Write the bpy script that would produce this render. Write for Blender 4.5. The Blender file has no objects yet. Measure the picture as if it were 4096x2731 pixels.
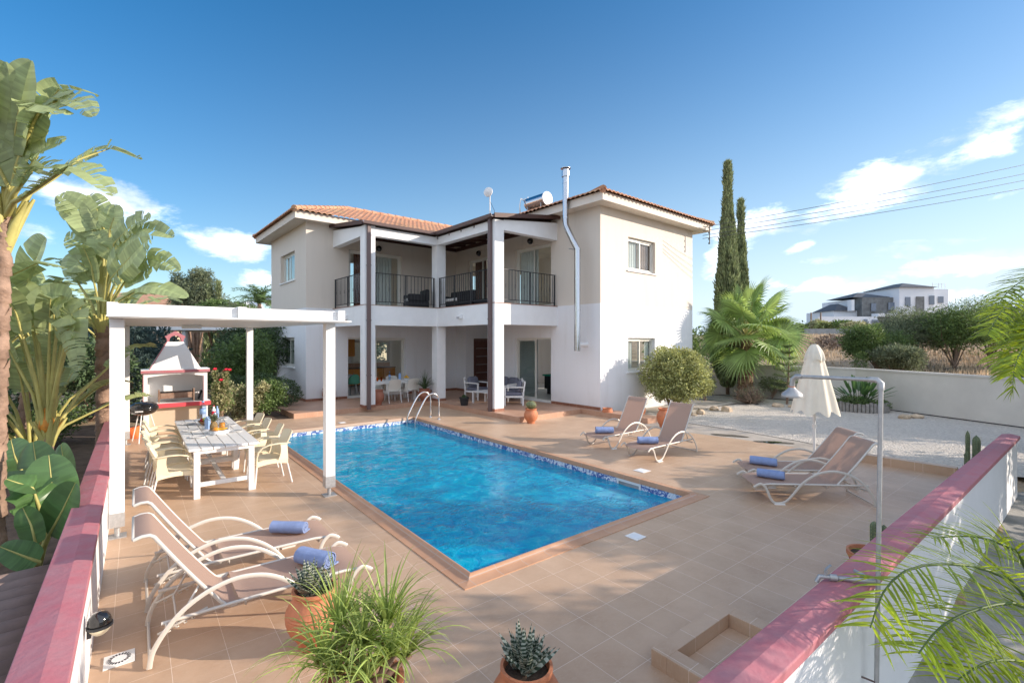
import bpy, math, random
from math import sin, cos, pi, radians, sqrt
from mathutils import Vector, Matrix, noise
from mathutils.geometry import tessellate_polygon
random.seed(7)
sc = bpy.context.scene
COL = sc.collection
# ------------------------------------------------------------------ camera
H = 2.35
cd = bpy.data.cameras.new('camera'); cam = bpy.data.objects.new('camera', cd); COL.objects.link(cam)
cam.location = (0, 0, H); cam.rotation_euler = (radians(90), 0, 0)
cd.sensor_width = 36; cd.lens = 36*1908/4096; cd.shift_y = -0.00085
cd.clip_start = 0.05; cd.clip_end = 5000
sc.camera = cam
# ------------------------------------------------------------------ light
SUN_EL = 18.0
world = bpy.data.worlds.new('World'); sc.world = world; world.use_nodes = True
wt = world.node_tree; wt.nodes.clear()
def wn(t, **k):
    n = wt.nodes.new(t)
    for a, b in k.items(): setattr(n, a, b)
    return n
def wl(a, b): wt.links.new(a, b)
def wm(op, a, b=None, c=None, clamp=False):
    n = wn('ShaderNodeMath', operation=op, use_clamp=clamp)
    for i, x in enumerate((a, b, c)):
        if x is None: continue
        if isinstance(x, (int, float)): n.inputs[i].default_value = x
        else: wl(x, n.inputs[i])
    return n.outputs[0]
sky = wn('ShaderNodeTexSky', sky_type='NISHITA', sun_disc=False)
sky.sun_elevation = radians(SUN_EL); sky.sun_rotation = radians(91)
sky.air_density = 1.0; sky.dust_density = 0.7; sky.ozone_density = 2.5; sky.altitude = 50
tc = wn('ShaderNodeTexCoord'); sx = wn('ShaderNodeSeparateXYZ'); wl(tc.outputs['Generated'], sx.inputs[0])
az = wm('ARCTAN2', sx.outputs[0], sx.outputs[1]); el = wm('ARCSINE', sx.outputs[2])
cv = wn('ShaderNodeCombineXYZ'); wl(az, cv.inputs[0]); wl(wm('MULTIPLY', el, 2.3), cv.inputs[1])
nz = wn('ShaderNodeTexNoise'); nz.inputs['Scale'].default_value = 8.5; nz.inputs['Detail'].default_value = 9; nz.inputs['Roughness'].default_value = 0.66
nz.inputs['Distortion'].default_value = 0.15
wl(cv.outputs[0], nz.inputs['Vector'])
# banks of cloud, each given by a direction (degrees east of the view axis, degrees up), its half sizes and its tilt
BANKS = [(-40, 12.6, 8.5, 3.0, -.12, 1.), (-31, 9.8, 7.0, 2.6, -.12, 1.), (-50, 15.5, 4.5, 1.6, -.15, .75), (-27, 6.5, 6.0, 2.0, 0, .8), (-46, 9, 5, 1.6, 0, .8),
         (37, 14.0, 9.5, 3.6, .25, 1.), (27, 12.0, 7.0, 3.2, .2, 1.), (24, 9.5, 4, 3.5, .5, .95), (44.5, 16.8, 6.5, 3.0, .2, 1.), (50, 18.5, 3.5, 2.6, .3, .95),
         (38, 8.3, 9, 1.3, .05, .85), (44, 6.6, 7, 1.8, .06, .95), (34, 5.6, 7, 1.7, .05, .95), (28, 6, 4, 1.5, 0, .8), (40, 4.0, 9, 1.6, 0, .9), (31, 9.5, 2.4, .8, .25, .9), (46, 12.0, 2.2, .7, .3, .8)]
mask = None
for (a0, e0, ra, re, tl, w) in BANKS:
    da = wm('DIVIDE', wm('SUBTRACT', az, radians(a0)), radians(ra))
    de0 = wm('SUBTRACT', el, radians(e0))
    de = wm('DIVIDE', wm('SUBTRACT', de0, wm('MULTIPLY', wm('SUBTRACT', az, radians(a0)), tl)), radians(re))
    d2 = wm('ADD', wm('MULTIPLY', da, da), wm('MULTIPLY', de, de))
    m = wm('MULTIPLY', wm('SUBTRACT', 1.0, d2, clamp=True), w)
    mask = m if mask is None else wm('MAXIMUM', mask, m)
# bright cloud added out of view, behind and overhead, to fill the shaded walls
def ss(v, a, b):
    n = wn('ShaderNodeMapRange', interpolation_type='SMOOTHSTEP'); wl(v, n.inputs['Value']); n.inputs['From Min'].default_value = a; n.inputs['From Max'].default_value = b; return n.outputs[0]
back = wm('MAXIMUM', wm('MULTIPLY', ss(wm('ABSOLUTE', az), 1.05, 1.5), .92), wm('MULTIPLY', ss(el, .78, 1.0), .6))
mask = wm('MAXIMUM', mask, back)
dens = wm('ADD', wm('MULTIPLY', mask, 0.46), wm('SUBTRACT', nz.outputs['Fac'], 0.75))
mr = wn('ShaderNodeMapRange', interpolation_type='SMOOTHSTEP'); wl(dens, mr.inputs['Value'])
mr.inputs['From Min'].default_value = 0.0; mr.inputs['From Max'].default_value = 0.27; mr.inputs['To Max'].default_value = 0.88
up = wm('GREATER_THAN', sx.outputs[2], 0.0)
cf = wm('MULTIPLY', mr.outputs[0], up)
nz2 = wn('ShaderNodeTexNoise'); nz2.inputs['Scale'].default_value = 9.0; nz2.inputs['Detail'].default_value = 5
cv2 = wn('ShaderNodeCombineXYZ'); wl(wm('ADD', az, -0.02), cv2.inputs[0]); wl(wm('MULTIPLY', wm('ADD', el, 0.03), 2.3), cv2.inputs[1]); wl(cv2.outputs[0], nz2.inputs['Vector'])
cr = wn('ShaderNodeValToRGB'); wl(nz2.outputs['Fac'], cr.inputs[0])
cr.color_ramp.elements[0].position = .40; cr.color_ramp.elements[0].color = (4.2, 4.8, 5.9, 1)
cr.color_ramp.elements[1].position = .62; cr.color_ramp.elements[1].color = (9.6, 10.0, 10.8, 1)
hs = wn('ShaderNodeHueSaturation'); hs.inputs['Saturation'].default_value = 1.44; hs.inputs['Value'].default_value = 0.86
wl(sky.outputs[0], hs.inputs['Color'])
# pale air low over the horizon, paler towards the sun
hz = wm('POWER', 2.718, wm('MULTIPLY', wm('ABSOLUTE', el), -4.4)); hz = wm('MULTIPLY', hz, wm('ADD', .92, wm('MULTIPLY', sx.outputs[0], .80)), clamp=True)
hm = wn('ShaderNodeMix', data_type='RGBA'); wl(hz, hm.inputs[0]); wl(hs.outputs[0], hm.inputs[6]); hm.inputs[7].default_value = (3.7, 4.5, 5.1, 1)
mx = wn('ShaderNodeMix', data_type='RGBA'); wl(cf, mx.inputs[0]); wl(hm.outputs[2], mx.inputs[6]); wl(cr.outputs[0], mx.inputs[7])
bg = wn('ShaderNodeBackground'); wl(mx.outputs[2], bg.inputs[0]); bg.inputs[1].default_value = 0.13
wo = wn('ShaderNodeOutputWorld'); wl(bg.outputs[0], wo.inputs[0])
sd = bpy.data.lights.new('sun', 'SUN'); sd.energy = 3.7; sd.angle = radians(0.53); sd.color = (1.0, 0.87, 0.74)
sun = bpy.data.objects.new('sun', sd); COL.objects.link(sun)
sv = Vector((cos(radians(SUN_EL)), -0.03, sin(radians(SUN_EL)))).normalized()
sun.rotation_euler = sv.to_track_quat('Z', 'Y').to_euler()
sc.view_settings.view_transform = 'Standard'; sc.view_settings.look = 'None'
sc.view_settings.exposure = 0.80; sc.view_settings.gamma = 1
sc.cycles.max_bounces = 8; sc.cycles.transparent_max_bounces = 16
sc.cycles.caustics_reflective = False; sc.cycles.caustics_refractive = False
sc.cycles.sample_clamp_indirect = 6
# ------------------------------------------------------------------ frames
AL = radians(38.29)                    # direction of the pool, its deck and the garden walls
BE = radians(40.18)                    # direction of the villa
F0 = Vector((-.4215, 4.677))           # near corner of the pool
C0 = Vector((2.795, 15.08))            # near corner of the villa
def rot2(a, x, y): return Vector((x*cos(a)-y*sin(a), x*sin(a)+y*cos(a)))
def PW(a, b, z=0): p = F0+rot2(AL, a, b); return Vector((p.x, p.y, z))
def HW(a, b, z=0): p = C0+rot2(BE, a, b); return Vector((p.x, p.y, z))
def at(px, py, Y):                     # point at depth Y seen at pixel (px,py) of the 2352 px wide photo
    return Vector(((px-1176)/1095.6*Y, Y, H-(py-782.1)/1095.6*Y))
# ------------------------------------------------------------------ mesh builder
class MB:
    def __init__(s): s.v = []; s.f = []; s.M = None
    def add(s, vs, fs):
        o = len(s.v)
        if s.M is not None: vs = [s.M @ Vector(p) for p in vs]
        s.v.extend([tuple(p) for p in vs]); s.f.extend([tuple(i+o for i in f) for f in fs])
        return s
    def box(s, x0, x1, y0, y1, z0, z1, M=None):
        vs = [Vector((x, y, z)) for z in (z0, z1) for y in (y0, y1) for x in (x0, x1)]
        if M is not None: vs = [M @ p for p in vs]
        return s.add(vs, [(0,2,3,1),(4,5,7,6),(0,1,5,4),(2,6,7,3),(0,4,6,2),(1,3,7,5)])
    def prism(s, poly, z0, z1, axis='z'):
        n = len(poly)
        def P(p, h):
            return {'z': (p[0], p[1], h), 'y': (p[0], h, p[1]), 'x': (h, p[0], p[1])}[axis]
        vs = [P(p, z0) for p in poly]+[P(p, z1) for p in poly]
        fs = [tuple(range(n-1, -1, -1)), tuple(range(n, 2*n))]+[(i, (i+1)%n, n+(i+1)%n, n+i) for i in range(n)]
        return s.add(vs, fs)
    def cyl(s, p0, p1, r0, r1=None, n=12, caps=True): return s.tube([p0, p1], [r0, r0 if r1 is None else r1], n, caps)
    def tube(s, pts, r, n=8, caps=True, flat=None, up=None, closed=False):
        pts = [Vector(p) for p in pts]; m = len(pts)
        if isinstance(r, (int, float)): r = [r]*m
        vs = []; prev = None
        for i, p in enumerate(pts):
            a = pts[i-1] if (i > 0 or closed) else p; b = pts[(i+1)%m] if (i < m-1 or closed) else p
            t = (b-a).normalized() if (b-a).length > 1e-9 else Vector((0,0,1))
            if up is not None: nx = Vector(up).cross(t)
            elif prev is None: nx = t.cross(Vector((0,0,1))) if abs(t.z) < .95 else t.cross(Vector((0,1,0)))
            else: nx = prev-t*prev.dot(t)
            if nx.length < 1e-6: nx = t.cross(Vector((1,0,0)))
            nx.normalize(); prev = nx; ny = t.cross(nx)
            fx, fy = flat if flat else (1, 1)
            for k in range(n):
                an = 2*pi*(k+.5)/n; vs.append(p+nx*cos(an)*r[i]*fx+ny*sin(an)*r[i]*fy)
        fs = []
        for i in range(m if closed else m-1):
            for k in range(n):
                a = i*n+k; b = i*n+(k+1)%n; j = ((i+1)%m)*n
                fs.append((a, b, j+(k+1)%n, j+k))
        if caps and not closed: fs += [tuple(range(n-1, -1, -1)), tuple(range((m-1)*n, m*n))]
        return s.add(vs, fs)
    def lathe(s, prof, c=(0,0,0), n=24, sq=(1,1)):
        c = Vector(c); vs = []; m = len(prof)
        for r, z in prof:
            for k in range(n):
                a = 2*pi*k/n; vs.append(c+Vector((r*cos(a)*sq[0], r*sin(a)*sq[1], z)))
        fs = [(i*n+k, i*n+(k+1)%n, (i+1)*n+(k+1)%n, (i+1)*n+k) for i in range(m-1) for k in range(n)]
        if prof[0][0] > 1e-4: fs.append(tuple(range(n-1, -1, -1)))
        if prof[-1][0] > 1e-4: fs.append(tuple(range((m-1)*n, m*n)))
        return s.add(vs, fs)
    def grid(s, fn, nu, nv, thick=0):
        P = [[Vector(fn(i/nu, j/nv)) for j in range(nv+1)] for i in range(nu+1)]
        vs = [p for row in P for p in row]; W = nv+1
        fs = [(i*W+j, (i+1)*W+j, (i+1)*W+j+1, i*W+j+1) for i in range(nu) for j in range(nv)]
        if thick:
            N = []
            for i in range(nu+1):
                for j in range(nv+1):
                    du = P[min(i+1, nu)][j]-P[max(i-1, 0)][j]; dv = P[i][min(j+1, nv)]-P[i][max(j-1, 0)]
                    q = du.cross(dv); N.append(q.normalized() if q.length > 1e-9 else Vector((0,0,1)))
            o = len(vs); vs = vs+[p-N[k]*thick for k, p in enumerate(vs)]
            fs += [(b+o, a+o, d+o, c_+o) for (a, b, c_, d) in fs[:nu*nv]]
            bd = [(i*W, (i+1)*W) for i in range(nu)]+[((i+1)*W+nv, i*W+nv) for i in range(nu)]
            bd += [(j+1, j) for j in range(nv)]+[(nu*W+j, nu*W+j+1) for j in range(nv)]
            fs += [(b, a, a+o, b+o) for a, b in bd]
        return s.add(vs, fs)
    def sphere(s, c, r, n=16, m=10):
        if isinstance(r, (int, float)): r = (r, r, r)
        c = Vector(c); vs = [c+Vector((0, 0, -r[2]))]
        for i in range(1, m):
            t = -pi/2+pi*i/m
            for k in range(n): vs.append(c+Vector((r[0]*cos(t)*cos(2*pi*k/n), r[1]*cos(t)*sin(2*pi*k/n), r[2]*sin(t))))
        vs.append(c+Vector((0, 0, r[2]))); L = len(vs)-1
        fs = [(0, 1+(k+1)%n, 1+k) for k in range(n)]
        fs += [(1+i*n+k, 1+i*n+(k+1)%n, 1+(i+1)*n+(k+1)%n, 1+(i+1)*n+k) for i in range(m-2) for k in range(n)]
        fs += [(1+(m-2)*n+k, 1+(m-2)*n+(k+1)%n, L) for k in range(n)]
        return s.add(vs, fs)
    def wall(s, axis, p, th, u0, u1, z0, z1, ops=()):
        us = sorted({u0, u1, *[x for o in ops for x in o[:2]]}); zs = sorted({z0, z1, *[x for o in ops for x in o[2:]]})
        for i in range(len(us)-1):
            zc = None
            for j in range(len(zs)-1):
                uc = (us[i]+us[i+1])/2; zm = (zs[j]+zs[j+1])/2
                inside = any(o[0] < uc < o[1] and o[2] < zm < o[3] for o in ops)
                if not inside and zc is None: zc = zs[j]
                if (inside or j == len(zs)-2) and zc is not None:
                    ze = zs[j] if inside else zs[j+1]
                    if axis == 'x': s.box(p, p+th, us[i], us[i+1], zc, ze)
                    else: s.box(us[i], us[i+1], p, p+th, zc, ze)
                    zc = None
        return s
    def build(s, name, m, parent=None, smooth=False, bevel=0, seg=2, ang=None):
        me = bpy.data.meshes.new(name); me.from_pydata(s.v, [], s.f); me.update()
        o = bpy.data.objects.new(name, me); COL.objects.link(o)
        if isinstance(m, str): m = M[m]
        me.materials.append(m)
        if smooth:
            me.polygons.foreach_set('use_smooth', [True]*len(me.polygons))
            if ang: me.set_sharp_from_angle(angle=radians(ang))
        if bevel:
            b = o.modifiers.new('bevel', 'BEVEL'); b.width = bevel; b.segments = seg; b.limit_method = 'ANGLE'; b.angle_limit = radians(40)
        if parent is not None: o.parent = parent
        return o
def tag(o, label=None, cat=None, group=None, kind=None):
    if label: o['label'] = label
    if cat: o['category'] = cat
    if group: o['group'] = group
    if kind: o['kind'] = kind
    return o
def thing(name, label, cat, loc=(0,0,0), rz=0, group=None):
    o = bpy.data.objects.new(name, None); COL.objects.link(o)
    o.location = loc; o.rotation_euler = (0, 0, rz); o.empty_display_size = .2
    return tag(o, label, cat, group)
KIDS = {}
def dup(root, loc, rz, label, group=None):
    def cp(o, par):
        c = o.copy(); COL.objects.link(c)
        if par is not None: c.parent = par
        for ch in o.children: cp(ch, c)
        return c
    r = cp(root, None); r.location = loc; r.rotation_euler = (0, 0, rz)
    r['label'] = label
    if group: r['group'] = group
    return r
# ------------------------------------------------------------------ materials
M = {}
def mat(name, col, rough=.6, metal=0, var=0, vs=5, bump=0, bs=40, spec=.5, island=0, trans=0, col2=None, stretch=None, coat=0):
    m = bpy.data.materials.new(name); m.use_nodes = True; t = m.node_tree; b = t.nodes['Principled BSDF']
    b.inputs['Roughness'].default_value = rough; b.inputs['Metallic'].default_value = metal
    b.inputs['Specular IOR Level'].default_value = spec; b.inputs['Coat Weight'].default_value = coat
    b.inputs['Base Color'].default_value = (*col, 1)
    tcn = t.nodes.new('ShaderNodeTexCoord'); vec = tcn.outputs['Object']
    if stretch:
        mp = t.nodes.new('ShaderNodeMapping'); mp.inputs['Scale'].default_value = stretch; t.links.new(vec, mp.inputs[0]); vec = mp.outputs[0]
    out = None
    if var or col2:
        n = t.nodes.new('ShaderNodeTexNoise'); n.inputs['Scale'].default_value = vs; n.inputs['Detail'].default_value = 6; n.inputs['Roughness'].default_value = .6
        t.links.new(vec, n.inputs['Vector'])
        r = t.nodes.new('ShaderNodeValToRGB'); t.links.new(n.outputs['Fac'], r.inputs[0])
        r.color_ramp.elements[0].position = .32; r.color_ramp.elements[1].position = .68
        c2 = col2 if col2 else tuple(min(1, c*(1+var)) for c in col); c1 = col if col2 else tuple(c*(1-var) for c in col)
        r.color_ramp.elements[0].color = (*c1, 1); r.color_ramp.elements[1].color = (*c2, 1); out = r.outputs[0]
    if island:
        g = t.nodes.new('ShaderNodeNewGeometry'); mm = t.nodes.new('ShaderNodeMapRange'); t.links.new(g.outputs['Random Per Island'], mm.inputs[0])
        mm.inputs['To Min'].default_value = 1-island; mm.inputs['To Max'].default_value = 1+island
        h = t.nodes.new('ShaderNodeHueSaturation'); t.links.new(mm.outputs[0], h.inputs['Value'])
        if out: t.links.new(out, h.inputs['Color'])
        else: h.inputs['Color'].default_value = (*col, 1)
        out = h.outputs[0]
    if out: t.links.new(out, b.inputs['Base Color'])
    if bump:
        n = t.nodes.new('ShaderNodeTexNoise'); n.inputs['Scale'].default_value = bs; n.inputs['Detail'].default_value = 5; t.links.new(vec, n.inputs['Vector'])
        bp = t.nodes.new('ShaderNodeBump'); bp.inputs['Strength'].default_value = bump; bp.inputs['Distance'].default_value = .02
        t.links.new(n.outputs['Fac'], bp.inputs['Height']); t.links.new(bp.outputs[0], b.inputs['Normal'])
    if trans:
        tr = t.nodes.new('ShaderNodeBsdfTranslucent'); ms = t.nodes.new('ShaderNodeMixShader'); ms.inputs[0].default_value = trans
        tcx = t.nodes.new('ShaderNodeHueSaturation'); tcx.inputs['Value'].default_value = 1.6; tcx.inputs['Hue'].default_value = .485; tcx.inputs['Saturation'].default_value = 1.1
        if out: t.links.new(out, tcx.inputs['Color'])
        else: tcx.inputs['Color'].default_value = (*col, 1)
        t.links.new(tcx.outputs[0], tr.inputs[0]); o = t.nodes['Material Output']
        t.links.new(b.outputs[0], ms.inputs[1]); t.links.new(tr.outputs[0], ms.inputs[2]); t.links.new(ms.outputs[0], o.inputs[0])
    M[name] = m
    return m
def N(t, ty, **k):
    n = t.nodes.new(ty)
    for a, b in k.items(): setattr(n, a, b)
    return n
mat('white_paint', (.80, .80, .80), .75, var=.03, vs=3, bump=.12, bs=90)
mat('white_wood', (.82, .81, .79), .5, var=.05, vs=4, bump=.15, bs=30, stretch=(1, 12, 12))
mat('white_plastic', (.78, .78, .76), .35)
mat('cream_plastic', (.80, .70, .50), .38, var=.03)
mat('grey_white_plastic', (.70, .68, .62), .4)
mat('aluminium', (.72, .72, .72), .32, 1)
mat('chrome', (.70, .70, .70), .14, 1)
mat('galvanised', (.42, .42, .42), .45, .45, var=.12, vs=30)
mat('white_metal', (.74, .74, .73), .4)
mat('lounger_metal', (.60, .56, .50), .42, .1)
mat('brown_metal', (.13, .085, .08), .45)
mat('iron', (.025, .027, .03), .5)
mat('black_enamel', (.012, .012, .014), .12, coat=.5)
mat('black_glass', (.012, .012, .012), .1, coat=.6)
mat('rust', (.20, .10, .06), .8, col2=(.34, .24, .18), vs=12)
mat('red_paint', (.45, .135, .16), .7, col2=(.42, .185, .205), vs=7.0, bump=.25, bs=22)
mat('terracotta', (.52, .19, .09), .75, var=.14, vs=7, bump=.2, bs=50)
mat('dark_terracotta', (.34, .13, .08), .7, var=.12, vs=7, bump=.2, bs=50)
mat('pot_black', (.02, .022, .025), .5)
mat('soil', (.07, .045, .03), .95, var=.4, vs=14, bump=.8, bs=40)
mat('garden_soil', (.13, .085, .06), .95, var=.4, vs=4, bump=.8, bs=20)
mat('concrete', (.42, .37, .31), .85, var=.18, vs=2.2, bump=.4, bs=30)
mat('grey_concrete', (.26, .25, .23), .9, var=.3, vs=3, bump=.6, bs=18)
mat('block_wall', (.30, .31, .31), .9, var=.15, vs=2)
mat('stone', (.52, .40, .28), .9, var=.3, vs=8, bump=.6, bs=14)
mat('cushion', (.15, .155, .20), .95, var=.15, vs=10, bump=.3, bs=120)
mat('towel', (.26, .34, .57), .95, var=.10, vs=14, bump=.7, bs=160)
mat('canvas', (.80, .75, .64), .85, var=.05, vs=4, bump=.2, bs=60, trans=.15)
mat('ceiling_board', (.72, .71, .68), .5, var=.03)
mat('cream_room', (.82, .78, .70), .8)
mat('orange_wood', (.66, .26, .045), .5, var=.1, vs=4, stretch=(8, 8, 1))
mat('door_wood', (.12, .05, .035), .45, var=.22, vs=5, stretch=(12, 12, 1))
mat('dark_timber', (.07, .03, .022), .6, var=.2)
mat('curtain', (.16, .07, .05), .9)
mat('roller_brown', (.36, .25, .21), .9)
mat('white_curtain', (.72, .71, .69), .9)
mat('steel', (.50, .51, .53), .16, 1)
mat('green_velvet', (.10, .36, .24), .8)
mat('green_baize', (.02, .26, .17), .9)
mat('orange_plastic', (.72, .16, .04), .5)
mat('rattan', (.012, .012, .014), .7, bump=.6, bs=60)
mat('worktop', (.10, .07, .06), .3, var=.3, vs=60)
mat('wicker', (.40, .22, .10), .8, bump=.8, bs=90)
mat('yellow_fruit', (.75, .42, .03), .5); mat('red_fruit', (.45, .02, .03), .4); mat('green_fruit', (.35, .42, .06), .45)
mat('orange_fruit', (.80, .30, .03), .45)
mat('pineapple', (.26, .17, .07), .8, var=.4, vs=30, bump=.8, bs=60)
mat('label_blue', (.25, .38, .62), .5); mat('paper', (.8, .8, .78), .8)
mat('rose', (.62, .01, .04), .6); mat('flower_mix', (.35, .05, .16), .7)
mat('grey_roof', (.085, .09, .10), .7, var=.2, vs=2, bump=.5, bs=3)
mat('grey_stone', (.16, .165, .165), .8, var=.3, vs=1.5)
mat('far_white', (.74, .76, .80), .8)
mat('beige_wall', (.55, .45, .33), .85)
mat('bark', (.26, .17, .12), .9, var=.35, vs=6, bump=1, bs=18)
mat('palm_bark', (.30, .19, .12), .95, var=.45, vs=12, bump=1, bs=30)
mat('pale_bark', (.32, .21, .15), .9, var=.3, vs=7, bump=.8, bs=20)
mat('stalk', (.42, .38, .12), .55, var=.25, vs=3)
mat('bract', (.70, .28, .04), .6, var=.3, vs=9)
LT = dict(rough=.5, var=.22, trans=.28)
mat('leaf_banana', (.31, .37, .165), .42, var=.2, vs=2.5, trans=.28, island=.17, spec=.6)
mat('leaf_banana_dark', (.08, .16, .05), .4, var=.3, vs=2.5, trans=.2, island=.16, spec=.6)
mat('leaf_fan', (.26, .36, .12), .4, var=.2, vs=2, trans=.3, island=.3)
mat('leaf_queen', (.28, .36, .035), .4, var=.2, vs=3, trans=.35, island=.35)
mat('leaf_cypress', (.23, .27, .13), .8, var=.35, vs=2.5, trans=.12, island=.5)
mat('leaf_round', (.33, .35, .14), .55, var=.3, vs=3, trans=.25, island=.45)
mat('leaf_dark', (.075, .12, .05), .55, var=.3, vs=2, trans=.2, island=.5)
mat('leaf_mid', (.11, .17, .05), .55, var=.3, vs=1.5, trans=.25, island=.45)
mat('leaf_olive', (.17, .20, .115), .6, var=.3, vs=1.2, trans=.22, island=.45)
mat('leaf_blue', (.05, .085, .075), .7, var=.3, vs=2, trans=.15, island=.4)
mat('leaf_var', (.36, .35, .19), .55, var=.3, vs=4, trans=.25, island=.4)
mat('leaf_dry', (.34, .27, .15), .8, var=.3, vs=4, trans=.2, island=.4)
mat('leaf_pony', (.32, .40, .11), .45, var=.25, vs=4, trans=.3, island=.35)
mat('succulent', (.10, .17, .06), .5, var=.25, vs=8)
mat('cactus', (.13, .165, .085), .6, var=.25, vs=14, bump=.5, bs=60)
mat('spines', (.62, .52, .22), .7)
mat('grey_log', (.26, .24, .22), .9, var=.25, vs=10)
mat('dry_twig', (.22, .16, .12), .9, var=.3, vs=10)
mat('dry_grass', (.46, .36, .24), .9, var=.35, vs=1.5, island=.35, trans=.2)
mat('corrugated', (.24, .17, .14), .6, var=.25, vs=4)
mat('black_pipe', (.015, .015, .015), .5)
mat('water_puddle', (.02, .02, .02), .03); mat('far_glass', (.16, .19, .24), .25); mat('red_trim', (.62, .07, .09), .5, var=.08, vs=5)
# ---- special materials
def newmat(name):
    m = bpy.data.materials.new(name); m.use_nodes = True; M[name] = m
    return m, m.node_tree, m.node_tree.nodes['Principled BSDF']
def mathn(t, op, a, b=None, clamp=False):
    n = N(t, 'ShaderNodeMath', operation=op, use_clamp=clamp)
    for i, x in enumerate((a, b)):
        if x is None: continue
        if isinstance(x, (int, float)): n.inputs[i].default_value = x
        else: t.links.new(x, n.inputs[i])
    return n.outputs[0]
def mixc(t, f, a, b, blend='MIX'):
    n = N(t, 'ShaderNodeMix', data_type='RGBA', blend_type=blend)
    for i, x in ((0, f), (6, a), (7, b)):
        if isinstance(x, (int, float)): n.inputs[i].default_value = x
        elif isinstance(x, tuple): n.inputs[i].default_value = (*x, 1)
        else: t.links.new(x, n.inputs[i])
    return n.outputs[2]
def noise_(t, vec, sc_, det=5, rough=.6, dist=0):
    n = N(t, 'ShaderNodeTexNoise'); n.inputs['Scale'].default_value = sc_; n.inputs['Detail'].default_value = det
    n.inputs['Roughness'].default_value = rough; n.inputs['Distortion'].default_value = dist; t.links.new(vec, n.inputs['Vector']); return n.outputs['Fac']
def ramp(t, f, stops):
    r = N(t, 'ShaderNodeValToRGB'); t.links.new(f, r.inputs[0]); e = r.color_ramp.elements
    while len(e) < len(stops): e.new(.5)
    for k, (p, c) in zip(e, stops): k.position = p; k.color = (*c, 1)
    return r.outputs[0]
def tiles(name, size, off, c1, c2, cg, fleck, rough, gw=.012, fl=.5):
    m, t, b = newmat(name); tcn = N(t, 'ShaderNodeTexCoord'); v = tcn.outputs['Object']
    s = N(t, 'ShaderNodeSeparateXYZ'); t.links.new(v, s.inputs[0])
    def line(o, k):
        q = mathn(t, 'FRACT', mathn(t, 'DIVIDE', mathn(t, 'ADD', o, off[k]+100*size), size))
        d = mathn(t, 'MINIMUM', q, mathn(t, 'SUBTRACT', 1.0, q)); return mathn(t, 'LESS_THAN', d, gw)
    g = mathn(t, 'MAXIMUM', line(s.outputs[0], 0), line(s.outputs[1], 1))
    cvv = N(t, 'ShaderNodeCombineXYZ')
    for k in range(2): t.links.new(mathn(t, 'FLOOR', mathn(t, 'DIVIDE', mathn(t, 'ADD', s.outputs[k], off[k]+100*size), size)), cvv.inputs[k])
    wnz = N(t, 'ShaderNodeTexWhiteNoise'); t.links.new(cvv.outputs[0], wnz.inputs[0])
    base = ramp(t, noise_(t, v, 1.6, 8, .68), [(.3, c1), (.72, c2)])
    mp = N(t, 'ShaderNodeMapping'); mp.inputs['Rotation'].default_value = (0, 0, .6); mp.inputs['Scale'].default_value = (1, 2.6, 1); t.links.new(v, mp.inputs[0])
    f1 = noise_(t, mp.outputs[0], 12, 7, .70, 1.6)
    fm = mathn(t, 'MULTIPLY', ramp(t, f1, [(.53, (0,0,0)), (.62, (1,1,1))]), fl)
    c = mixc(t, fm, base, fleck)
    hv_ = N(t, 'ShaderNodeHueSaturation'); mr_ = N(t, 'ShaderNodeMapRange'); t.links.new(wnz.outputs['Value'], mr_.inputs[0]); mr_.inputs['To Min'].default_value = .965; mr_.inputs['To Max'].default_value = 1.035
    t.links.new(mr_.outputs[0], hv_.inputs['Value']); t.links.new(c, hv_.inputs['Color'])
    c = mixc(t, g, hv_.outputs[0], cg)
    t.links.new(c, b.inputs['Base Color']); b.inputs['Roughness'].default_value = rough
    bp = N(t, 'ShaderNodeBump'); bp.inputs['Strength'].default_value = .25; bp.inputs['Distance'].default_value = .01
    t.links.new(mathn(t, 'SUBTRACT', f1, g), bp.inputs['Height']); t.links.new(bp.outputs[0], b.inputs['Normal'])
tiles('deck_tile', .345, (-.05, .07), (.46, .295, .185), (.60, .42, .285), (.82, .69, .56), (.535, .375, .255), .45, .004, fl=.8)
tiles('terrace_tile', .33, (0, 0), (.42, .23, .145), (.52, .32, .22), (.55, .40, .30), (.56, .38, .28), .45, .008, fl=.3)
tiles('coping_tile', .33, (0, 0), (.48, .25, .14), (.58, .34, .21), (.50, .36, .27), (.50, .27, .16), .45, .014, fl=.2)
tiles('skirting_tile', .33, (0, 0), (.22, .08, .045), (.30, .13, .08), (.42, .30, .22), (.36, .2, .13), .5, fl=.2)
tiles('backsplash', .1, (0, 0), (.45, .25, .16), (.55, .35, .24), (.6, .5, .4), (.4, .2, .12), .4, .03)
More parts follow.
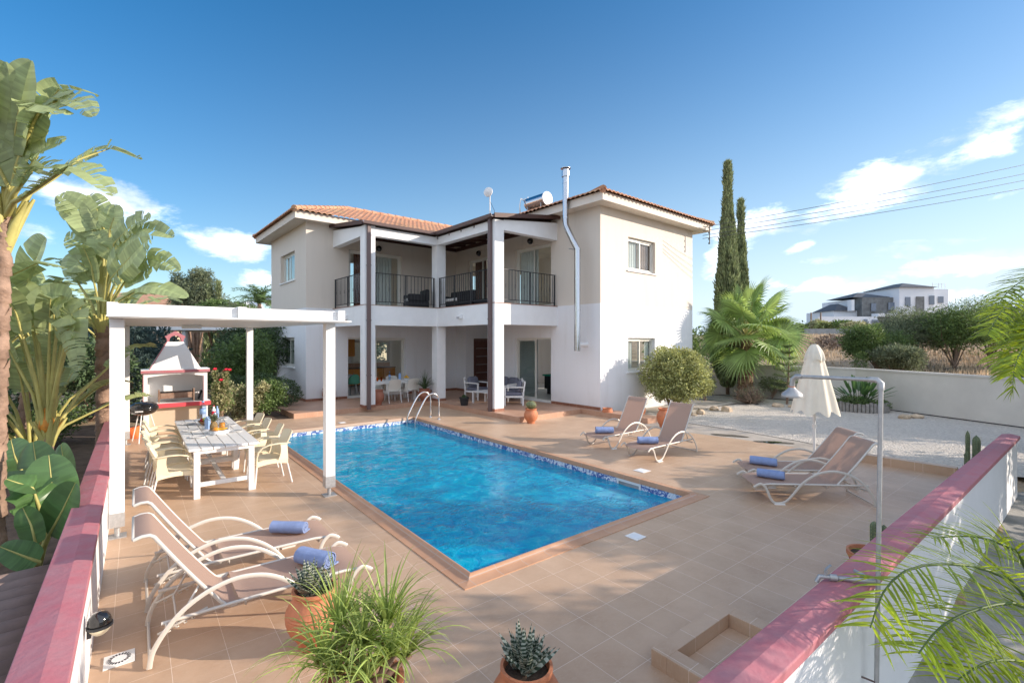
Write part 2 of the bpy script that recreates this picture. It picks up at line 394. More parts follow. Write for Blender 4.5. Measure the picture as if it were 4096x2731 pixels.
# two-tone render of the villa: white below the first-floor line, cream above
m, t, b = newmat('villa_render'); g = N(t, 'ShaderNodeNewGeometry'); s = N(t, 'ShaderNodeSeparateXYZ'); t.links.new(g.outputs['Position'], s.inputs[0])
nn = noise_(t, g.outputs['Position'], 1.3, 6); k = mathn(t, 'GREATER_THAN', s.outputs[2], 3.54)
c = mixc(t, k, (.80, .80, .82), (.70, .625, .545)); c = mixc(t, mathn(t, 'MULTIPLY', nn, .12), c, (.52, .47, .40)); mpp = N(t, 'ShaderNodeMapping'); mpp.inputs['Scale'].default_value = (1, 1, .10); t.links.new(g.outputs['Position'], mpp.inputs[0]); c = mixc(t, mathn(t, 'MULTIPLY', ramp(t, noise_(t, mpp.outputs[0], 3.5, 6, .7), [(.52, (0,0,0)), (.75, (1,1,1))]), .16), c, (.42, .37, .31)); lowd = N(t, 'ShaderNodeMapRange'); t.links.new(s.outputs[2], lowd.inputs[0]); lowd.inputs['From Min'].default_value = .75; lowd.inputs['From Max'].default_value = .15; c = mixc(t, mathn(t, 'MULTIPLY', mathn(t, 'MULTIPLY', lowd.outputs[0], noise_(t, g.outputs['Position'], 5, 6, .7)), .32), c, (.45, .36, .28)); t.links.new(c, b.inputs['Base Color'])
b.inputs['Roughness'].default_value = .85
bp = N(t, 'ShaderNodeBump'); bp.inputs['Strength'].default_value = .18; bp.inputs['Distance'].default_value = .01; t.links.new(noise_(t, g.outputs['Position'], 60, 4), bp.inputs['Height']); t.links.new(bp.outputs[0], b.inputs['Normal'])
mat('cream_render', (.72, .65, .57), .85, var=.04, vs=2, bump=.12, bs=60)
mat('terrace_render', (.76, .71, .64), .85, var=.03, vs=2)
mat('garden_wall_render', (.62, .585, .53), .85, var=.07, vs=1.2, bump=.2, bs=30, col2=None)
# clay roof tiles
m, t, b = newmat('roof_tile'); v = N(t, 'ShaderNodeTexCoord').outputs['Object']
c = ramp(t, noise_(t, v, 5, 6), [(.3, (.42, .20, .12)), (.55, (.55, .29, .175)), (.75, (.64, .40, .27))])
c = mixc(t, ramp(t, noise_(t, v, 1.1, 5), [(.52, (0,0,0)), (.75, (1,1,1))]), c, (.46, .33, .18))
t.links.new(c, b.inputs['Base Color']); b.inputs['Roughness'].default_value = .85
# pool
def water():
    m, t, b = newmat('water'); nt = t.nodes; v = N(t, 'ShaderNodeTexCoord').outputs['Object']
    n1 = noise_(t, v, 5.0, 5, .6, .8); n2 = noise_(t, v, 19.0, 3, .55, .6)
    calm = noise_(t, v, .55, 2, .5); hgt = mathn(t, 'ADD', mathn(t, 'MULTIPLY', n1, 1.0), mathn(t, 'MULTIPLY', n2, .32)); hb = mathn(t, 'MULTIPLY', hgt, ramp(t, calm, [(.40, (.22,.22,.22)), (.62, (1.15,1.15,1.15))]))
    bp = N(t, 'ShaderNodeBump'); bp.inputs['Strength'].default_value = .7; bp.inputs['Distance'].default_value = .075; t.links.new(hb, bp.inputs['Height'])
    fr = N(t, 'ShaderNodeFresnel'); fr.inputs[0].default_value = 1.33; t.links.new(bp.outputs[0], fr.inputs[1])
    gl = N(t, 'ShaderNodeBsdfGlossy'); gl.inputs['Roughness'].default_value = .03; t.links.new(bp.outputs[0], gl.inputs['Normal'])
    rf = N(t, 'ShaderNodeBsdfRefraction'); rf.inputs['IOR'].default_value = 1.33; rf.inputs['Roughness'].default_value = .0; rf.inputs[0].default_value = (.42, .85, 1, 1); t.links.new(bp.outputs[0], rf.inputs['Normal'])
    tr = N(t, 'ShaderNodeBsdfTransparent'); tr.inputs[0].default_value = (.42, .85, 1, 1)
    df = N(t, 'ShaderNodeBsdfDiffuse'); t.links.new(bp.outputs[0], df.inputs['Normal'])
    col = ramp(t, hgt, [(.45, (.0, .34, .68)), (.60, (.0, .46, .80)), (.76, (.0, .60, .88)), (.92, (.14, .76, .95))]); t.links.new(col, df.inputs[0])
    a1 = N(t, 'ShaderNodeMixShader'); a1.inputs[0].default_value = .5; t.links.new(rf.outputs[0], a1.inputs[1]); t.links.new(tr.outputs[0], a1.inputs[2])
    a2 = N(t, 'ShaderNodeMixShader'); a2.inputs[0].default_value = .58; t.links.new(a1.outputs[0], a2.inputs[1]); t.links.new(df.outputs[0], a2.inputs[2])
    a3 = N(t, 'ShaderNodeMixShader'); t.links.new(fr.outputs[0], a3.inputs[0]); t.links.new(a2.outputs[0], a3.inputs[1]); t.links.new(gl.outputs[0], a3.inputs[2])
    t.links.new(a3.outputs[0], nt['Material Output'].inputs[0])
water()
mat('basin', (.05, .42, .66), .4, var=.12, vs=1.5)
m, t, b = newmat('mosaic'); v = N(t, 'ShaderNodeTexCoord').outputs['Object']
vo = N(t, 'ShaderNodeTexVoronoi'); vo.inputs['Scale'].default_value = 60; t.links.new(v, vo.inputs['Vector'])
nn = noise_(t, v, 9, 5, .7, 1.5)
c = ramp(t, nn, [(.40, (.07, .12, .34)), (.49, (.16, .25, .50)), (.53, (.75, .80, .86)), (.62, (.80, .82, .84)), (.7, (.10, .18, .5))])
t.links.new(c, b.inputs['Base Color']); b.inputs['Roughness'].default_value = .25
# sling fabric
def sling():
    m, t, b = newmat('sling'); v = N(t, 'ShaderNodeTexCoord').outputs['Object']; s = N(t, 'ShaderNodeSeparateXYZ'); t.links.new(v, s.inputs[0])
    q = mathn(t, 'FRACT', mathn(t, 'MULTIPLY', s.outputs[1], 90)); st = mathn(t, 'LESS_THAN', q, .38)
    c = mixc(t, st, (.64, .47, .38), (.50, .36, .29)); t.links.new(c, b.inputs['Base Color']); b.inputs['Roughness'].default_value = .8
    tr = N(t, 'ShaderNodeBsdfTranslucent'); t.links.new(c, tr.inputs[0]); tp = N(t, 'ShaderNodeBsdfTransparent')
    a = N(t, 'ShaderNodeMixShader'); a.inputs[0].default_value = .42; t.links.new(b.outputs[0], a.inputs[1]); t.links.new(tr.outputs[0], a.inputs[2])
    a2 = N(t, 'ShaderNodeMixShader'); a2.inputs[0].default_value = .10; t.links.new(a.outputs[0], a2.inputs[1]); t.links.new(tp.outputs[0], a2.inputs[2])
    t.links.new(a2.outputs[0], t.nodes['Material Output'].inputs[0])
sling()
def glass(name, tint, refl=1.5, rough=0.0):
    m, t, b = newmat(name); fr = N(t, 'ShaderNodeFresnel'); ge = N(t, 'ShaderNodeNewGeometry'); mr_ = N(t, 'ShaderNodeMapRange'); t.links.new(ge.outputs['Backfacing'], mr_.inputs[0]); mr_.inputs['To Min'].default_value = refl; mr_.inputs['To Max'].default_value = 1/refl; t.links.new(mr_.outputs[0], fr.inputs[0])
    gl = N(t, 'ShaderNodeBsdfGlossy'); gl.inputs['Roughness'].default_value = .01+rough; tp = N(t, 'ShaderNodeBsdfTransparent'); tp.inputs[0].default_value = (*tint, 1)
    a = N(t, 'ShaderNodeMixShader'); t.links.new(fr.outputs[0], a.inputs[0]); t.links.new(tp.outputs[0], a.inputs[1]); t.links.new(gl.outputs[0], a.inputs[2]); t.links.new(a.outputs[0], t.nodes['Material Output'].inputs[0])
glass('glass', (.93, .96, .95), 1.5); glass('clear_glass', (.93, .94, .95), 1.35); glass('blue_glass', (.72, .82, .95), 1.3); glass('orange_glass', (.9, .55, .1), 1.3)
# pale gravel
m, t, b = newmat('gravel'); v = N(t, 'ShaderNodeTexCoord').outputs['Object']
vo = N(t, 'ShaderNodeTexVoronoi'); vo.inputs['Scale'].default_value = 26; t.links.new(v, vo.inputs['Vector'])
c = mixc(t, noise_(t, v, 1.2, 6), (.56, .50, .42), (.70, .65, .58)); sep = N(t, 'ShaderNodeSeparateColor'); t.links.new(vo.outputs['Color'], sep.inputs[0])
c = mixc(t, mathn(t, 'MULTIPLY', sep.outputs[0], .55), c, (.34, .30, .26)); c = mixc(t, ramp(t, noise_(t, v, 7, 6, .75), [(.60, (0,0,0)), (.70, (1,1,1))]), c, (.30, .23, .17))
t.links.new(c, b.inputs['Base Color']); b.inputs['Roughness'].default_value = .95
bp = N(t, 'ShaderNodeBump'); bp.inputs['Strength'].default_value = .9; bp.inputs['Distance'].default_value = .03; t.links.new(vo.outputs['Distance'], bp.inputs['Height']); t.links.new(bp.outputs[0], b.inputs['Normal'])
# open ground: bare soil, dry field
m, t, b = newmat('ground_mix'); v = N(t, 'ShaderNodeTexCoord').outputs['Object']
c = ramp(t, noise_(t, v, .35, 8, .7), [(.35, (.20, .13, .085)), (.5, (.38, .27, .165)), (.68, (.50, .37, .23))])
c = mixc(t, ramp(t, noise_(t, v, 3, 6, .7), [(.5, (0,0,0)), (.7, (1,1,1))]), c, (.16, .11, .07)); t.links.new(c, b.inputs['Base Color']); b.inputs['Roughness'].default_value = .95
bp = N(t, 'ShaderNodeBump'); bp.inputs['Strength'].default_value = .8; bp.inputs['Distance'].default_value = .1; t.links.new(noise_(t, v, 4, 6), bp.inputs['Height']); t.links.new(bp.outputs[0], b.inputs['Normal'])
# striped aloe
m, t, b = newmat('aloe'); v = N(t, 'ShaderNodeTexCoord').outputs['Object']
wv = N(t, 'ShaderNodeTexWave', bands_direction='Z'); wv.inputs['Scale'].default_value = 14; wv.inputs['Distortion'].default_value = 5; wv.inputs['Detail'].default_value = 2; t.links.new(v, wv.inputs['Vector'])
c = ramp(t, wv.outputs['Fac'], [(.50, (.035, .06, .035)), (.62, (.36, .38, .30))]); t.links.new(c, b.inputs['Base Color']); b.inputs['Roughness'].default_value = .5
# ================================================================== SETTING
def gh(X, Y):
    """height of the open ground"""
    d = Vector((X, Y))-F0; a = d.x*cos(AL)+d.y*sin(AL); bb = -d.x*sin(AL)+d.y*cos(AL)
    z = -0.06
    # the field beyond the pale garden wall climbs gently away from it
    q = max(0, X*.62+Y*.785-23.5)*(1 if X > 2 else max(0, (X+6)/8))
    q *= max(0, min(1, X/6+.3))
    z += min(q*.075, 2.75)+min(max(0, q-36)*.012, 6)
    if X < -16: z += 0
    # lane outside the near red wall drops away
    if bb < -2.9:
        k = max(0, min(1, (9-a)/9)); z -= .06+.52*k*min(1, (-2.9-bb)/.15)
    # hollow under the deck and pool
    if -1.2 < a < 5.2 and -1.2 < bb < 10.4: z = -2.6
    return z
def axis_pts(lo, hi, fine0, fine1, step):
    p = []; x = fine0
    while x <= fine1: p.append(x); x += step
    s = step; x = fine0
    while x > lo: s *= 1.25; x -= s; p.insert(0, x)
    s = step; x = fine1
    while x < hi: s *= 1.25; x += s; p.append(x)
    return p
g = MB(); xs = axis_pts(-1500, 1500, -14, 34, .4); ys = axis_pts(-300, 2500, -2, 48, .4)
W_ = len(ys); g.v = [(x, y, gh(x, y)+(.05*noise.noise(Vector((x*.4, y*.4, 0))) if x*.62+y*.785 > 24 else 0)) for x in xs for y in ys]
g.f = [(i*W_+j, (i+1)*W_+j, (i+1)*W_+j+1, i*W_+j+1) for i in range(len(xs)-1) for j in range(W_-1)]
tag(g.build('ground', 'ground_mix', smooth=True), kind='structure')
def flat(name, pts, z, m_, holes=(), frame='W', edge=.0):
    """a sheet given in world, pool ('P') or villa ('H') coordinates"""
    polys = [[Vector((p[0], p[1], 0)) for p in pts]]+[[Vector((p[0], p[1], 0)) for p in h] for h in holes]
    tr = tessellate_polygon(polys); vs = [p for q in polys for p in q]
    mb = MB(); mb.v = [(p.x, p.y, 0) for p in vs]; mb.f = []
    for a_, b_, c_ in tr:
        n = (vs[b_]-vs[a_]).cross(vs[c_]-vs[a_]).z
        if abs(n) < 1e-9: continue
        mb.f.append((a_, b_, c_) if n > 0 else (a_, c_, b_))
    if edge:
        o = 0
        for q in polys:
            n = len(q); base = len(mb.v); mb.v += [(p.x, p.y, -edge) for p in q]
            for i in range(n): mb.f.append((o+i, base+i, base+(i+1)%n, o+(i+1)%n))
            o += n
    ob = mb.build(name, m_)
    if frame == 'P': ob.location = (F0.x, F0.y, z); ob.rotation_euler = (0, 0, AL)
    elif frame == 'H': ob.location = (C0.x, C0.y, z); ob.rotation_euler = (0, 0, BE)
    else: ob.location = (0, 0, z)
    return tag(ob, kind='structure')
def W2P(x, y): d = Vector((x, y))-F0; return (d.x*cos(AL)+d.y*sin(AL), -d.x*sin(AL)+d.y*cos(AL))
PWID, PLEN = 4.09, 9.3
hole = [(-.13, -.13), (PWID+.16, -.13), (PWID+.16, PLEN+.16), (-.13, PLEN+.16)]
deck = [(-2.95, -2.9), (8.3, -2.9)]+[W2P(*p) for p in [(7.62, 8.3), (6.34, 9.74), (6.30, 10.46), (5.35, 11.47), (4.25, 12.44), (3.4, 13.6), (2.6, 15.6), (0, 20), (-4, 20.5), (-6.9, 15.6), (-6.64, 14.41), (-7.32, 14.08), (-9.6, 13.1)]]+[(-2.95, 12.4)]
flat('pool_deck', deck, 0, 'deck_tile', [hole], 'P', edge=.05)
# coping: flat tile with a raised rounded lip at the water
cp = MB()
def coping_run(p0, p1, nrm):
    prof = [(-.13, 0.0), (-.13, .006), (-.02, .008), (.005, .030), (.03, .046), (.055, .040), (.06, .012), (.06, -.04), (-.13, -.04)]
    p0 = Vector(p0); p1 = Vector(p1); nrm = Vector(nrm); d = (p1-p0).normalized(); L = (p1-p0).length; vs = []; n = len(prof)
    for k, P in enumerate((p0, p1)):
        for (q, z) in prof: vs.append(Vector((P.x, P.y, 0))+Vector((nrm.x*q, nrm.y*q, z))+Vector((d.x, d.y, 0))*(q if k == 0 else -q))
    cp.add(vs, [(i, (i+1)%n, n+(i+1)%n, n+i) for i in range(n)])
coping_run((0, 0), (PWID, 0), (0, 1)); coping_run((PWID, 0), (PWID, PLEN), (-1, 0)); coping_run((PWID, PLEN), (0, PLEN), (0, -1)); coping_run((0, PLEN), (0, 0), (1, 0))
o = cp.build('pool_coping', 'coping_tile', smooth=True, ang=50); o.location = (F0.x, F0.y, .002); o.rotation_euler = (0, 0, AL); tag(o, kind='structure')
bs_ = MB(); x0, x1, y0_, y1_ = .05, PWID-.05, .05, PLEN-.05; Z = -1.45
def basin_side(zt, zb):
    b_ = MB(); b_.add([(x0, y0_, zt), (x1, y0_, zt), (x1, y1_, zt), (x0, y1_, zt), (x0, y0_, zb), (x1, y0_, zb), (x1, y1_, zb), (x0, y1_, zb)], [(1, 0, 4, 5), (2, 1, 5, 6), (3, 2, 6, 7), (0, 3, 7, 4)]); return b_
b_ = basin_side(-.17, Z); b_.add([(x0, y0_, Z), (x1, y0_, Z), (x1, y1_, Z), (x0, y1_, Z)], [(0, 1, 2, 3)])
for o in (b_.build('pool_basin', 'basin'), basin_side(-.03, -.17).build('waterline_tiles', 'mosaic')):
    o.location = (F0.x, F0.y, 0); o.rotation_euler = (0, 0, AL); tag(o, kind='structure')
wb = MB(); nx_, ny_ = 60, 136
random.seed(3)
wb.v = []
for i in range(nx_+1):
    for j in range(ny_+1):
        x = x0+(x1-x0)*i/nx_; y = y0_+(y1_-y0_)*j/ny_
        wb.v.append((x, y, .010*noise.noise(Vector((x*2.2, y*2.2, 1)))+.005*noise.noise(Vector((x*6, y*6, 4)))))
wb.f = [(i*(ny_+1)+j, (i+1)*(ny_+1)+j, (i+1)*(ny_+1)+j+1, i*(ny_+1)+j+1) for i in range(nx_) for j in range(ny_)]
o = wb.build('pool_water', 'water', smooth=True); o.location = (F0.x, F0.y, -.135); o.rotation_euler = (0, 0, AL); tag(o, kind='structure')
# concrete margin, gravel, paths, beds
flat('concrete_path', [(2.2, 15.1), (3.4, 13.6), (4.25, 12.44), (5.35, 11.47), (6.30, 10.46), (6.34, 9.74), (7.3, 10.3), (6.8, 11.15), (5.9, 12.6), (4.8, 14.0), (5.2, 14.9), (5.75, 15.8), (6.76, 16.76), (8.3, 18.2), (8.3, 20.5), (2.9, 16.4)], -.006, 'concrete')
gr = [(4.74, 13.95), (5.86, 12.56), (6.7, 11.2), (7.2, 10.1), (7.9, 9.0), (8.6, 8.3), (10.0, 7.6), (15.2, 7.2), (14.55, 11.0), (12.75, 17.6), (9.0, 21.2), (6.5, 23.5), (5, 22), (8.3, 18.3), (6.76, 16.76), (5.72, 15.82), (5.1, 14.9)]
gm = MB(); flat('gravel', gr, .004, 'gravel')
flat('planting_bed', [(-2.99, -2.5), (-12, -2.5), (-12, 14), (-2.99, 14)], -.03, 'garden_soil', (), 'P')
flat('garden_bed', [(-6.64, 14.41), (-7.32, 14.08), (-9.0, 13.35), (-14, 15), (-14, 34), (-6, 34), (-6, 19)], -.01, 'garden_soil')
# raised kerb between deck and gravel
# lane outside the near wall
ln = MB()
def lanef(s, q):
    a = -3+s*22; bb = -2.93-q*9; p = PW(a, bb); return (p.x, p.y, gh(p.x, p.y)+.02)
ln.grid(lanef, 60, 24)
ln.f = [tuple(reversed(f)) for f in ln.f]
tag(ln.build('lane', 'grey_concrete', smooth=True), kind='structure')
# ---- garden walls
def coped_wall(name, label, L, loc, rz, zb, zt, sgn, tw, oi, oo):
    """runs along local x; local y=0 is the pool side face, thickness grows to sgn*y"""
    t = thing(name, label, 'wall', loc, rz)
    th = tw*sgn; oi *= sgn; oo *= sgn
    MB().box(0, L, min(0, th), max(0, th), zb, zt).build('wall_body', 'white_paint', t)
    c = MB(); n = 1
    for i in range(n):
        xa = L*i/n+.001; xb = L*(i+1)/n-.001; j = .0015*(i % 2)
        P = [(-oi, zt), (-oi, zt+.052+j), (th*.5, zt+.072+j), (th+oo, zt+.052+j), (th+oo, zt)]
        if sgn < 0: P = P[::-1]
        c.prism(P, xa, xb, 'x')
    c.build('coping', 'red_paint', t, bevel=.006)
    return t
p = PW(-2.825, -2.97); lw = coped_wall('garden_wall', 'low white wall with weathered red coping beside the banana plants and dining terrace', 14.2, p, AL+pi/2, -.3, .70, 1, .18, .012, .045)
p = PW(-3.0, -2.825); rw = coped_wall('garden_wall', 'low white wall with red coping running past the outdoor shower pipe to the gravel', 11.35, p, AL, -.9, .80, -1, .14, .035, .035)
# pale boundary wall behind the gravel garden
t = thing('boundary_wall', 'long pale rendered wall with flat coping behind the gravel garden', 'wall')
pl = [(5.2, 24.7), (9.0, 21.35), (12.75, 17.7), (14.45, 11.2), (15.4, 7.0)]
b1 = MB(); b2 = MB()
def strip(mb, pl, off0, off1, z0, z1):
    vs = []; n = len(pl); P = [Vector(p) for p in pl]
    for i, p in enumerate(P):
        d1 = (P[i]-P[i-1]).normalized() if i else (P[1]-P[0]).normalized(); d2 = (P[i+1]-P[i]).normalized() if i < n-1 else d1
        d = (d1+d2).normalized(); nn_ = Vector((-d.y, d.x))/max(.3, d.dot(d1))
        for o_ in (off0, off1):
            for z in (z0, z1): q = p+nn_*o_; vs.append((q.x, q.y, z))
    fs = []
    for i in range(n-1):
        a = i*4; b = a+4
        fs += [(a, b, b+1, a+1), (a+3, b+3, b+2, a+2), (a+1, b+1, b+3, a+3), (a+2, b+2, b, a)]
    fs += [(0, 1, 3, 2), ((n-1)*4+2, (n-1)*4+3, (n-1)*4+1, (n-1)*4)]
    mb.add(vs, fs)
strip(b1, pl, 0, .18, -.3, 1.27); strip(b2, pl, -.03, .21, 1.27, 1.33)
b1.build('wall_body', 'garden_wall_render', t); b2.build('coping', 'garden_wall_render', t)
# kerb between deck and gravel, and shower tray
kb = MB(); k0 = Vector((6.34, 9.74)); k1 = Vector((7.66, 8.22)); d = (k1-k0).normalized(); nn_ = Vector((-d.y, d.x))*-1
if nn_.x < 0: nn_ = -nn_
vs = []
for z in (-.02, .15):
    for q in (k0, k1, k1+nn_*.18, k0+nn_*.18): vs.append((q.x, q.y, z))
kb.add(vs, [(0,1,5,4),(1,2,6,5),(2,3,7,6),(3,0,4,7),(4,5,6,7)])
tag(kb.build('kerb', 'deck_tile'), 'low tiled kerb between the deck and the gravel near the red wall end', 'kerb')
tr_ = MB(); X0, X1, Y0, Y1 = .37, 1.37, -2.78, -1.84
tr_.box(X0, X1, Y1-.13, Y1, -.02, .12).box(X0, X0+.13, Y0, Y1-.13, -.02, .12).box(X1-.13, X1, Y0, Y1-.13, -.02, .12).box(X0+.13, X1-.13, Y0, Y1-.13, -.02, .012)
o = tr_.build('shower_tray', 'deck_tile', bevel=.004); o.location = (F0.x, F0.y, 0); o.rotation_euler = (0, 0, AL)
tag(o, 'square tiled tray with raised kerb against the red coped wall', 'shower tray')
# ================================================================== VILLA
v_ = thing('villa', 'two storey white and cream villa with tiled roofs and a wrap-round balcony behind the pool', 'villa', (C0.x, C0.y, 0), BE)
XR, YB, XL, YL = 5.59, 13.0, -6.45, 8.2
ZT, ZS = .15, 6.63
WT = .22
wl_ = MB()
OPR = [(1.45, 3.03, 4.72, 5.84), (1.44, 3.02, 1.30, 2.44)]
OPA = [(2.21, 4.18, .16, 2.45), (2.21, 4.18, 3.52, 5.80), (5.5, 7.3, 3.52, 5.80)]
wl_.wall('y', 0, WT, 0, XR, -.1, ZS, OPR)                                         # sunlit gable wall
wl_.wall('x', 0, WT, WT, 5.35, -.1, 3.3, OPA[:1]); wl_.wall('x', 0, WT, WT, YL, 3.3, ZS, OPA[1:])  # wall facing the pool
wl_.wall('x', 0, WT, 7.45, YL, -.1, 3.3)                                           # stub by the entrance
wl_.wall('y', 7.45, WT, WT, 1.9, -.1, 3.3, [(.42, 1.42, .15, 2.44)])               # wall holding the entrance door
wl_.wall('y', 5.13, WT, WT, 1.9, -.1, 3.3)
wl_.wall('x', 1.9, WT, 5.13, 7.67, -.1, 3.3)
wl_.wall('y', YL, WT, XL, .22, -.1, ZS, [(-4.92, -2.5, .16, 2.46), (-4.88, -2.66, 3.52, 5.82)])
wl_.wall('x', XL, WT, YL+WT, YB-WT, -.1, ZS, [(9.6, 11.5, 1.32, 2.47), (9.57, 11.5, 4.68, 5.8)])
wl_.wall('y', YB-WT, WT, XL, XR, -.1, ZS, [(-3.0, -1.0, 1.25, 2.35), (-5.6, -3.6, .3, 2.6), (1.2, 3.2, 1.0, 2.3), (-6, -1, 3.8, 6.1), (.6, 5, 3.8, 6.1)])  # back wall, unseen: windows, plus wide openings added to light the rooms
wl_.wall('x', XR-WT, WT, WT, YB-WT, -.1, ZS, [(1.0, 4.7, .3, 2.5), (5.0, 7.0, 1.0, 2.35), (8.6, 12.4, .3, 2.6), (1.0, 4.7, 3.9, 6.0), (8.6, 12.4, 3.9, 6.0)])  # side wall out of view: one window, large openings added to let sun indoors
wl_.build('wall', 'villa_render', v_)
it = MB()   # inner linings and floors
it.box(WT, XR-WT, WT, 5.13, 3.0, 3.3); it.box(XL+WT, 0, YL+WT, YB-WT, 3.0, 3.3); it.box(2.12, XR-WT, 5.13, YB-WT, 3.0, 3.3)
it.box(.001, 2.12, 7.67, YB-WT, 3.0, 3.3)

it.box(3.2, 3.3, WT, 5.13, 3.3, 6.6)
it.build('inner_wall', 'cream_room', v_)
fl = MB(); fl.box(WT, XR-WT, WT, 5.13, -.1, .155); fl.box(2.12, XR-WT, 5.13, YB-WT, -.1, .155); fl.box(XL+WT, 0, YL+WT, YB-WT, -.1, .155)
fl.build('floor', 'white_plastic', v_)
# skirting
e = .012
for q_ in ((-e, 0, -e, 2.19, .15, .24), (-e, 0, 4.2, 5.35, .15, .24), (-e, 0, 7.45, YL-e, .15, .24), (0, .4, 7.45-e, 7.45, .15, .24), (XL, -4.94, YL-e, YL, .15, .24), (-2.48, 0, YL-e, YL, .15, .24), (XL-e, XL, YL-e, YB, .15, .24)):
    MB().box(*q_).build('skirting', 'skirting_tile', v_)
# terrace slab (setting) in villa coordinates
flat('terrace', [(-7.62, 5.48), (-2.87, 5.48), (-2.87, .59), (-.25, .59), (-.25, -1.9), (.35, -1.9), (.35, 1.0), (1.9, 5.35), (1.9, 8.2), (-6.4, 8.3), (-6.4, 13.2), (-7.62, 13.2)], ZT, 'terrace_tile', (), 'H', edge=.17)
# ---- balcony slab with its deep white edge band
BX0, BX1, BY0, BY1 = -5.48, -2.75, 1.9, 5.3
bd = MB(); z0, z1 = 2.86, 3.52; th = .25
bd.box(BX1, 0, BY0, BY0+th, z0, z1); bd.box(BX1, BX1+th, BY0+th, BY1, z0, z1); bd.box(BX0, BX1+th, BY1, BY1+th, z0, z1); bd.box(BX0, BX0+th, BY1+th, YL, z0, z1)
bd.box(BX1+th, 0, BY0+th, BY1+th, 3.12, 3.42); bd.box(BX0+th, 0, BY1+th, YL, 3.12, 3.42)
bd.build('balcony_slab', 'white_paint', v_)
et = MB(); et.box(BX1-.02, 0, BY0-.02, BY0+th, z1, z1+.02); et.box(BX1-.02, BX1+th, BY0+th, BY1-.02, z1, z1+.02); et.box(BX0-.02, BX1+th, BY1-.02, BY1+th, z1, z1+.02); et.box(BX0-.02, BX0+th, BY1+th, YL, z1, z1+.02)
et.build('slab_edge_tiles', 'skirting_tile', v_)
for (x, y, w, d, zt) in ((BX1, BY0, .36, .36, 6.12), (BX1, BY1, .36, .36, 6.14), (BX0, BY1, .36, .36, 6.14)):
    MB().box(x-.004, x+w, y-.004, y+d, .15, zt).build('column', 'white_paint', v_)
    MB().box(x-.014, x+w+.01, y-.014, y+d+.01, .15, .235).build('column_skirting', 'skirting_tile', v_)
# ---- balcony roof beams
bm_ = MB(); zb = 5.82; zt = 6.10
bm_.prism([(BX1+.36, zb), (0, zb), (0, 6.42), (BX1+.36, 6.145)], BY0, BY0+.25, 'y')
bm_.box(BX1, BX1+.25, BY0+.36, BY1, zb, zt); bm_.box(BX0+.36, BX1, BY1, BY1+.25, zb, zt)
bm_.prism([(BY1+.36, zb), (YL, zb), (YL, 6.45), (BY1+.36, 6.145)], BX0, BX0+.25, 'x')
bm_.build('balcony_beam', 'white_paint', v_)
# sloping timber roof over the balcony (mono pitch up to the house walls)
def rz_(x, y):
    d = min(max(0, x-BX1) if y < BY1+2 else 9, 9)
    return d
rf = MB(); o = .12; zr = 6.15; zw = 6.56
rf.add([(BX1-o, BY0-o, zr), (0, BY0-o, zw), (0, YL, zw), (BX1-o, BY1-o, zr), (BX1-o, BY0-o, zr+.06), (0, BY0-o, zw+.06), (0, YL, zw+.06), (BX1-o, BY1-o, zr+.06)],
       [(0,3,2,1), (4,5,6,7), (0,1,5,4), (0,4,7,3)])
rf.add([(BX0-o, BY1-o, zr), (BX1-o, BY1-o, zr), (0, YL, zw), (BX0-o, YL, zw), (BX0-o, BY1-o, zr+.06), (BX1-o, BY1-o, zr+.06), (0, YL, zw+.06), (BX0-o, YL, zw+.06)],
       [(0,3,2,1), (4,5,6,7), (0,1,5,4), (0,4,7,3)])
br = rf.build('balcony_roof', 'dark_timber', v_)
ra = MB()
for k in range(9):
    y = BY0+.35+k*.75
    if y > YL-.2: break
    xs_ = BX1 if y < BY1 else BX1+(y-BY1)*(-BX1)/(YL-BY1)
    ra.add([(xs_, y-.04, 6.03 if y < BY1 else 6.03+(xs_-BX1)*.15), (0, y-.04, 6.43), (0, y+.04, 6.43), (xs_, y+.04, 6.03 if y < BY1 else 6.03+(xs_-BX1)*.15),
            (xs_, y-.04, 6.155+(xs_-BX1)*.14), (0, y-.04, 6.55), (0, y+.04, 6.55), (xs_, y+.04, 6.155+(xs_-BX1)*.14)], [(0,3,2,1),(4,5,6,7),(0,1,5,4),(2,3,7,6),(1,2,6,5),(0,4,7,3)])
for k in range(7):
    x = BX0+.45+k*.75
    ys_ = BY1+.1 if x < BX1 else BY1+(x-BX1)*(YL-BY1)/(-BX1)
    if x > -.3: break
    za = 6.03+(ys_-BY1)*.14
    ra.add([(x-.04, ys_, za), (x+.04, ys_, za), (x+.04, YL, 6.43), (x-.04, YL, 6.43), (x-.04, ys_, za+.12), (x+.04, ys_, za+.12), (x+.04, YL, 6.55), (x-.04, YL, 6.55)], [(0,3,2,1),(4,5,6,7),(0,1,5,4),(1,2,6,5),(2,3,7,6),(3,0,4,7)])
ra.box(-.07, -.001, BY0+.3, YL, 6.30, 6.44); ra.box(BX0+.3, 0, YL-.07, YL-.001, 6.30, 6.44)
ra.build('rafter', 'dark_timber', br)
gt = MB(); q = .14
def gutter(p0, p1):
    p0 = Vector(p0); p1 = Vector(p1); d = (p1-p0).normalized(); n_ = Vector((d.y, -d.x, 0))
    prof = [(0, .09), (-.0, 0), (.10, -.0), (.12, .09), (.105, .09), (.09, .015), (.012, .015), (.012, .09)]
    vs = [P+n_*a+Vector((0, 0, z)) for P in (p0, p1) for a, z in prof]; n = len(prof)
    gt.add(vs, [(i, (i+1)%n, n+(i+1)%n, n+i) for i in range(n)]+[tuple(range(n)), tuple(range(2*n-1, n-1, -1))])
gutter((BX0-o, BY1-o, 6.14), (BX1-o-.0, BY1-o, 6.14)); gutter((BX1-o, BY1-o, 6.14), (BX1-o, BY0-o, 6.14))
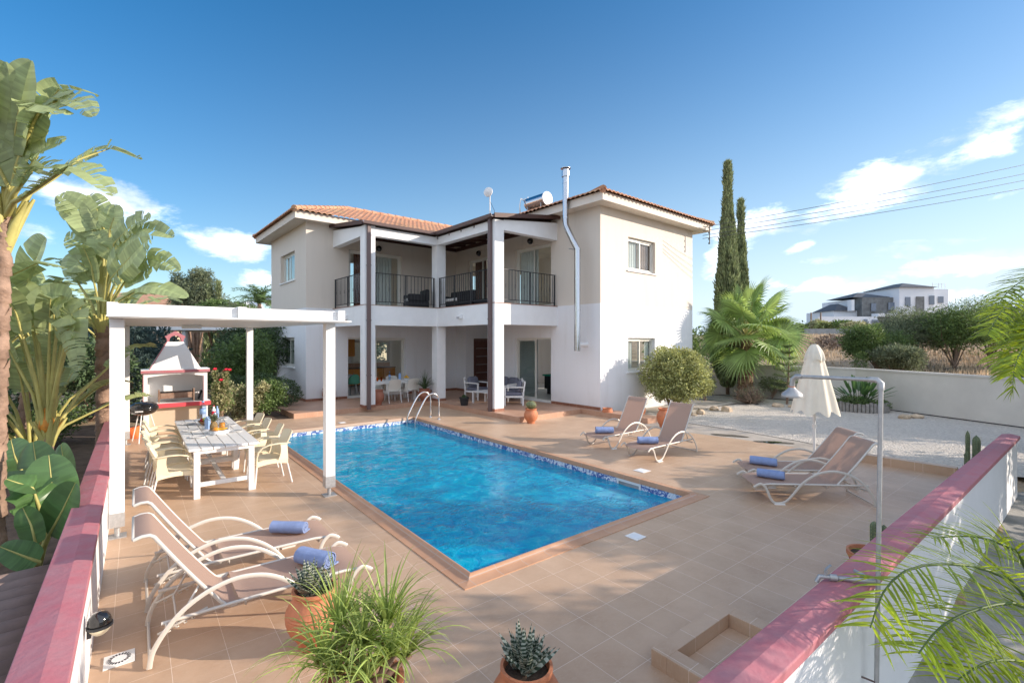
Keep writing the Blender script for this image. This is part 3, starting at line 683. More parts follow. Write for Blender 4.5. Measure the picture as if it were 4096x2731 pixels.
gt.build('gutter', 'brown_metal', v_)
# barge boards showing the slope
MB().prism([(BX1-o, 6.12), (0, zw-.03), (0, zw+.09), (BX1-o, 6.26)], BY0-o-.03, BY0-o, 'y').build('barge_board', 'dark_timber', v_)
MB().prism([(BY1-o, 6.12), (YL, zw-.03), (YL, zw+.09), (BY1-o, 6.26)], BX0-o-.03, BX0-o, 'x').build('barge_board', 'dark_timber', v_)
def downpipe(x, y, side):
    d = MB(); d.box(x-.055, x+.055, y-.05, y+.05, .1, 6.16)
    for z in (1.2, 3.0, 4.8): d.box(x-.065, x+.065, y-.06, y+.06, z, z+.03)
    d.build('downpipe', 'brown_metal', v_)
downpipe(BX1-.06, BY0+.16, 0); downpipe(BX0+.11, BY1-.06, 0)
# ---- railings
def railing(p0, p1, z=3.54, h=1.07):
    p0 = Vector((*p0, 0)); p1 = Vector((*p1, 0)); L = (p1-p0).length; d = (p1-p0)/L; an = math.atan2(d.y, d.x)
    r = MB(); r.M = Matrix.Translation((p0.x, p0.y, z)) @ Matrix.Rotation(an, 4, 'Z')
    r.box(0, L, -.022, .022, h-.012, h+.008); r.box(0, L, -.012, .012, .10, .122)
    n = max(2, round(L/1.15)); 
    for k in range(n+1): x = .03+(L-.06)*k/n; r.box(x-.02, x+.02, -.018, .018, 0, h-.012)
    root = r.build('railing', 'iron', v_)
    m_ = int(L/.128); b = MB(); b.M = r.M
    for k in range(1, m_):
        x = L*k/m_; b.box(x-.007, x+.007, -.007, .007, .122, h-.012)
        if k % 3 == 1: b.sphere((x, 0, .56), (.016, .016, .03), 6, 4); b.sphere((x, 0, .60), (.02, .02, .014), 6, 4); b.sphere((x, 0, .52), (.02, .02, .014), 6, 4)
    b.build('baluster', 'iron', root)
railing((BX1+.36, BY0+.06), (-.05, BY0+.06)); railing((BX1+.06, BY0+.36), (BX1+.06, BY1-.06)); railing((BX0+.36, BY1+.06), (BX1-.07, BY1+.06)); railing((BX0+.06, YL-.05), (BX0+.06, BY1+.36))
# ---- eaves, fascia and tiled roofs
OV = .48; FZ0, FZ1 = 6.60, 6.86
ea = MB()
ea.box(-OV, XR+OV, -OV, YB+OV, FZ0+.03, FZ0+.06); ea.box(XL-OV, -OV, YL-OV, YB+OV, FZ0+.03, FZ0+.06)
ea.build('soffit', 'cream_render', v_)
fa = MB(); w = .03
fa.box(-OV-w, XR+OV+w, -OV-w, -OV, FZ0, FZ1); fa.box(-OV-w, -OV, -OV, YL-OV-w, FZ0, FZ1); fa.box(XR+OV, XR+OV+w, -OV, YB+OV, FZ0, FZ1)
fa.box(XL-OV-w, -OV, YL-OV-w, YL-OV, FZ0, FZ1); fa.box(XL-OV-w, XL-OV, YL-OV, YB+OV, FZ0, FZ1); fa.box(XL-OV-w, XR+OV+w, YB+OV, YB+OV+w, FZ0, FZ1)
fa.build('fascia', 'cream_render', v_)
PT = .385
rf = MB()
def slope(P0, e, h, L, tmax, z0=6.87, amp=.035, per=.20):
    P0 = Vector((*P0, z0)); e = Vector((*e, 0)); h = Vector((*h, 0)); nu = int(L/per*6)
    rows = .37
    for i in range(nu):
        s0 = L*i/nu; s1 = L*(i+1)/nu
        t0m, t1m = tmax(s0), tmax(s1); T = max(t0m, t1m)
        if T < .02: continue
        a0 = amp*abs(cos(pi*s0/per))*1.6; a1 = amp*abs(cos(pi*s1/per))*1.6
        k = -.10; j = 0
        while k < T:
            k2 = min(k+rows, T)
            u0, u1 = min(k, t0m), min(k, t1m); w0, w1 = min(k2, t0m), min(k2, t1m); st = .022
            rf.add([P0+e*s0+h*u0+Vector((0,0,u0*PT+a0+st)), P0+e*s1+h*u1+Vector((0,0,u1*PT+a1+st)), P0+e*s1+h*w1+Vector((0,0,w1*PT+a1)), P0+e*s0+h*w0+Vector((0,0,w0*PT+a0)),
                    P0+e*s0+h*u0+Vector((0,0,u0*PT+a0-.004)), P0+e*s1+h*u1+Vector((0,0,u1*PT+a1-.004))], [(0,1,2,3), (4,5,1,0)])
            k += rows
o = .05
ex0, ex1, ey0, ey1 = -OV-w-o, XR+OV+w+o, -OV-w-o, YB+OV+w+o
wR = ex1-ex0; hR = wR/2; LR = ey1-ey0
slope((ex0, ey0), (1, 0), (0, 1), wR, lambda s: min(s, wR-s))
slope((ex1, ey0), (0, 1), (-1, 0), LR, lambda s: min(s, hR, LR-s))
slope((ex0, ey1), (0, -1), (1, 0), LR, lambda s: min(s, hR, LR-s))
lx0 = XL-OV-w-o; ly0 = YL-OV-w-o; wL = ey1-ly0; hL = wL/2; LL = ex0+hR-lx0
slope((lx0, ly0), (1, 0), (0, 1), LL, lambda s: min(s, hL))
slope((lx0, ey1), (0, -1), (1, 0), wL, lambda s: min(s, wL-s))
roof = rf.build('roof', 'roof_tile', v_, smooth=False)
sub = MB(); sz = 6.85
def pyr(x0, x1, y0, y1, hh):
    sub.add([(x0, y0, sz), (x1, y0, sz), (x1, y1, sz), (x0, y1, sz)], [(0, 3, 2, 1)])
pyr(ex0+.06, ex1-.06, ey0+.06, ey1-.06, hR); pyr(lx0+.06, ex0+.05, ly0+.06, ey1-.06, hL)
sub.build('roof_deck', 'roof_tile', roof)
def ridge(p0, p1):
    rc = MB()
    p0 = Vector(p0); p1 = Vector(p1); n = int((p1-p0).length/.36); d = (p1-p0)/n
    for k in range(n):
        a = p0+d*k; b = a+d*1.06; rc.tube([a, b], [.115, .092], 10, True)
    rc.build('ridge_cap', 'roof_tile', roof, smooth=True, ang=50)
zR = 6.87+.03
ridge((ex0, ey0, zR), (ex0+hR, ey0+hR, zR+hR*PT)); ridge((ex1, ey0, zR), (ex1-hR, ey0+hR, zR+hR*PT)); ridge((ex0+hR, ey0+hR, zR+hR*PT), (ex0+hR, ey1-hR, zR+hR*PT))
ridge((lx0, ly0, zR), (lx0+hL, ly0+hL, zR+hL*PT)); ridge((lx0+hL, ly0+hL, zR+hL*PT), (ex0+hL, ly0+hL, zR+hL*PT))
ridge((lx0, ey1, zR), (lx0+hL, ly0+hL, zR+hL*PT))
# ---- windows and doors
def window(axis, p, u0, u1, z0, z1, depth, sgn, name='window', panes=2, openl=False, sill=True, door=False, curtain=None, left_open=0):
    """axis 'y': plane y=p seen from -y; axis 'x': plane x=p seen from -x. depth goes inwards."""
    fw = .06
    def T(mb):
        if axis == 'y': mb.M = Matrix.Identity(4)
        else: mb.M = Matrix(((0, 1, 0, 0), (1, 0, 0, 0), (0, 0, 1, 0), (0, 0, 0, 1)))
        return mb
    d0 = p+depth; d1 = d0+.07
    f = T(MB()); f.box(u0, u0+fw, d0, d1, z0, z1); f.box(u1-fw, u1, d0, d1, z0, z1); f.box(u0+fw, u1-fw, d0, d1, z1-fw, z1); f.box(u0+fw, u1-fw, d0, d1, z0, z0+fw)
    if axis == 'x': f.f = [tuple(reversed(q)) for q in f.f]
    fr = f.build(name, 'aluminium_white', v_)
    if sill and not door:
        s_ = T(MB()); s_.box(u0-.08, u1+.08, p-.05, p+depth, z0-.045, z0-.003); 
        if axis == 'x': s_.f = [tuple(reversed(q)) for q in s_.f]
        s_.build('sill', 'white_paint', fr)
    um = (u0+u1)/2
    spans = [(u0+fw, um+.03, d0+.005), (um-.03, u1-fw, d0+.038)]
    for k, (a, b, dd) in enumerate(spans):
        if left_open == 1 and k == 0: continue
        if left_open == 2 and k == 1: a, b = u0+fw+.05, um+.1
        if left_open == 3 and k == 0: a, b = um-.1, u1-fw-.03
        s_ = T(MB()); g_ = .05; z_a, z_b = z0+fw, z1-fw
        s_.box(a, a+g_, dd, dd+.028, z_a, z_b); s_.box(b-g_, b, dd, dd+.028, z_a, z_b); s_.box(a+g_, b-g_, dd, dd+.028, z_b-g_, z_b); s_.box(a+g_, b-g_, dd, dd+.028, z_a, z_a+g_)
        if axis == 'x': s_.f = [tuple(reversed(q)) for q in s_.f]
        sash = s_.build('sash', 'aluminium_white', fr)
        q = T(MB()); q.box(a+g_, b-g_, dd+.011, dd+.017, z_a+g_, z_b-g_)
        if axis == 'x': q.f = [tuple(reversed(z)) for z in q.f]
        q.build('pane', 'glass', fr)
    if curtain:
        c_ = T(MB())
        for (a, b, mname) in curtain:
            c_ = T(MB()); nn2 = 40
            c_.grid(lambda s, r: (a+(b-a)*s, d1+.06+.02*sin(s*(b-a)*50), z0+.04+(z1-z0-.08)*r), nn2, 1)
            c_.build('curtain', mname, fr, smooth=True)
    return fr
mat('aluminium_white', (.70, .68, .62), .35)
window('y', 0, 1.45, 3.03, 4.72, 5.84, .10, 1, curtain=[(2.24, 3.0, 'roller_brown'), (1.5, 2.2, 'white_curtain')])
window('y', 0, 1.44, 3.02, 1.30, 2.44, .10, 1, curtain=[(1.5, 1.95, 'white_curtain'), (2.7, 3.0, 'white_curtain')])
window('x', XL, 9.6, 11.5, 1.32, 2.47, .12, 1, curtain=[(9.7, 11.4, 'white_curtain')])
window('x', XL, 9.57, 11.5, 4.68, 5.8, .12, 1, curtain=[(9.7, 11.4, 'white_curtain')])
window('y', YB-WT, -3.0, -1.0, 1.25, 2.35, .03, 1, sill=False)
window('y', YB-WT, 1.2, 3.2, 1.0, 2.3, .03, 1, sill=False)
window('x', XR-WT, 5.0, 7.0, 1.0, 2.35, .03, 1, sill=False)
window('x', 0, 2.21, 4.18, .16, 2.45, .12, 1, 'sliding_door', door=True, left_open=3)
window('x', 0, 2.21, 4.18, 3.52, 5.80, .12, 1, 'sliding_door', door=True, curtain=[(3.1, 4.1, 'white_curtain')])
window('x', 0, 5.5, 7.3, 3.52, 5.80, .12, 1, 'sliding_door', door=True, curtain=[(6.3, 7.1, 'curtain')])
window('y', YL, -4.92, -2.5, .16, 2.46, .12, 1, 'sliding_door', door=True, left_open=1)
window('y', YL, -4.88, -2.66, 3.52, 5.82, .12, 1, 'sliding_door', door=True, curtain=[(-4.6, -4.0, 'curtain'), (-3.9, -3.0, 'white_curtain')])
# entrance door
d = MB(); d.box(.42, .50, 7.47, 7.60, .15, 2.44).box(1.34, 1.42, 7.47, 7.60, .15, 2.44).box(.5, 1.34, 7.47, 7.60, 2.36, 2.44)
dr = d.build('entrance_door', 'door_wood', v_)
MB().box(.503, 1.337, 7.53, 7.57, .16, 2.357).build('door_leaf', 'door_wood', dr)
for k in range(5): MB().box(.60, 1.20, 7.522, 7.531, .55+.36*k, .575+.36*k).build('inlay_strip', 'steel', dr)
# ---- lamps and boxes on the facade
def bulkhead(x, y, z, ax):
    b = MB(); b.M = Matrix.Translation((x, y, z))
    b.prism([(0, -.06), (-.13, -.06), (-.10, .07), (0, .09)] if ax == 'x' else [(0, -.06), (-.13, -.06), (-.10, .07), (0, .09)], -.10, .10, 'y') if ax == 'x' else b.add([Vector((u_, v2, w_)) for u_ in (-.1, .1) for v2, w_ in [(0, -.06), (-.13, -.06), (-.10, .07), (0, .09)]], [(0,1,2,3), (7,6,5,4), (0,4,5,1), (1,5,6,2), (2,6,7,3), (3,7,4,0)])
    l = b.build('floodlight', 'white_paint', v_, bevel=.01)
    g_ = MB(); g_.M = b.M
    g_.box(-.134, -.128, -.08, .08, -.05, .0) if ax == 'x' else g_.box(-.08, .08, -.134, -.128, -.05, .0)
    g_.build('lens', 'steel', l)
bulkhead(BX1, 3.75, 3.15, 'x'); bulkhead(BX0-.003, 6.9, 3.15, 'x')
for (x, y, ax) in ((-.0, 3.25, 'x'), (-.0, 6.45, 'x'), (-3.68, YL, 'y')):
    b = MB(); c_ = (x-.06, y, 6.0) if ax == 'x' else (x, y-.06, 6.0)
    b.sphere(c_, .10, 14, 10); l = b.build('wall_lamp', 'black_glass', v_, smooth=True)
    r = MB(); P = Vector(c_)
    r.cyl(P+Vector((.06, 0, 0)) if ax == 'x' else P+Vector((0, .06, 0)), P+Vector((0, 0, 0)), .112, .112, 16); r.build('lamp_collar', 'iron', l, smooth=True, ang=40)
# ---- stainless flue
fx = -.62
pts = [(fx, .92, 7.86), (fx, .92, 6.12), (fx, .89, 6.02), (fx+.12, .62, 5.40), (fx+.16, .56, 5.26), (fx+.16, .56, 2.02)]
f = MB(); f.tube(pts, .095, 20); fl_ = f.build('flue', 'flue_steel' if 'flue_steel' in M else 'steel', v_, smooth=True, ang=50)
r = MB()
for z in (7.4, 6.8, 6.28): r.cyl((fx, .92, z), (fx, .92, z+.035), .102, n=20)
for z in (5.25, 4.3, 3.3, 2.45, 2.1): r.cyl((fx+.16, .56, z), (fx+.16, .56, z+.035), .102, n=20)
r.build('flue_joint', 'steel', fl_, smooth=True, ang=40)
r = MB(); r.cyl((fx, .92, 7.62), (fx, .92, 7.80), .125, n=20); r.lathe([(.02, 7.96), (.165, 7.90), (.165, 7.885), (.02, 7.885)], (fx, .92, 0), 24); r.build('flue_cap', 'steel', fl_, smooth=True, ang=40)
MB().cyl((fx+.16, .56, 2.22), (.0, .56, 2.22), .07, n=16).build('flue_inlet', 'white_metal', fl_, smooth=True, ang=40); MB().box(fx+.05, -.5, 1.0, 1.04, 6.68, 6.72).build('flue_bracket', 'steel', fl_); MB().box(fx+.1, -.01, .84, .87, 5.3, 5.33).build('flue_bracket', 'steel', fl_)
# ---- roof equipment
st = thing('solar_water_heater', 'steel solar water tank lying on the tiled roof beside the flue', 'water heater', HW(1.5, 4.5, 7.6), BE)
t_ = MB(); t_.cyl((0, -.55, .42), (0, .55, .42), .25, n=28); t_.build('tank', 'steel', st, smooth=True, ang=40)
t_ = MB(); t_.cyl((0, -.60, .42), (0, -.551, .42), .27, .27, n=28); t_.build('end_cap', 'white_metal', st, smooth=True, ang=40)
t_ = MB(); 
for y in (-.4, .4): t_.box(-.2, -.16, y-.02, y+.02, -.15, .25).box(.16, .2, y-.02, y+.02, -.15, .25)
t_.build('frame', 'galvanised', st)
t_ = MB(); t_.tube([(-.15, .55, .5), (-.35, .62, .62), (-.42, .62, .3), (-.5, .5, 0)], .025, 8); t_.tube([(-.2, .6, .62), (.0, .6, .66), (.02, .6, .75)], .02, 8); t_.build('pipe', 'white_metal', st, smooth=True)
an = thing('dish_antenna', 'white round dish on a thin mast above the balcony roof', 'antenna', HW(-.1, 5.6, 6.7), BE)
t_ = MB(); t_.cyl((0, 0, 0), (0, 0, 1.75), .022, n=10); t_.build('mast', 'white_metal', an, smooth=True, ang=40)
t_ = MB(); dv = Vector((-.8, -.35, .08)).normalized(); c_ = Vector((0, 0, 1.6))+dv*.10
t_.M = Matrix.Translation(c_) @ dv.to_track_quat('Z', 'Y').to_matrix().to_4x4(); t_.lathe([(.04, -.02), (.16, 0), (.195, .025), (.195, .06), (.10, .10), (0.0, .11)], n=24); t_.build('dish', 'white_metal', an, smooth=True, ang=50)
t_ = MB(); t_.tube([(0, 0, 1.3), (.16, -.1, .9), (.1, -.05, .1)], .008, 6); t_.tube([(0,0,.35), (-.5,.6,.45), (-.9,1.0,.1)], .012, 6); t_.build('cable', 'black_pipe', an)
# ================================================================== DECK FURNITURE
# ---- pergola
pg = thing('pergola', 'white timber pergola roofed with white panels over the dining table', 'pergola', PW(0, 0), AL)
PX0, PX1 = -2.74, -.25
def post(x, y, h):
    p = MB().box(x-.07, x+.07, y-.07, y+.07, .13, h).build('post', 'white_wood', pg, bevel=.006)
    s = MB(); s.box(x-.073, x+.073, y-.073, y+.073, .13, .30); s.cyl((x, y, .01), (x, y, .14), .028, n=12); s.box(x-.09, x+.09, y-.09, y+.09, 0.0, .012)
    s.build('post_foot', 'galvanised', p)
for x, y, h in ((PX0, 3.5, 2.61), (PX1, 3.5, 2.61), (PX0, 9.95, 2.68), (PX1, 9.95, 2.68)): post(x, y, h)
rz0, rz1 = 2.615, 2.685       # roof rises slightly to the back
def rq(y): return rz0+(rz1-rz0)*(y-3.2)/6.9
s = MB()
n = 44
for k in range(n):             # narrow ceiling boards running across
    ya = 3.2+6.9*k/n; yb = 3.2+6.9*(k+1)/n-.010
    s.add([(x, y, z) for x, y, z in ((-2.81, ya, rq(ya)), (-.04, ya, rq(ya)), (-.04, yb, rq(yb)), (-2.81, yb, rq(yb)), (-2.81, ya, rq(ya)+.012), (-.04, ya, rq(ya)+.012), (-.04, yb, rq(yb)+.012), (-2.81, yb, rq(yb)+.012))], [(0,3,2,1), (4,5,6,7), (0,1,5,4), (2,3,7,6), (0,4,7,3), (1,2,6,5)])
s.build('roof_panel', 'ceiling_board', pg)
s = MB(); s.add([(-2.83, 3.18, rz0+.013), (-.02, 3.18, rz0+.013), (-.02, 10.12, rz1+.013), (-2.83, 10.12, rz1+.013), (-2.83, 3.18, rz0+.028), (-.02, 3.18, rz0+.028), (-.02, 10.12, rz1+.028), (-2.83, 10.12, rz1+.028)], [(0,3,2,1), (4,5,6,7), (0,1,5,4), (2,3,7,6), (0,4,7,3), (1,2,6,5)])
s.build('roof_sheet', 'white_wood', pg)
for x in (-2.775, -1.46, -.16):
    s = MB(); s.add([(x-.05, 3.2, rz0+.030), (x+.05, 3.2, rz0+.030), (x+.05, 10.1, rz1+.030), (x-.05, 10.1, rz1+.030), (x-.05, 3.2, rz0+.178), (x+.05, 3.2, rz0+.178), (x+.05, 10.1, rz1+.178), (x-.05, 10.1, rz1+.178)], [(0,3,2,1), (4,5,6,7), (0,1,5,4), (2,3,7,6), (0,4,7,3), (1,2,6,5)])
    s.build('rafter', 'white_wood', pg, bevel=.004)
for x0_, x1_ in ((-2.723, -1.512), (-1.408, -.212)):
    s = MB().box(x0_, x1_, 3.26, 3.31, rz0+.031, rz0+.168).build('front_beam', 'white_wood', pg, bevel=.003)
s = MB(); s.box(-1.9, -1.6, 6.6, 6.72, 2.57, 2.637); s.build('ceiling_light', 'white_plastic', pg, bevel=.02)
# ---- long dining table
tb = thing('dining_table', 'long white slatted dining table laid for a meal under the pergola', 'table', PW(-1.49, 6.1), AL)
s = MB(); W2 = .47; L2 = 1.62
for k in range(6):
    a = -W2+2*W2*k/6+.006; b = -W2+2*W2*(k+1)/6-.006
    s.box(a, b, -L2, L2, .715, .75)
s.build('tabletop', 'white_wood', tb, bevel=.004)
for x in (-.36, .36):
    for y in (-1.55, -.05, .12, 1.45): MB().box(x-.04, x+.04, y-.04, y+.04, 0, .66).build('leg', 'white_wood', tb, bevel=.004)
s = MB(); s.box(-.40, .40, -1.585, -1.555, .662, .713).box(-.40, .40, 1.55, 1.58, .662, .713).box(-.40, -.375, -1.55, 1.55, .662, .713).box(.375, .40, -1.55, 1.55, .662, .713)
s.build('apron', 'white_wood', tb)
for y in (-1.55, -.05, .12, 1.45): MB().box(-.32, .32, y-.02, y+.02, .17, .23).build('cross_rail', 'white_wood', tb)
for a, b in ((-1.53, -.07), (.14, 1.43)): MB().box(-.03, .03, a, b, .185, .215).build('long_rail', 'white_wood', tb)
# ---- stackable armchairs, facing +x
def armchair(name, label, seat, legm, loc, rz, group):
    t = thing(name, label, 'chair', loc, rz, group)
    s = MB(); s.grid(lambda u_, v2: (-.22+.46*u_, (-.24+.48*v2)*(1-.06*u_), .425+.02*(1-u_)*0-.018*sin(pi*v2)*sin(pi*u_)-.03*max(0, u_-.85)/.15+.02*max(0, .15-u_)), 10, 8, .022)
    s.build('seat', seat, t, smooth=True, ang=60)
    s = MB(); s.grid(lambda u_, v2: (-.20-.13*u_-.03*u_*u_+.05*(2*v2-1)**2, (-.225+.45*v2)*(1+.02*u_-.22*max(0, u_-.86)*abs(2*v2-1)), .43+.40*u_-.02*abs(2*v2-1)**3*u_), 10, 8, .018)
    s.build('backrest', seat, t, smooth=True, ang=60)
    for sg in (-1, 1):
        y = .265*sg
        s = MB(); s.tube([(-.27, y*.86, .66), (-.2, y*.98, .665), (-.1, y*1.03, .675), (.05, y*1.06, .672), (.16, y*1.05, .64), (.215, y*1.02, .57), (.235, y*.98, .48), (.24, y*.95, .37)], [.018, .026, .03, .032, .032, .03, .03, .03], 8, True, (1, .42), (0, .001, 1) if False else None)
        # web joining arm, back and seat
        s.grid(lambda u_, v2: (-.235+.02*v2+u_*(.06+.10*(1-v2)**2+.05*v2), y*(.90+.08*u_), .40+.27*v2), 3, 6, .014)
        s.grid(lambda u_, v2: (-.23+.47*u_, y*.94, .33+.085*v2+.03*sin(pi*u_)*(1-v2)), 8, 1, .014)
        s.build('armrest', seat, t, smooth=True, ang=60)
        s = MB(); s.cyl((-.21, y*.86, .41), (-.30, y*.90, 0), .0125, n=8); s.build('leg', legm, t, smooth=True, ang=60)
        s = MB(); s.cyl((.225, y*.92, .42), (.26, y*.93, 0), .0125, n=8); s.build('leg', legm, t, smooth=True, ang=60)
    return t
GL = 'cream armchairs along the dining table under the pergola'
lab = ['cream plastic armchair nearest the camera on the wall side of the pergola table', 'cream plastic armchair second from the camera on the wall side of the pergola table',
       'cream plastic armchair third from the camera on the wall side of the pergola table', 'cream plastic armchair fourth from the camera on the wall side of the pergola table', 'cream plastic armchair on the wall side of the pergola table, nearest the barbecue']
ch = armchair('armchair', lab[0], 'cream_plastic', 'white_metal', PW(-2.10, 4.87), AL, GL)
for k, (a, b, r) in enumerate([(-2.13, 5.50, .03), (-2.15, 6.13, -.04), (-2.14, 6.78, .02), (-2.12, 7.44, 0)]): dup(ch, PW(a, b), AL+r, lab[k+1])
lab = ['cream plastic armchair nearest the camera on the pool side of the pergola table', 'cream plastic armchair second from the camera on the pool side of the pergola table',
       'cream plastic armchair third from the camera on the pool side of the pergola table', 'cream plastic armchair on the pool side of the pergola table, nearest the planting bed']
for k, (a, b, r) in enumerate([(-.83, 4.80, .05), (-.80, 5.50, -.07), (-.84, 6.32, .04), (-.82, 7.10, .10)]): dup(ch, PW(a, b), AL+pi+r, lab[k])
# ---- things on the pergola table (local table coordinates to world)
def TP(x, y, z=.75): p = PW(-1.49+x, 6.1+y); return (p.x, p.y, z)
def plate(lbl, x, y, ang=0, z=.75, frame=TP, group='place settings on the pergola table'):
    t = thing('plate', lbl, 'plate', frame(x, y, z), ang, group)
    MB().lathe([(.0, .004), (.07, .004), (.078, .008), (.125, .02), (.125, .016), (.075, .001), (.0, .001)], n=28).build('dish', 'white_paint', t, smooth=True, ang=50)
    for nm, a in (('knife', -.03), ('fork', .03)):
        MB().box(-.10, .10, a-.006, a+.006, .022, .026).build(nm, 'chrome', t)
    return t
plate('white plate with cutlery nearest the camera on the wall side of the pergola table', -.26, -.62, .3)
plate('white plate with cutlery second on the wall side of the pergola table', -.30, .12, .5)
plate('white plate with cutlery farthest on the wall side of the pergola table', -.30, .95, .4)
plate('white plate with crossed cutlery nearest the camera on the pool side of the pergola table', .30, -.42, 1.1)
plate('white plate with cutlery second on the pool side of the pergola table', .30, .32, .9)
plate('white plate with cutlery farthest on the pool side of the pergola table', .28, 1.28, .9)
def tumbler(lbl, x, y, z=.75, frame=TP, h=.12, r=.036, mt='clear_glass', group='tumblers on the pergola table'):
    s = MB().lathe([(r*.82, 0), (r, h), (r*.93, h), (r*.76, .012), (0, .012)], n=20); o = s.build('tumbler', mt, smooth=True, ang=50)
    o.location = frame(x, y, z); return tag(o, lbl, 'glass', group)
tumbler('clear tumbler nearest the camera on the pergola table', -.07, -.58); tumbler('clear tumbler beside the second plate on the wall side', -.12, .06)
tumbler('tall clear glass at the far wall side of the pergola table', -.10, 1.02, h=.16); tumbler('clear tumbler between the fruit platter and a plate', .19, -.30, h=.14)
tumbler('clear tumbler behind the juice carafe', .14, .35, h=.14)
# fruit platter with pineapple
pt = thing('fruit_platter', 'round white dish holding a pineapple and bananas on the pergola table', 'platter', TP(.06, -.42))
MB().lathe([(.13, 0), (.155, .01), (.155, .062), (.145, .062), (.14, .02), (0, .02)], n=32).build('dish', 'white_paint', pt, smooth=True, ang=40)
def pineapple(lbl, loc, group=None):
    t = thing('pineapple', lbl, 'pineapple', loc)
    MB().sphere((0, 0, .10), (.062, .062, .095), 18, 12).build('fruit_body', 'pineapple', t, smooth=True)
    c = MB(); random.seed(5)
    for k in range(46):
        a = k*2.4; l = .09+.12*(1-k/46)*.6+.04*random.random(); up_ = .25+.75*(k/46)
        d = Vector((cos(a)*(1-up_*.75), sin(a)*(1-up_*.75), up_)).normalized(); b = Vector((0, 0, .185+.03*k/46)); sd_ = Vector((-sin(a), cos(a), 0))*.010
        m_ = b+d*l*.55; tp = b+d*l+Vector((cos(a), sin(a), 0))*.02
        c.add([b-sd_, b+sd_, m_+sd_*1.1, m_-sd_*1.1, tp], [(0,1,2,3), (3,2,4)])
    c.build('leaf_crown', 'leaf_olive', t); return t
pineapple('whole pineapple with a leafy crown standing in the white dish', TP(-.02, -.42, .77))
bn = MB()
for k in range(3): bn.tube([(-.09, -.02+.03*k, .085), (-.04, .0+.03*k, .068), (.02, .0+.03*k, .066), (.08, -.02+.03*k, .085)], [.008, .018, .018, .006], 8)
o = bn.build('bananas', 'yellow_fruit', smooth=True); o.location = TP(.09, -.45, .75); o.rotation_euler = (0, 0, .3); tag(o, 'bunch of yellow bananas beside the pineapple', 'fruit')
o = MB().sphere((0, 0, 0), (.055, .04, .035), 14, 10).build('orange', 'orange_fruit', smooth=True); o.location = TP(.0, -.50, .835); tag(o, 'orange fruit against the pineapple', 'fruit')
# wicker bowl of fruit
wb_ = thing('fruit_basket', 'brown wicker basket of fruit at the far end of the pergola table', 'basket', TP(-.02, .72))
MB().lathe([(.07, 0), (.13, .07), (.14, .075), (.125, .07), (.07, .012), (0, .012)], n=26).build('basket_bowl', 'wicker', wb_, smooth=True)
for nm, m_, p in (('lemon', 'yellow_fruit', (.03, .02, .10)), ('pear', 'green_fruit', (.0, -.03, .105)), ('apple', 'red_fruit', (-.06, -.02, .085)), ('plum', 'red_fruit', (.07, -.05, .08)), ('peach', 'orange_fruit', (-.04, .06, .085))):
    o = MB().sphere((0, 0, 0), .04, 12, 8).build(nm, m_, smooth=True); o.location = Vector(TP(-.02, .72))+Vector(p); tag(o, nm+' in the wicker basket', 'fruit')
sh = thing('cocktail_shaker', 'tall steel cocktail shaker beside the wicker basket', 'shaker', TP(.10, .48))
MB().lathe([(.034, 0), (.044, .17), (.044, .175), (.03, .19), (.0, .19)], n=22).build('cup', 'chrome', sh, smooth=True, ang=50)
MB().lathe([(.043, .176), (.036, .21), (.018, .235), (.018, .255), (0, .257)], n=22).build('cap', 'chrome', sh, smooth=True, ang=50)
def bottle(lbl, loc, h=.30, r=.042, mt='blue_glass', capm='label_blue', labm='label_blue', group=None):
    t = thing('water_bottle', lbl, 'bottle', loc, 0, group)
    MB().lathe([(r*.9, 0), (r, .012), (r, h*.30), (r*.93, h*.34), (r, h*.38), (r, h*.68), (r*.4, h*.86), (r*.36, h*.93), (0, h*.93)], n=20).build('bottle_body', mt, t, smooth=True, ang=60)
    MB().cyl((0, 0, h*.93), (0, 0, h), r*.42, n=16).build('cap', capm, t)
    MB().lathe([(r*1.012, h*.36), (r*1.012, h*.62)], n=20).build('label_band', labm, t, smooth=True)
    return t
bottle('large clear water bottle with a blue cap at the far end of the pergola table', TP(-.02, 1.25), .40, .058)
bottle('slim pale bottle beside the large water bottle', TP(.16, 1.22), .30, .036, 'white_plastic', 'red_fruit', 'rose')
bottle('small dark blue bottle behind the pineapple', TP(.24, 1.40), .26, .032, 'label_blue')
cf = thing('juice_carafe', 'glass carafe of orange juice beside the pineapple', 'carafe', TP(.17, .12))
MB().lathe([(.045, 0), (.055, .04), (.05, .12), (.025, .18), (.034, .22), (.03, .22), (.022, .18), (.047, .12), (.05, .04), (0, .01)], n=22).build('carafe_body', 'clear_glass', cf, smooth=True)
MB().lathe([(0, .014), (.046, .014), (.05, .04), (.045, .10), (0, .10)], n=22).build('juice', 'orange_fruit', cf, smooth=True)
s = MB().box(-.035, .035, -.035, .035, 0, .19); s.prism([(-.035, .19), (.035, .19), (0, .23)], -.035, .035, 'y'); o = s.build('milk_carton', 'label_blue', bevel=.003); o.location = TP(-.05, .18); tag(o, 'blue and white carton behind the pineapple', 'carton')
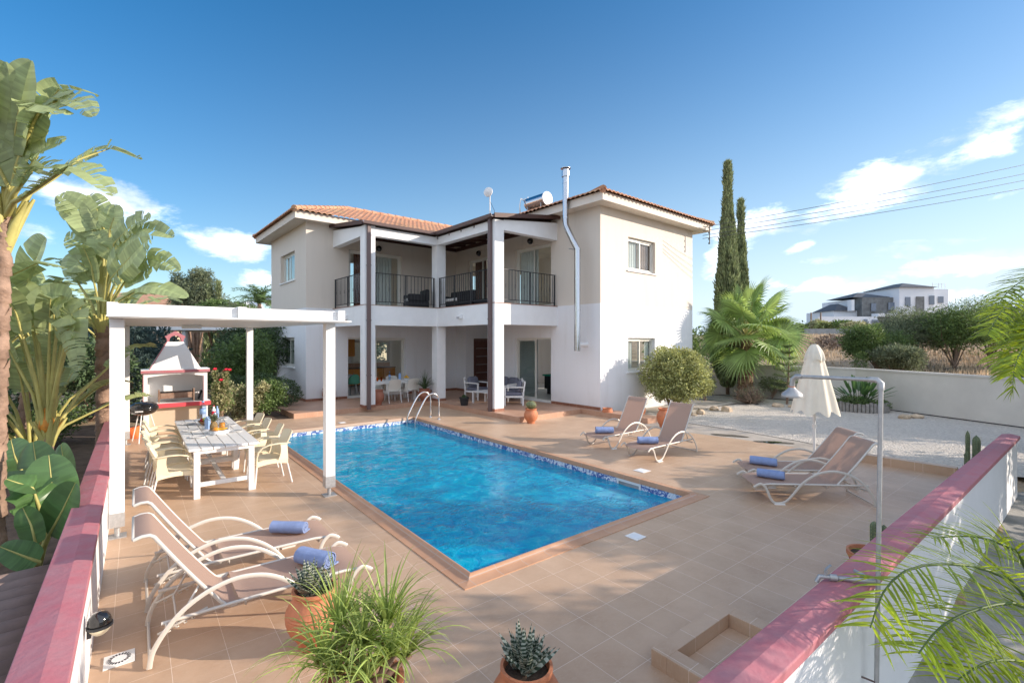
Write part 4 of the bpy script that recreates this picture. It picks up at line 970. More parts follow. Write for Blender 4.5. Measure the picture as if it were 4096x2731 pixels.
# ---- masonry barbecue
bq = thing('masonry_barbecue', 'white masonry barbecue with red trim and a tapering hood at the end of the pergola', 'barbecue', PW(-1.74, 11.0), AL)
def X(a): return a+1.74
DP = .62
MB().box(X(-2.41), X(-2.30), 0, DP, 0, .655).build('base_pier', 'white_paint', bq); MB().box(X(-1.18), X(-1.06), 0, DP, 0, .655).build('base_pier', 'white_paint', bq)
MB().box(X(-2.30), X(-1.18), .10, DP, 0, .655).build('base_panel', 'beige_wall', bq)
MB().box(X(-2.46), X(-1.0), -.06, DP+.02, .66, .765).build('counter', 'white_paint', bq)
MB().box(X(-2.463), X(-.997), -.085, -.062, .66, .765).build('counter_edge', 'red_trim' if 'red_trim' in M else 'red_paint', bq)
up_ = MB(); up_.box(X(-2.41), X(-2.33), 0, DP, .767, 1.53); up_.box(X(-1.15), X(-1.07), 0, DP, .767, 1.53); up_.box(X(-2.33), X(-1.15), DP-.08, DP, .767, 1.53)
n = 12
for k in range(n):
    xa = X(-2.33)+1.18*k/n; xb = X(-2.33)+1.18*(k+1)/n
    za = 1.425+.065*sin(pi*k/n); zb_ = 1.425+.065*sin(pi*(k+1)/n)
    up_.add([(xa, 0, za), (xb, 0, zb_), (xb, 0, 1.53), (xa, 0, 1.53), (xa, .08, za), (xb, .08, zb_), (xb, .08, 1.53), (xa, .08, 1.53)], [(0,1,2,3), (7,6,5,4), (0,4,5,1), (2,6,7,3)])
up_.build('firebox', 'white_paint', bq)
tr_ = MB(); tr_.box(X(-2.425), X(-2.412), -.005, .05, .767, 1.53); tr_.box(X(-1.163), X(-1.152), .005, .06, .767, 1.43); tr_.build('red_edging', 'red_paint', bq)
MB().box(X(-2.46), X(-1.02), -.04, DP+.02, 1.532, 1.62).build('mantel', 'white_paint', bq)
MB().box(X(-2.463), X(-1.017), -.065, -.042, 1.532, 1.60).build('mantel_edge', 'red_paint', bq)
hd = MB(); a0, a1, b0, b1 = X(-2.29), X(-1.21), X(-1.93), X(-1.58)
hd.add([(a0, .0, 1.622), (a1, .0, 1.622), (a1, DP, 1.622), (a0, DP, 1.622), (b0, .12, 2.32), (b1, .12, 2.32), (b1, .46, 2.32), (b0, .46, 2.32)], [(0,1,5,4), (1,2,6,5), (2,3,7,6), (3,0,4,7), (4,5,6,7), (3,2,1,0)])
hd.build('hood', 'white_paint', bq)
s = MB(); s.tube([(a0-.004, -.004, 1.625), (b0-.004, .116, 2.32)], .012, 6); s.build('hood_edging', 'red_paint', bq)
cp_ = MB(); cxm = (b0+b1)/2; oc = [(b0+.005, 2.322), (b0-.01, 2.40), (b0-.045, 2.455), (cxm, 2.60), (b1+.045, 2.455), (b1+.01, 2.40), (b1-.005, 2.322), (b1-.05, 2.322)]
ic = [(cxm+.125*cos(t), 2.36+.12*sin(t)) for t in [pi*k/10 for k in range(11)]]
poly = oc+[(p_[0], p_[1]) for p_ in ic]+[(b0+.05, 2.322)]
vs = [Vector((p_[0], p_[1], 0)) for p_ in poly]; tri = tessellate_polygon([vs]); nn_ = len(poly)
cp_.add([(p_[0], .14, p_[1]) for p_ in poly]+[(p_[0], .44, p_[1]) for p_ in poly], [t_ for t_ in tri]+[(c_+nn_, b_+nn_, a_+nn_) for a_, b_, c_ in tri]+[(i, (i+1)%nn_, nn_+(i+1)%nn_, nn_+i) for i in range(nn_)])
cp_.build('chimney_cap', 'red_paint', bq)
# rusty grill standing in the firebox
gq = thing('charcoal_grill', 'rusty charcoal grill tray standing inside the barbecue firebox', 'grill', PW(-1.72, 11.12, .767), AL)
s = MB(); s.box(-.36, .33, 0, .30, .10, .11).box(-.36, .33, 0, .012, .11, .24).box(-.36, .33, .29, .30, .11, .26).box(-.36, -.35, 0, .30, .11, .25).box(.32, .33, 0, .30, .11, .25); s.build('tray', 'rust', gq)
for x in (-.39, .35): MB().box(x, x+.025, -.02, .005, 0, .34).box(x, x+.025, .29, .315, 0, .30).build('upright', 'rust', gq)
s = MB()
for k in range(14): s.cyl((-.34, .02+.02*k, .252), (.32, .02+.02*k, .252), .004, n=5)
s.build('grate', 'iron', gq); MB().cyl((.36, .0, .22), (.44, -.02, .22), .012, n=8).sphere((.46, -.025, .22), .026, 10, 8).build('crank', 'white_plastic', gq, smooth=True)
s = MB().box(-.02, .02, -.06, .06, 0, .24); o = s.build('firebrick', 'iron'); o.location = PW(-1.24, 11.35, .79); o.rotation_euler = (0, .3, AL); tag(o, 'dark slab leaning at the right inside the barbecue', 'slab')
# kettle grill
kg = thing('kettle_grill', 'round black kettle grill on steel legs beside the masonry barbecue', 'kettle grill', PW(-2.42, 10.15), .4)
MB().lathe([(0, .60), (.10, .61), (.22, .66), (.285, .74), (.29, .765), (.28, .765), (.2, .69), (0, .64)], n=32).build('bowl', 'black_enamel', kg, smooth=True)
MB().lathe([(.295, .762), (.29, .80), (.25, .87), (.16, .915), (0, .93)], n=32).build('lid', 'black_enamel', kg, smooth=True)
for k in range(3): a = k*2*pi/3+.5; MB().cyl((.13*cos(a), .13*sin(a), .64), (.30*cos(a), .30*sin(a), 0), .012, n=8).build('leg', 'white_metal', kg, smooth=True, ang=40)
s = MB(); s.tube([(-.06, 0, .925), (-.05, 0, .975), (.05, 0, .975), (.06, 0, .925)], .009, 8); s.build('lid_handle', 'white_metal', kg, smooth=True)
s = MB(); s.box(-.07, .07, -.33, -.285, .72, .745); s.build('side_handle', 'white_metal', kg)
s = MB().lathe([(.10, 0), (.15, .26), (.14, .26), (.09, .01), (0, .01)], n=22); o = s.build('bucket', 'orange_plastic', smooth=True, ang=50); o.location = PW(-2.55, 10.75, .0); o.rotation_euler = (.15, -.25, 0); tag(o, 'orange plastic bucket under the kettle grill', 'bucket')
# ================================================================== LOUNGERS
def lounger(label, loc, rz, tx=.03, tz=.92):
    t = thing('sun_lounger', label, 'sun lounger', loc, rz, 'sun loungers round the pool')
    W = .66; P = [(0, .012), (.02, .12), (.09, .24), (.2, .36), (.36, .45), (.54, .49), (.72, .465), (.87, .39), (1.0, .28), (1.1, .15), (1.2, .045), (1.3, .014), (1.37, .03), (1.42, .1), (1.45, .18), (1.49, .25), (1.54, .285), (1.59, .27), (1.64, .235)]
    Q = []
    for i in range(len(P)-1):      # smooth the path
        p0 = P[max(0, i-1)]; p1 = P[i]; p2 = P[i+1]; p3 = P[min(len(P)-1, i+2)]
        for k in range(4):
            s_ = k/4; Q.append(tuple(.5*(2*p1[d]+(p2[d]-p0[d])*s_+(2*p0[d]-5*p1[d]+4*p2[d]-p3[d])*s_*s_+(-p0[d]+3*p1[d]-3*p2[d]+p3[d])*s_**3) for d in (0, 1)))
    Q.append(P[-1])
    for y in (0, W):
        MB().tube([(x, y, z) for x, z in Q], .0185, 8, True, (1, .5), (0, 1, 0)).build('side_frame', 'lounger_metal', t, smooth=True, ang=60)
        y2 = y+(.045 if y == 0 else -.045)
        r = MB(); r.tube([(.07, y2, .285), (.5, y2, .285), (1.40, y2, .275), (1.50, y2, .262), (1.57, y2, .25)], .014, 8); r.cyl((.10, y, .27), (.10, y2, .285), .01, n=6); r.cyl((1.0, y, .275), (1.0, y2, .28), .01, n=6)
        r.build('seat_rail', 'lounger_metal', t, smooth=True, ang=60)
        # toothed rack for the back support
        r = MB(); r.tube([(.05, y2+(.02 if y == 0 else -.02), .205), (.36, y2+(.02 if y == 0 else -.02), .30)], .010, 6)
        for k in range(5):
            x = .10+.05*k; z = .215+.0153*(5*k+5)/5
            r.tube([(x, y2+(.02 if y == 0 else -.02), z), (x+.012, y2+(.02 if y == 0 else -.02), z-.03), (x+.028, y2+(.02 if y == 0 else -.02), z-.022)], .006, 5)
        r.build('support_rack', 'lounger_metal', t, smooth=True)
    r = MB(); r.cyl((0.005, 0, .03), (.005, W, .03), .012, n=8); r.build('rear_bar', 'lounger_metal', t, smooth=True, ang=60)
    for x, z in ((.62, .27), (1.05, .262), (1.45, .255)):
        r = MB(); r.tube([(x, .045, z+.01), (x, .06, z-.03), (x, W-.06, z-.03), (x, W-.045, z+.01)], .010, 6); r.build('cross_bar', 'lounger_metal', t, smooth=True)
    for y in (-.01, W+.01): MB().box(1.22, 1.36, y-.022, y+.022, 0, .014).build('rubber_foot', 'white_plastic', t)
    # seat
    def sf(u_, v2):
        x = .57+(1.60-.57)*u_; z = .287-.014*sin(pi*v2)-(.035*((x-1.4)/.2)**2 if x > 1.4 else 0)+ (.02*max(0, .62-x)/.05 if x < .62 else 0)
        return (x, .05+(W-.1)*v2, z)
    MB().grid(sf, 26, 8, .004).build('seat_sling', 'sling', t, smooth=True, ang=60)
    # backrest curve
    B = [(.56, .275), (.53, .268), (.48, .285), (.44, .33)]
    hx, hz = .44, .33; L = Vector((tx-hx, tz-hz)); 
    for k in range(1, 9): s_ = k/8; B.append((hx+L.x*s_+.0*s_, hz+L.y*s_-.015*sin(pi*s_)))
    B.append((tx-.025, tz+.018)); B.append((tx-.07, tz+.02)); B.append((tx-.12, tz+.005))
    def bf(u_, v2):
        f_ = u_*(len(B)-1); i = min(int(f_), len(B)-2); q = f_-i
        return (B[i][0]*(1-q)+B[i+1][0]*q, .06+(W-.12)*v2, B[i][1]*(1-q)+B[i+1][1]*q-.008*sin(pi*v2)*sin(pi*u_))
    bk = MB().grid(bf, 30, 8, .004).build('back_sling', 'sling', t, smooth=True, ang=60)
    for y in (.055, W-.055): MB().tube([(x, y, z-.004) for x, z in B], .014, 8).build('back_rail', 'lounger_metal', t, smooth=True, ang=60)
    r = MB(); r.cyl((B[-1][0], .055, B[-1][1]), (B[-1][0], W-.055, B[-1][1]), .010, n=8); r.build('head_bar', 'lounger_metal', t, smooth=True)
    r = MB(); qx = hx+L.x*.30; qz = hz+L.y*.30; r.tube([(qx, .08, qz-.01), (.17, .085, .235), (.17, W-.085, .235), (qx, W-.08, qz-.01)], .010, 6); r.build('back_prop', 'lounger_metal', t, smooth=True)
    return t
def towel(label, loc, rz, L=.38, R=.078):
    random.seed(int(loc[0]*91)); L *= random.uniform(.92, 1.06); R *= random.uniform(.9, 1.07)
    s = MB(); n = 64; turns = 4.75; pts = []
    for k in range(n+1):
        a = 2*pi*turns*k/n; r = .010+(R-.010)*k/n; pts.append((r*cos(a), r*sin(a)*.86))
    vs = []; th = .010
    for xk in range(9):
        x = -L/2+L*xk/8
        for i, (a, b) in enumerate(pts):
            w_ = 1+.13*noise.noise(Vector((x*8, i*.16, loc[0]*3)))
            for o_ in (0, 1):
                rr = math.hypot(a, b); f_ = (rr+(th*.42 if o_ else -th*.42))/rr
                vs.append((x+.004*noise.noise(Vector((i*.3, loc[1], 1)))*(1 if xk in (0, 8) else 0), a*f_*w_, b*f_*w_+R*.86))
    S2 = 2*(n+1); fs = []
    for xk in range(8):
        for i in range(n):
            for o_ in (0, 1):
                a = xk*S2+i*2+o_; b = a+2; fs.append((a, b, b+S2, a+S2) if o_ else (a, a+S2, b+S2, b))
    for xk in (0, 8):
        for i in range(n): a = xk*S2+i*2; fs.append((a, a+1, a+3, a+2) if xk == 0 else (a, a+2, a+3, a+1))
    s.add(vs, fs); s.box(-L/2, L/2, R*.1, R*1.35, .001, .014)
    o = s.build('towel', 'towel', smooth=True, ang=50); o.location = loc; o.rotation_euler = (0, 0, rz)
    return tag(o, label, 'towel', 'rolled blue towels on the loungers')
def Lp(loc, rz, x, y, z): q = rot2(rz, x, y); return (loc[0]+q.x, loc[1]+q.y, z)
defs = [('beige sling sun lounger nearest the camera, beside the aloe pot', PW(-2.49, .34), AL, .03, .93, (1.22, .30), -.36),
        ('beige sling sun lounger near the white pergola post, beyond the nearest one', PW(-2.49, 1.24), AL, .03, .93, (1.22, .34), -.05),
        ('sun lounger between the pool and the round tree, left of the pair', (2.84, 11.66), AL-.02, .07, .98, (1.22, .33), 0),
        ('sun lounger between the pool and the round tree, right of the pair', (3.50, 10.58), AL-.02, .07, .98, (1.22, .33), -.05),
        ('sun lounger right of the pool, the farther of the pair beside the umbrella', (5.48, 8.14), pi-.10, .0, .87, (1.27, .33), -.55),
        ('sun lounger right of the pool, the nearer of the pair in front of the shower', (5.19, 7.38), pi-.10, .0, .87, (1.27, .33), -.62)]
tl = ['rolled blue towel on the lounger nearest the camera', 'rolled blue towel on the lounger near the pergola post', 'rolled blue towel on the left lounger before the round tree',
      'rolled blue towel on the right lounger before the round tree', 'rolled blue towel on the farther lounger beside the umbrella', 'rolled blue towel on the lounger in front of the shower']
first = None
for i, (lb, loc, rz, tx, tz, tw, tr_) in enumerate(defs):
    # rear feet corner is local origin; mid pair faces the pool, so turn it round
    loc = tuple(loc)
    if i in (2, 3): rzz = rz+pi; 
    else: rzz = rz
    if i in (2, 3): loc = (loc[0], loc[1])
    L3 = (loc[0], loc[1], 0)
    lounger(lb, L3, rzz, tx, tz)
    q = Lp(L3, rzz, tw[0], tw[1], .288)
    towel(tl[i], q, tr_)
# ---- closed umbrella
ub = thing('parasol', 'closed cream parasol on a white pole standing on the gravel', 'parasol', (6.33, 9.99, 0))
s = MB(); nseg = 64
def um(u_, v2):
    z = .86+1.40*v2; a = 2*pi*u_
    r = .42*(1-v2)+.10*v2; fold = .10*(1-v2)+.10*v2*(1-v2)
    rr = r*(1+fold*cos(8*a)+.05*cos(3*a+1)); zz = z-.05*(1-v2)**3*cos(8*a)
    return (rr*cos(a), rr*sin(a), zz)
s.grid(lambda u_, v2: um(u_, v2*.93), nseg, 18)
s.build('canopy', 'canvas', ub, smooth=True)
s = MB(); s.grid(lambda u_, v2: ((.165-.10*v2**2.5)*(1+.12*cos(8*2*pi*u_)*(1-v2))*cos(2*pi*u_), (.20-.13*v2**2)*(1+.12*cos(8*2*pi*u_)*(1-v2))*sin(2*pi*u_), 1.93+.33*v2-.03*(1-v2)*cos(5*2*pi*u_)), nseg, 8)
s.lathe([(.07, 2.26), (.03, 2.275), (0, 2.275)], n=24); s.build('top_flap', 'canvas', ub, smooth=True)
MB().cyl((0, 0, 0), (0, 0, 2.24), .024, n=14).build('pole', 'white_metal', ub, smooth=True, ang=40)
MB().cyl((.03, 0, .55), (.05, 0, .55), .012, n=8).box(-.03, .03, -.03, .03, .52, .6).build('crank', 'white_plastic', ub)
# ---- outdoor shower on the near wall
sp = thing('outdoor_shower', 'galvanised pipe shower with a round head rising outside the red coped wall', 'shower', (0, 0, 0))
bx, by = 2.208, 2.89
pc = Vector((bx, by, 0)); ud = Vector((-sin(AL), cos(AL), 0)); vd = Vector((cos(AL), sin(AL), 0))
Z2 = 2.11; tp = pc+Vector((.035, .01, Z2)); hd_ = Vector((1.94, 3.34, Z2))
hd_ = at(1826, 864, 3.33)
s = MB(); s.tube([pc+Vector((-.01, 0, -.42)), tp-Vector((0, 0, .05))], .0128, 12); s.build('riser', 'galvanised', sp, smooth=True, ang=40)
dd = (hd_-tp).normalized(); s = MB(); s.tube([tp-Vector((0, 0, .06)), tp-Vector((0, 0, .02)), tp+dd*.02+Vector((0, 0, .0)), tp+dd*.06], .0175, 12); s.build('elbow', 'galvanised', sp, smooth=True, ang=50); s = MB(); s.tube([hd_-dd*.05, hd_-dd*.01, hd_+dd*.015-Vector((0, 0, .02)), hd_+dd*.02-Vector((0, 0, .07))], .017, 12); s.build('elbow', 'galvanised', sp, smooth=True, ang=50); s = MB(); s.cyl(pc+Vector((-.008, 0, -.15)), pc+Vector((-.008, 0, -.08)), .024, n=12); s.build('pipe_union', 'galvanised', sp, smooth=True, ang=50)
s = MB(); s.tube([tp+dd*.05, hd_-dd*.04], .0125, 12); s.build('shower_arm', 'galvanised', sp, smooth=True, ang=40)
c_ = hd_+dd*.02-Vector((0, 0, .08)); s = MB(); s.lathe([(.012, .02), (.02, .0), (.03, -.012), (.062, -.04), (.068, -.055), (.066, -.066), (0, -.066)], c_, 26); s.build('shower_head', 'galvanised', sp, smooth=True, ang=50)
s = MB(); s.sphere(c_+Vector((0, 0, .0)), .02, 10, 8); s.build('ball_joint', 'terracotta', sp, smooth=True)
tpz = Vector((pc.x-.005, pc.y, .892)); te = at(1918, 1326, 2.95)
s = MB(); s.tube([tpz, te], .013, 10); s.tube([tpz, tpz+Vector((-.06, .10, .02))], .010, 8); s.build('tap_pipe', 'galvanised', sp, smooth=True)
d_ = (te-tpz).normalized(); s = MB(); s.tube([te-d_*.01, te+d_*.03], .020, 10); s.tube([te+d_*.03, te+d_*.085, te+d_*.10-Vector((0, 0, .035))], .013, 10); s.cyl(te+d_*.05, te+d_*.05+Vector((0, 0, .04)), .010, n=8); s.box(-.0, .045, -.008, .008, 0, .006, Matrix.Translation(te+d_*.05+Vector((0, 0, .042))) @ Matrix.Rotation(-.7, 4, 'Y')); s.build('tap', 'galvanised', sp, smooth=True, ang=50)
s = MB(); s.tube([pc+Vector((-.10, .05, .30)), pc+Vector((0, 0, .28))], .006, 6); s.cyl(pc+Vector((-.13, .07, .31)), pc+Vector((-.10, .05, .30)), .010, n=8); s.build('valve', 'brown_metal', sp)
# ---- pool ladder, drains, skimmer
ld = thing('pool_ladder', 'curved steel pool handrails at the far corner of the pool', 'ladder', PW(0, 0), AL)
for y in (8.62, 9.14):
    P = [(4.56, y, 0), (4.56, y, .55), (4.52, y, .68), (4.43, y, .76), (4.32, y, .78), (4.20, y, .73), (4.08, y, .60), (3.86, y, .22), (3.80, y, .08), (3.78, y, -.1), (3.78, y, -.7)]
    Q = []
    for i in range(len(P)-1):
        p0, p1, p2, p3 = (Vector(P[max(0, i-1)]), Vector(P[i]), Vector(P[i+1]), Vector(P[min(len(P)-1, i+2)]))
        for k in range(4): s_ = k/4; Q.append(.5*(2*p1+(p2-p0)*s_+(2*p0-5*p1+4*p2-p3)*s_*s_+(-p0+3*p1-3*p2+p3)*s_**3))
    Q.append(Vector(P[-1])); h_ = MB().tube(Q, .021, 12).build('handrail', 'chrome', ld, smooth=True)
    MB().lathe([(.055, 0), (.05, .012), (.024, .018)], (4.56, y, .002), 18).build('flange', 'chrome', h_, smooth=True, ang=40)
for z in (-.25, -.5): MB().box(3.74, 3.81, 8.62, 9.14, z, z+.03).build('tread', 'white_plastic', ld)
sk_ = thing('skimmer', 'white framed skimmer opening in the tiled waterline band of the pool', 'skimmer', PW(PWID-.05, 1.22, -.03), AL)
s = MB(); s.box(-.014, -.003, -.25, .25, -.05, -.01).box(-.014, -.003, -.25, -.215, -.20, -.05).box(-.014, -.003, .215, .25, -.20, -.05); s.build('frame', 'white_plastic', sk_)
MB().box(-.006, -.002, -.215, .215, -.20, -.05).build('mouth', 'block_wall', sk_)
def drain(label, a, b, rd, s_=.11, rot=0):
    t = thing('drain_cover', label, 'drain cover', PW(a, b, .002), AL+rot)
    MB().box(-s_, s_, -s_, s_, 0, .006).build('plate', 'white_plastic', t)
    r = MB().lathe([(s_*.75, .0062), (s_*.75, .009), (s_*.70, .009)], n=24).build('ring', 'white_paint', t)
    if rd:
        g_ = MB()
        for k in range(20): g_.M = Matrix.Rotation(2*pi*k/20, 4, 'Z'); g_.box(s_*.52, s_*.76, -.005, .005, .0095, .011)
        g_.build('slots', 'iron', t)
    else:
        g_ = MB(); g_.cyl((0, 0, .006), (0, 0, .0085), .008, n=8); g_.build('screw', 'iron', t)
drain('white square drain cover with a slotted ring beside the wall lamp', -2.66, .62, 1, .09)
drain('white square cover between the pool edge and the pair of loungers', 4.62, 1.38, 0)
drain('small white square cover in front of the near pool edge', 2.14, -.36, 0, .09)
drain('small white square cover beside the far pool edge', 2.08, 9.81, 0, .09)
# ---- wall lamp on the left garden wall
wl2 = thing('garden_wall_lamp', 'round black and cream wall lamp on the inner face of the left garden wall', 'wall lamp', PW(-2.81, .12, .50), AL)
MB().lathe([(.082, .0), (.084, .03), (.075, .075), (.05, .105), (0, .118)], (.085, 0, .03), 22).build('shade', 'black_glass', wl2, smooth=True)
MB().lathe([(.083, .0), (.075, -.03), (.05, -.065), (0.03, -.08), (0, -.08)], (.085, 0, .03), 22).build('diffuser', 'cream_plastic', wl2, smooth=True)
MB().lathe([(.092, -.012), (.092, .01)], (.085, 0, .03), 22).build('band', 'iron', wl2); MB().box(0, .03, -.03, .03, -.05, .08).build('mount', 'black_enamel', wl2)
wl2.scale = (.74, .74, .74)
# ================================================================== TERRACE FURNITURE
dt = thing('terrace_table', 'white table set with drinks on the villa terrace by the kitchen opening', 'table', HW(-4.0, 6.55, .15), BE)
s = MB()
for k in range(6): s.box(-.95, .95, -.42+.142*k, -.42+.142*k+.132, .72, .75)
s.build('tabletop', 'white_wood', dt)
for x in (-.82, .82):
    for y in (-.36, .36): MB().box(x-.04, x+.04, y-.04, y+.04, 0, .72).build('leg', 'white_wood', dt)
MB().box(-.86, .86, -.40, -.375, .65, .719).box(-.86, .86, .375, .40, .65, .719).build('apron', 'white_wood', dt); MB().box(-.78, .78, -.02, .02, .25, .3).build('stretcher', 'white_wood', dt)
GT = 'pale armchairs around the terrace table'
c0 = armchair('armchair', 'pale grey armchair at the terrace table, front side next to the brown column pipe', 'grey_white_plastic', 'white_metal', HW(-4.15, 6.08, .15), BE+pi/2, GT)
dup(c0, HW(-3.42, 6.10, .15), BE+pi/2+.05, 'pale grey armchair at the terrace table, front right place'); dup(c0, HW(-4.3, 7.12, .15), BE-pi/2, 'pale grey armchair at the far left side of the terrace table'); dup(c0, HW(-3.5, 7.15, .15), BE-pi/2, 'pale grey armchair at the far right side of the terrace table')
def HT(x, y, z=.90): p = HW(-4.0+x, 6.55+y); return (p.x, p.y, z)
bottle('blue labelled water bottle on the terrace table', HT(-.05, -.1), .32, .042); s = MB().box(-.04, .04, -.03, .03, 0, .24); o = s.build('juice_carton', 'label_blue', bevel=.003); o.location = HT(.38, -.05); tag(o, 'blue and white juice carton on the terrace table', 'carton')
for k, (x, y) in enumerate([(-.55, -.15), (-.42, -.2)]): tumbler(['glass of orange juice by the column on the terrace table', 'second glass of orange juice on the terrace table'][k], x, y, .90, HT, .14, .035, 'orange_glass', 'juice glasses on the terrace table')
tumbler('clear glass beside the flower pot on the terrace table', -.30, -.2, .90, HT, .11, .035, group='juice glasses on the terrace table')
fb = thing('fruit_bowl', 'low bowl heaped with yellow fruit at the end of the terrace table', 'bowl', HT(.68, 0)); MB().lathe([(.07, 0), (.15, .05), (.14, .05), (.06, .01), (0, .01)], n=22).build('dish', 'white_paint', fb, smooth=True)
for k, (x, y, z) in enumerate([(.0, .05, .07), (.06, -.04, .07), (-.06, -.02, .07), (0, 0, .12)]):
    o = MB().sphere((0, 0, 0), (.045, .04, .036), 12, 8).build('mango', 'yellow_fruit', smooth=True); o.location = Vector(HT(.68, 0))+Vector((x, y, z)); tag(o, 'yellow fruit in the bowl on the terrace table', 'fruit', 'yellow fruit on the terrace table')
# slatted lounge set
def slat_seat(name, label, cat, W, loc, rz, cushions):
    t = thing(name, label, cat, loc, rz, 'white slatted lounge set on the terrace'); D_ = .66
    for y in (-W/2, W/2-.045):
        s = MB(); s.box(D_-.045, D_, y, y+.045, 0, .60); s.build('leg', 'white_metal', t)
        s = MB(); s.prism([(0.0, 0), (.05, 0), (.04, .42), (-.02, .82), (-.065, .82), (-.01, .42)], y, y+.045, 'y'); s.build('leg', 'white_metal', t)
        s = MB(); s.prism([(-.03, .60), (D_+.01, .60), (D_+.01, .625), (.3, .64), (-.03, .635)], y-.01, y+.055, 'y'); s.build('armrest', 'white_metal', t)
    s = MB(); s.box(0, D_, -W/2, -W/2+.04, .27, .33).box(0, D_, W/2-.04, W/2, .27, .33).box(D_-.04, D_, -W/2+.04, W/2-.04, .27, .33).box(0.01, .05, -W/2+.04, W/2-.04, .27, .33)
    for k in range(6): s.box(.07+.1*k, .13+.1*k, -W/2+.04, W/2-.04, .30, .325)
    s.build('seat_frame', 'white_metal', t)
    s = MB()
    for k in range(6): z = .42+.065*k; x = .03-.085*(z-.42)/.4; s.box(x-.035, x-.015, -W/2+.045, W/2-.045, z, z+.04)
    s.build('back_slats', 'white_metal', t)
    n = cushions; w_ = (W-.10)/n
    for k in range(n):
        y = -W/2+.05+w_*k
        MB().box(.05, D_-.01, y+.004, y+w_-.004, .332, .44).build('seat_cushion', 'cushion', t, bevel=.035, seg=3)
        c_ = MB(); c_.M = Matrix.Translation((.13, y+w_/2, .63)) @ Matrix.Rotation(-.22, 4, 'Y'); c_.sphere((0, 0, 0), (1, 1, 1), 20, 14)
        c_.v = []; c_.f = []
        def cf_(u_, v2):
            a = 2*pi*u_; b = -pi/2+pi*v2; ca = cos(a); sa = sin(a)
            f_ = lambda q, e: (abs(q)**e)*(1 if q >= 0 else -1)
            return (.085*f_(sin(b), 1), (w_/2-.01)*f_(ca, .45)*f_(cos(b), .5), .21*f_(sa, .45)*f_(cos(b), .5))
        c_.grid(cf_, 28, 14); c_.build('back_cushion', 'cushion', t, smooth=True)
    return t
slat_seat('lounge_armchair', 'white slatted armchair with grey cushions seen from behind near the sliding door', 'armchair', .62, HW(-.95, 2.62, .15), BE+pi*.80, 1)
slat_seat('lounge_sofa', 'white slatted sofa with two grey cushions against the wall by the sliding door', 'sofa', 1.25, HW(-.25, 4.1, .15), BE+pi, 2)
slat_seat('lounge_armchair', 'white slatted armchair with a grey cushion in front of the entrance door', 'armchair', .70, HW(-1.3, 5.25, .15), BE-pi*.42, 1)
ct = thing('coffee_table', 'low white coffee table in the terrace lounge set', 'table', HW(-1.75, 3.55, .15), BE)
s = MB()
for k in range(8): s.box(-.3, .3, -.55+.14*k, -.55+.14*k+.125, .40, .425)
s.build('tabletop', 'white_metal', ct)
for x in (-.27, .27):
    for y in (-.52, .52): MB().box(x-.028, x+.028, y-.028, y+.028, 0, .40).build('leg', 'white_metal', ct)
# balcony rattan seats
def rattan(name, label, cat, loc, rz, W):
    t = thing(name, label, cat, loc, rz)
    MB().box(-.38, .38, -W/2, W/2, .05, .34).build('base', 'rattan', t, bevel=.02); MB().box(-.40, -.25, -W/2, W/2, .345, .78).build('backrest', 'rattan', t, bevel=.04)
    for y in (-W/2, W/2-.14): MB().box(-.24, .38, y, y+.14, .345, .60).build('armrest', 'rattan', t, bevel=.04)
    MB().box(-.24, .36, -W/2+.15, W/2-.15, .345, .46).build('seat_cushion', 'white_curtain', t, bevel=.03)
rattan('rattan_armchair', 'black rattan armchair behind the left balcony railing', 'armchair', HW(-3.25, 5.95, 3.43), BE+2.9, .8)
rattan('rattan_sofa', 'black rattan sofa behind the balcony railing by the corner column', 'sofa', HW(-2.0, 5.2, 3.43), BE+pi, 1.5)
s = thing('rattan_table', 'low black rattan table on the balcony', 'table', HW(-1.5, 3.9, 3.43), BE); MB().box(-.3, .3, -.45, .45, 0, .38).build('base', 'rattan', s, bevel=.02); MB().box(-.31, .31, -.46, .46, .382, .392).build('top', 'black_glass', s)
# ================================================================== INSIDE THE VILLA
kc = thing('kitchen_unit', 'orange wood kitchen cupboards under the kitchen window', 'kitchen unit', HW(-2.0, YB-WT-.62, .155), BE)
for k, (x0_, x1_) in enumerate([(-2.0, -1.42), (-1.40, -.82), (-.80, -.22), (-.2, .38), (.4, 1.0)]):
    dd_ = MB().box(x0_, x1_, 0, .6, .1, .86).build('cupboard', 'orange_wood', kc)
    MB().box((x0_+x1_)/2-.01, (x0_+x1_)/2+.01, -.02, -.002, .5, .68).build('handle', 'steel', dd_)
MB().box(-.79, -.23, -.012, -.003, .70, .84).build('oven_panel', 'steel', kc)
MB().box(-2.02, 1.02, -.03, .60, .862, .90).build('worktop', 'worktop', kc); MB().box(-2.0, 1.0, .585, .60, .902, 1.10).build('splashback', 'backsplash', kc)
MB().box(-2.0, -.95, .25, .60, 1.45, 2.3).build('wall_cupboard', 'orange_wood', kc); MB().tube([(.2, .5, .90), (.2, .5, 1.15), (.2, .4, 1.22), (.2, .28, 1.18)], .012, 8).build('tap', 'chrome', kc, smooth=True)
it_ = thing('indoor_table', 'pale dining table inside the villa seen through the kitchen opening', 'table', HW(-4.5, 10.0, .155), BE)
MB().box(-.8, .55, -.5, .5, .71, .75).build('tabletop', 'white_wood', it_)
for x in (-.7, .45):
    for y in (-.4, .4): MB().box(x-.03, x+.03, y-.03, y+.03, 0, .708).build('leg', 'white_wood', it_)
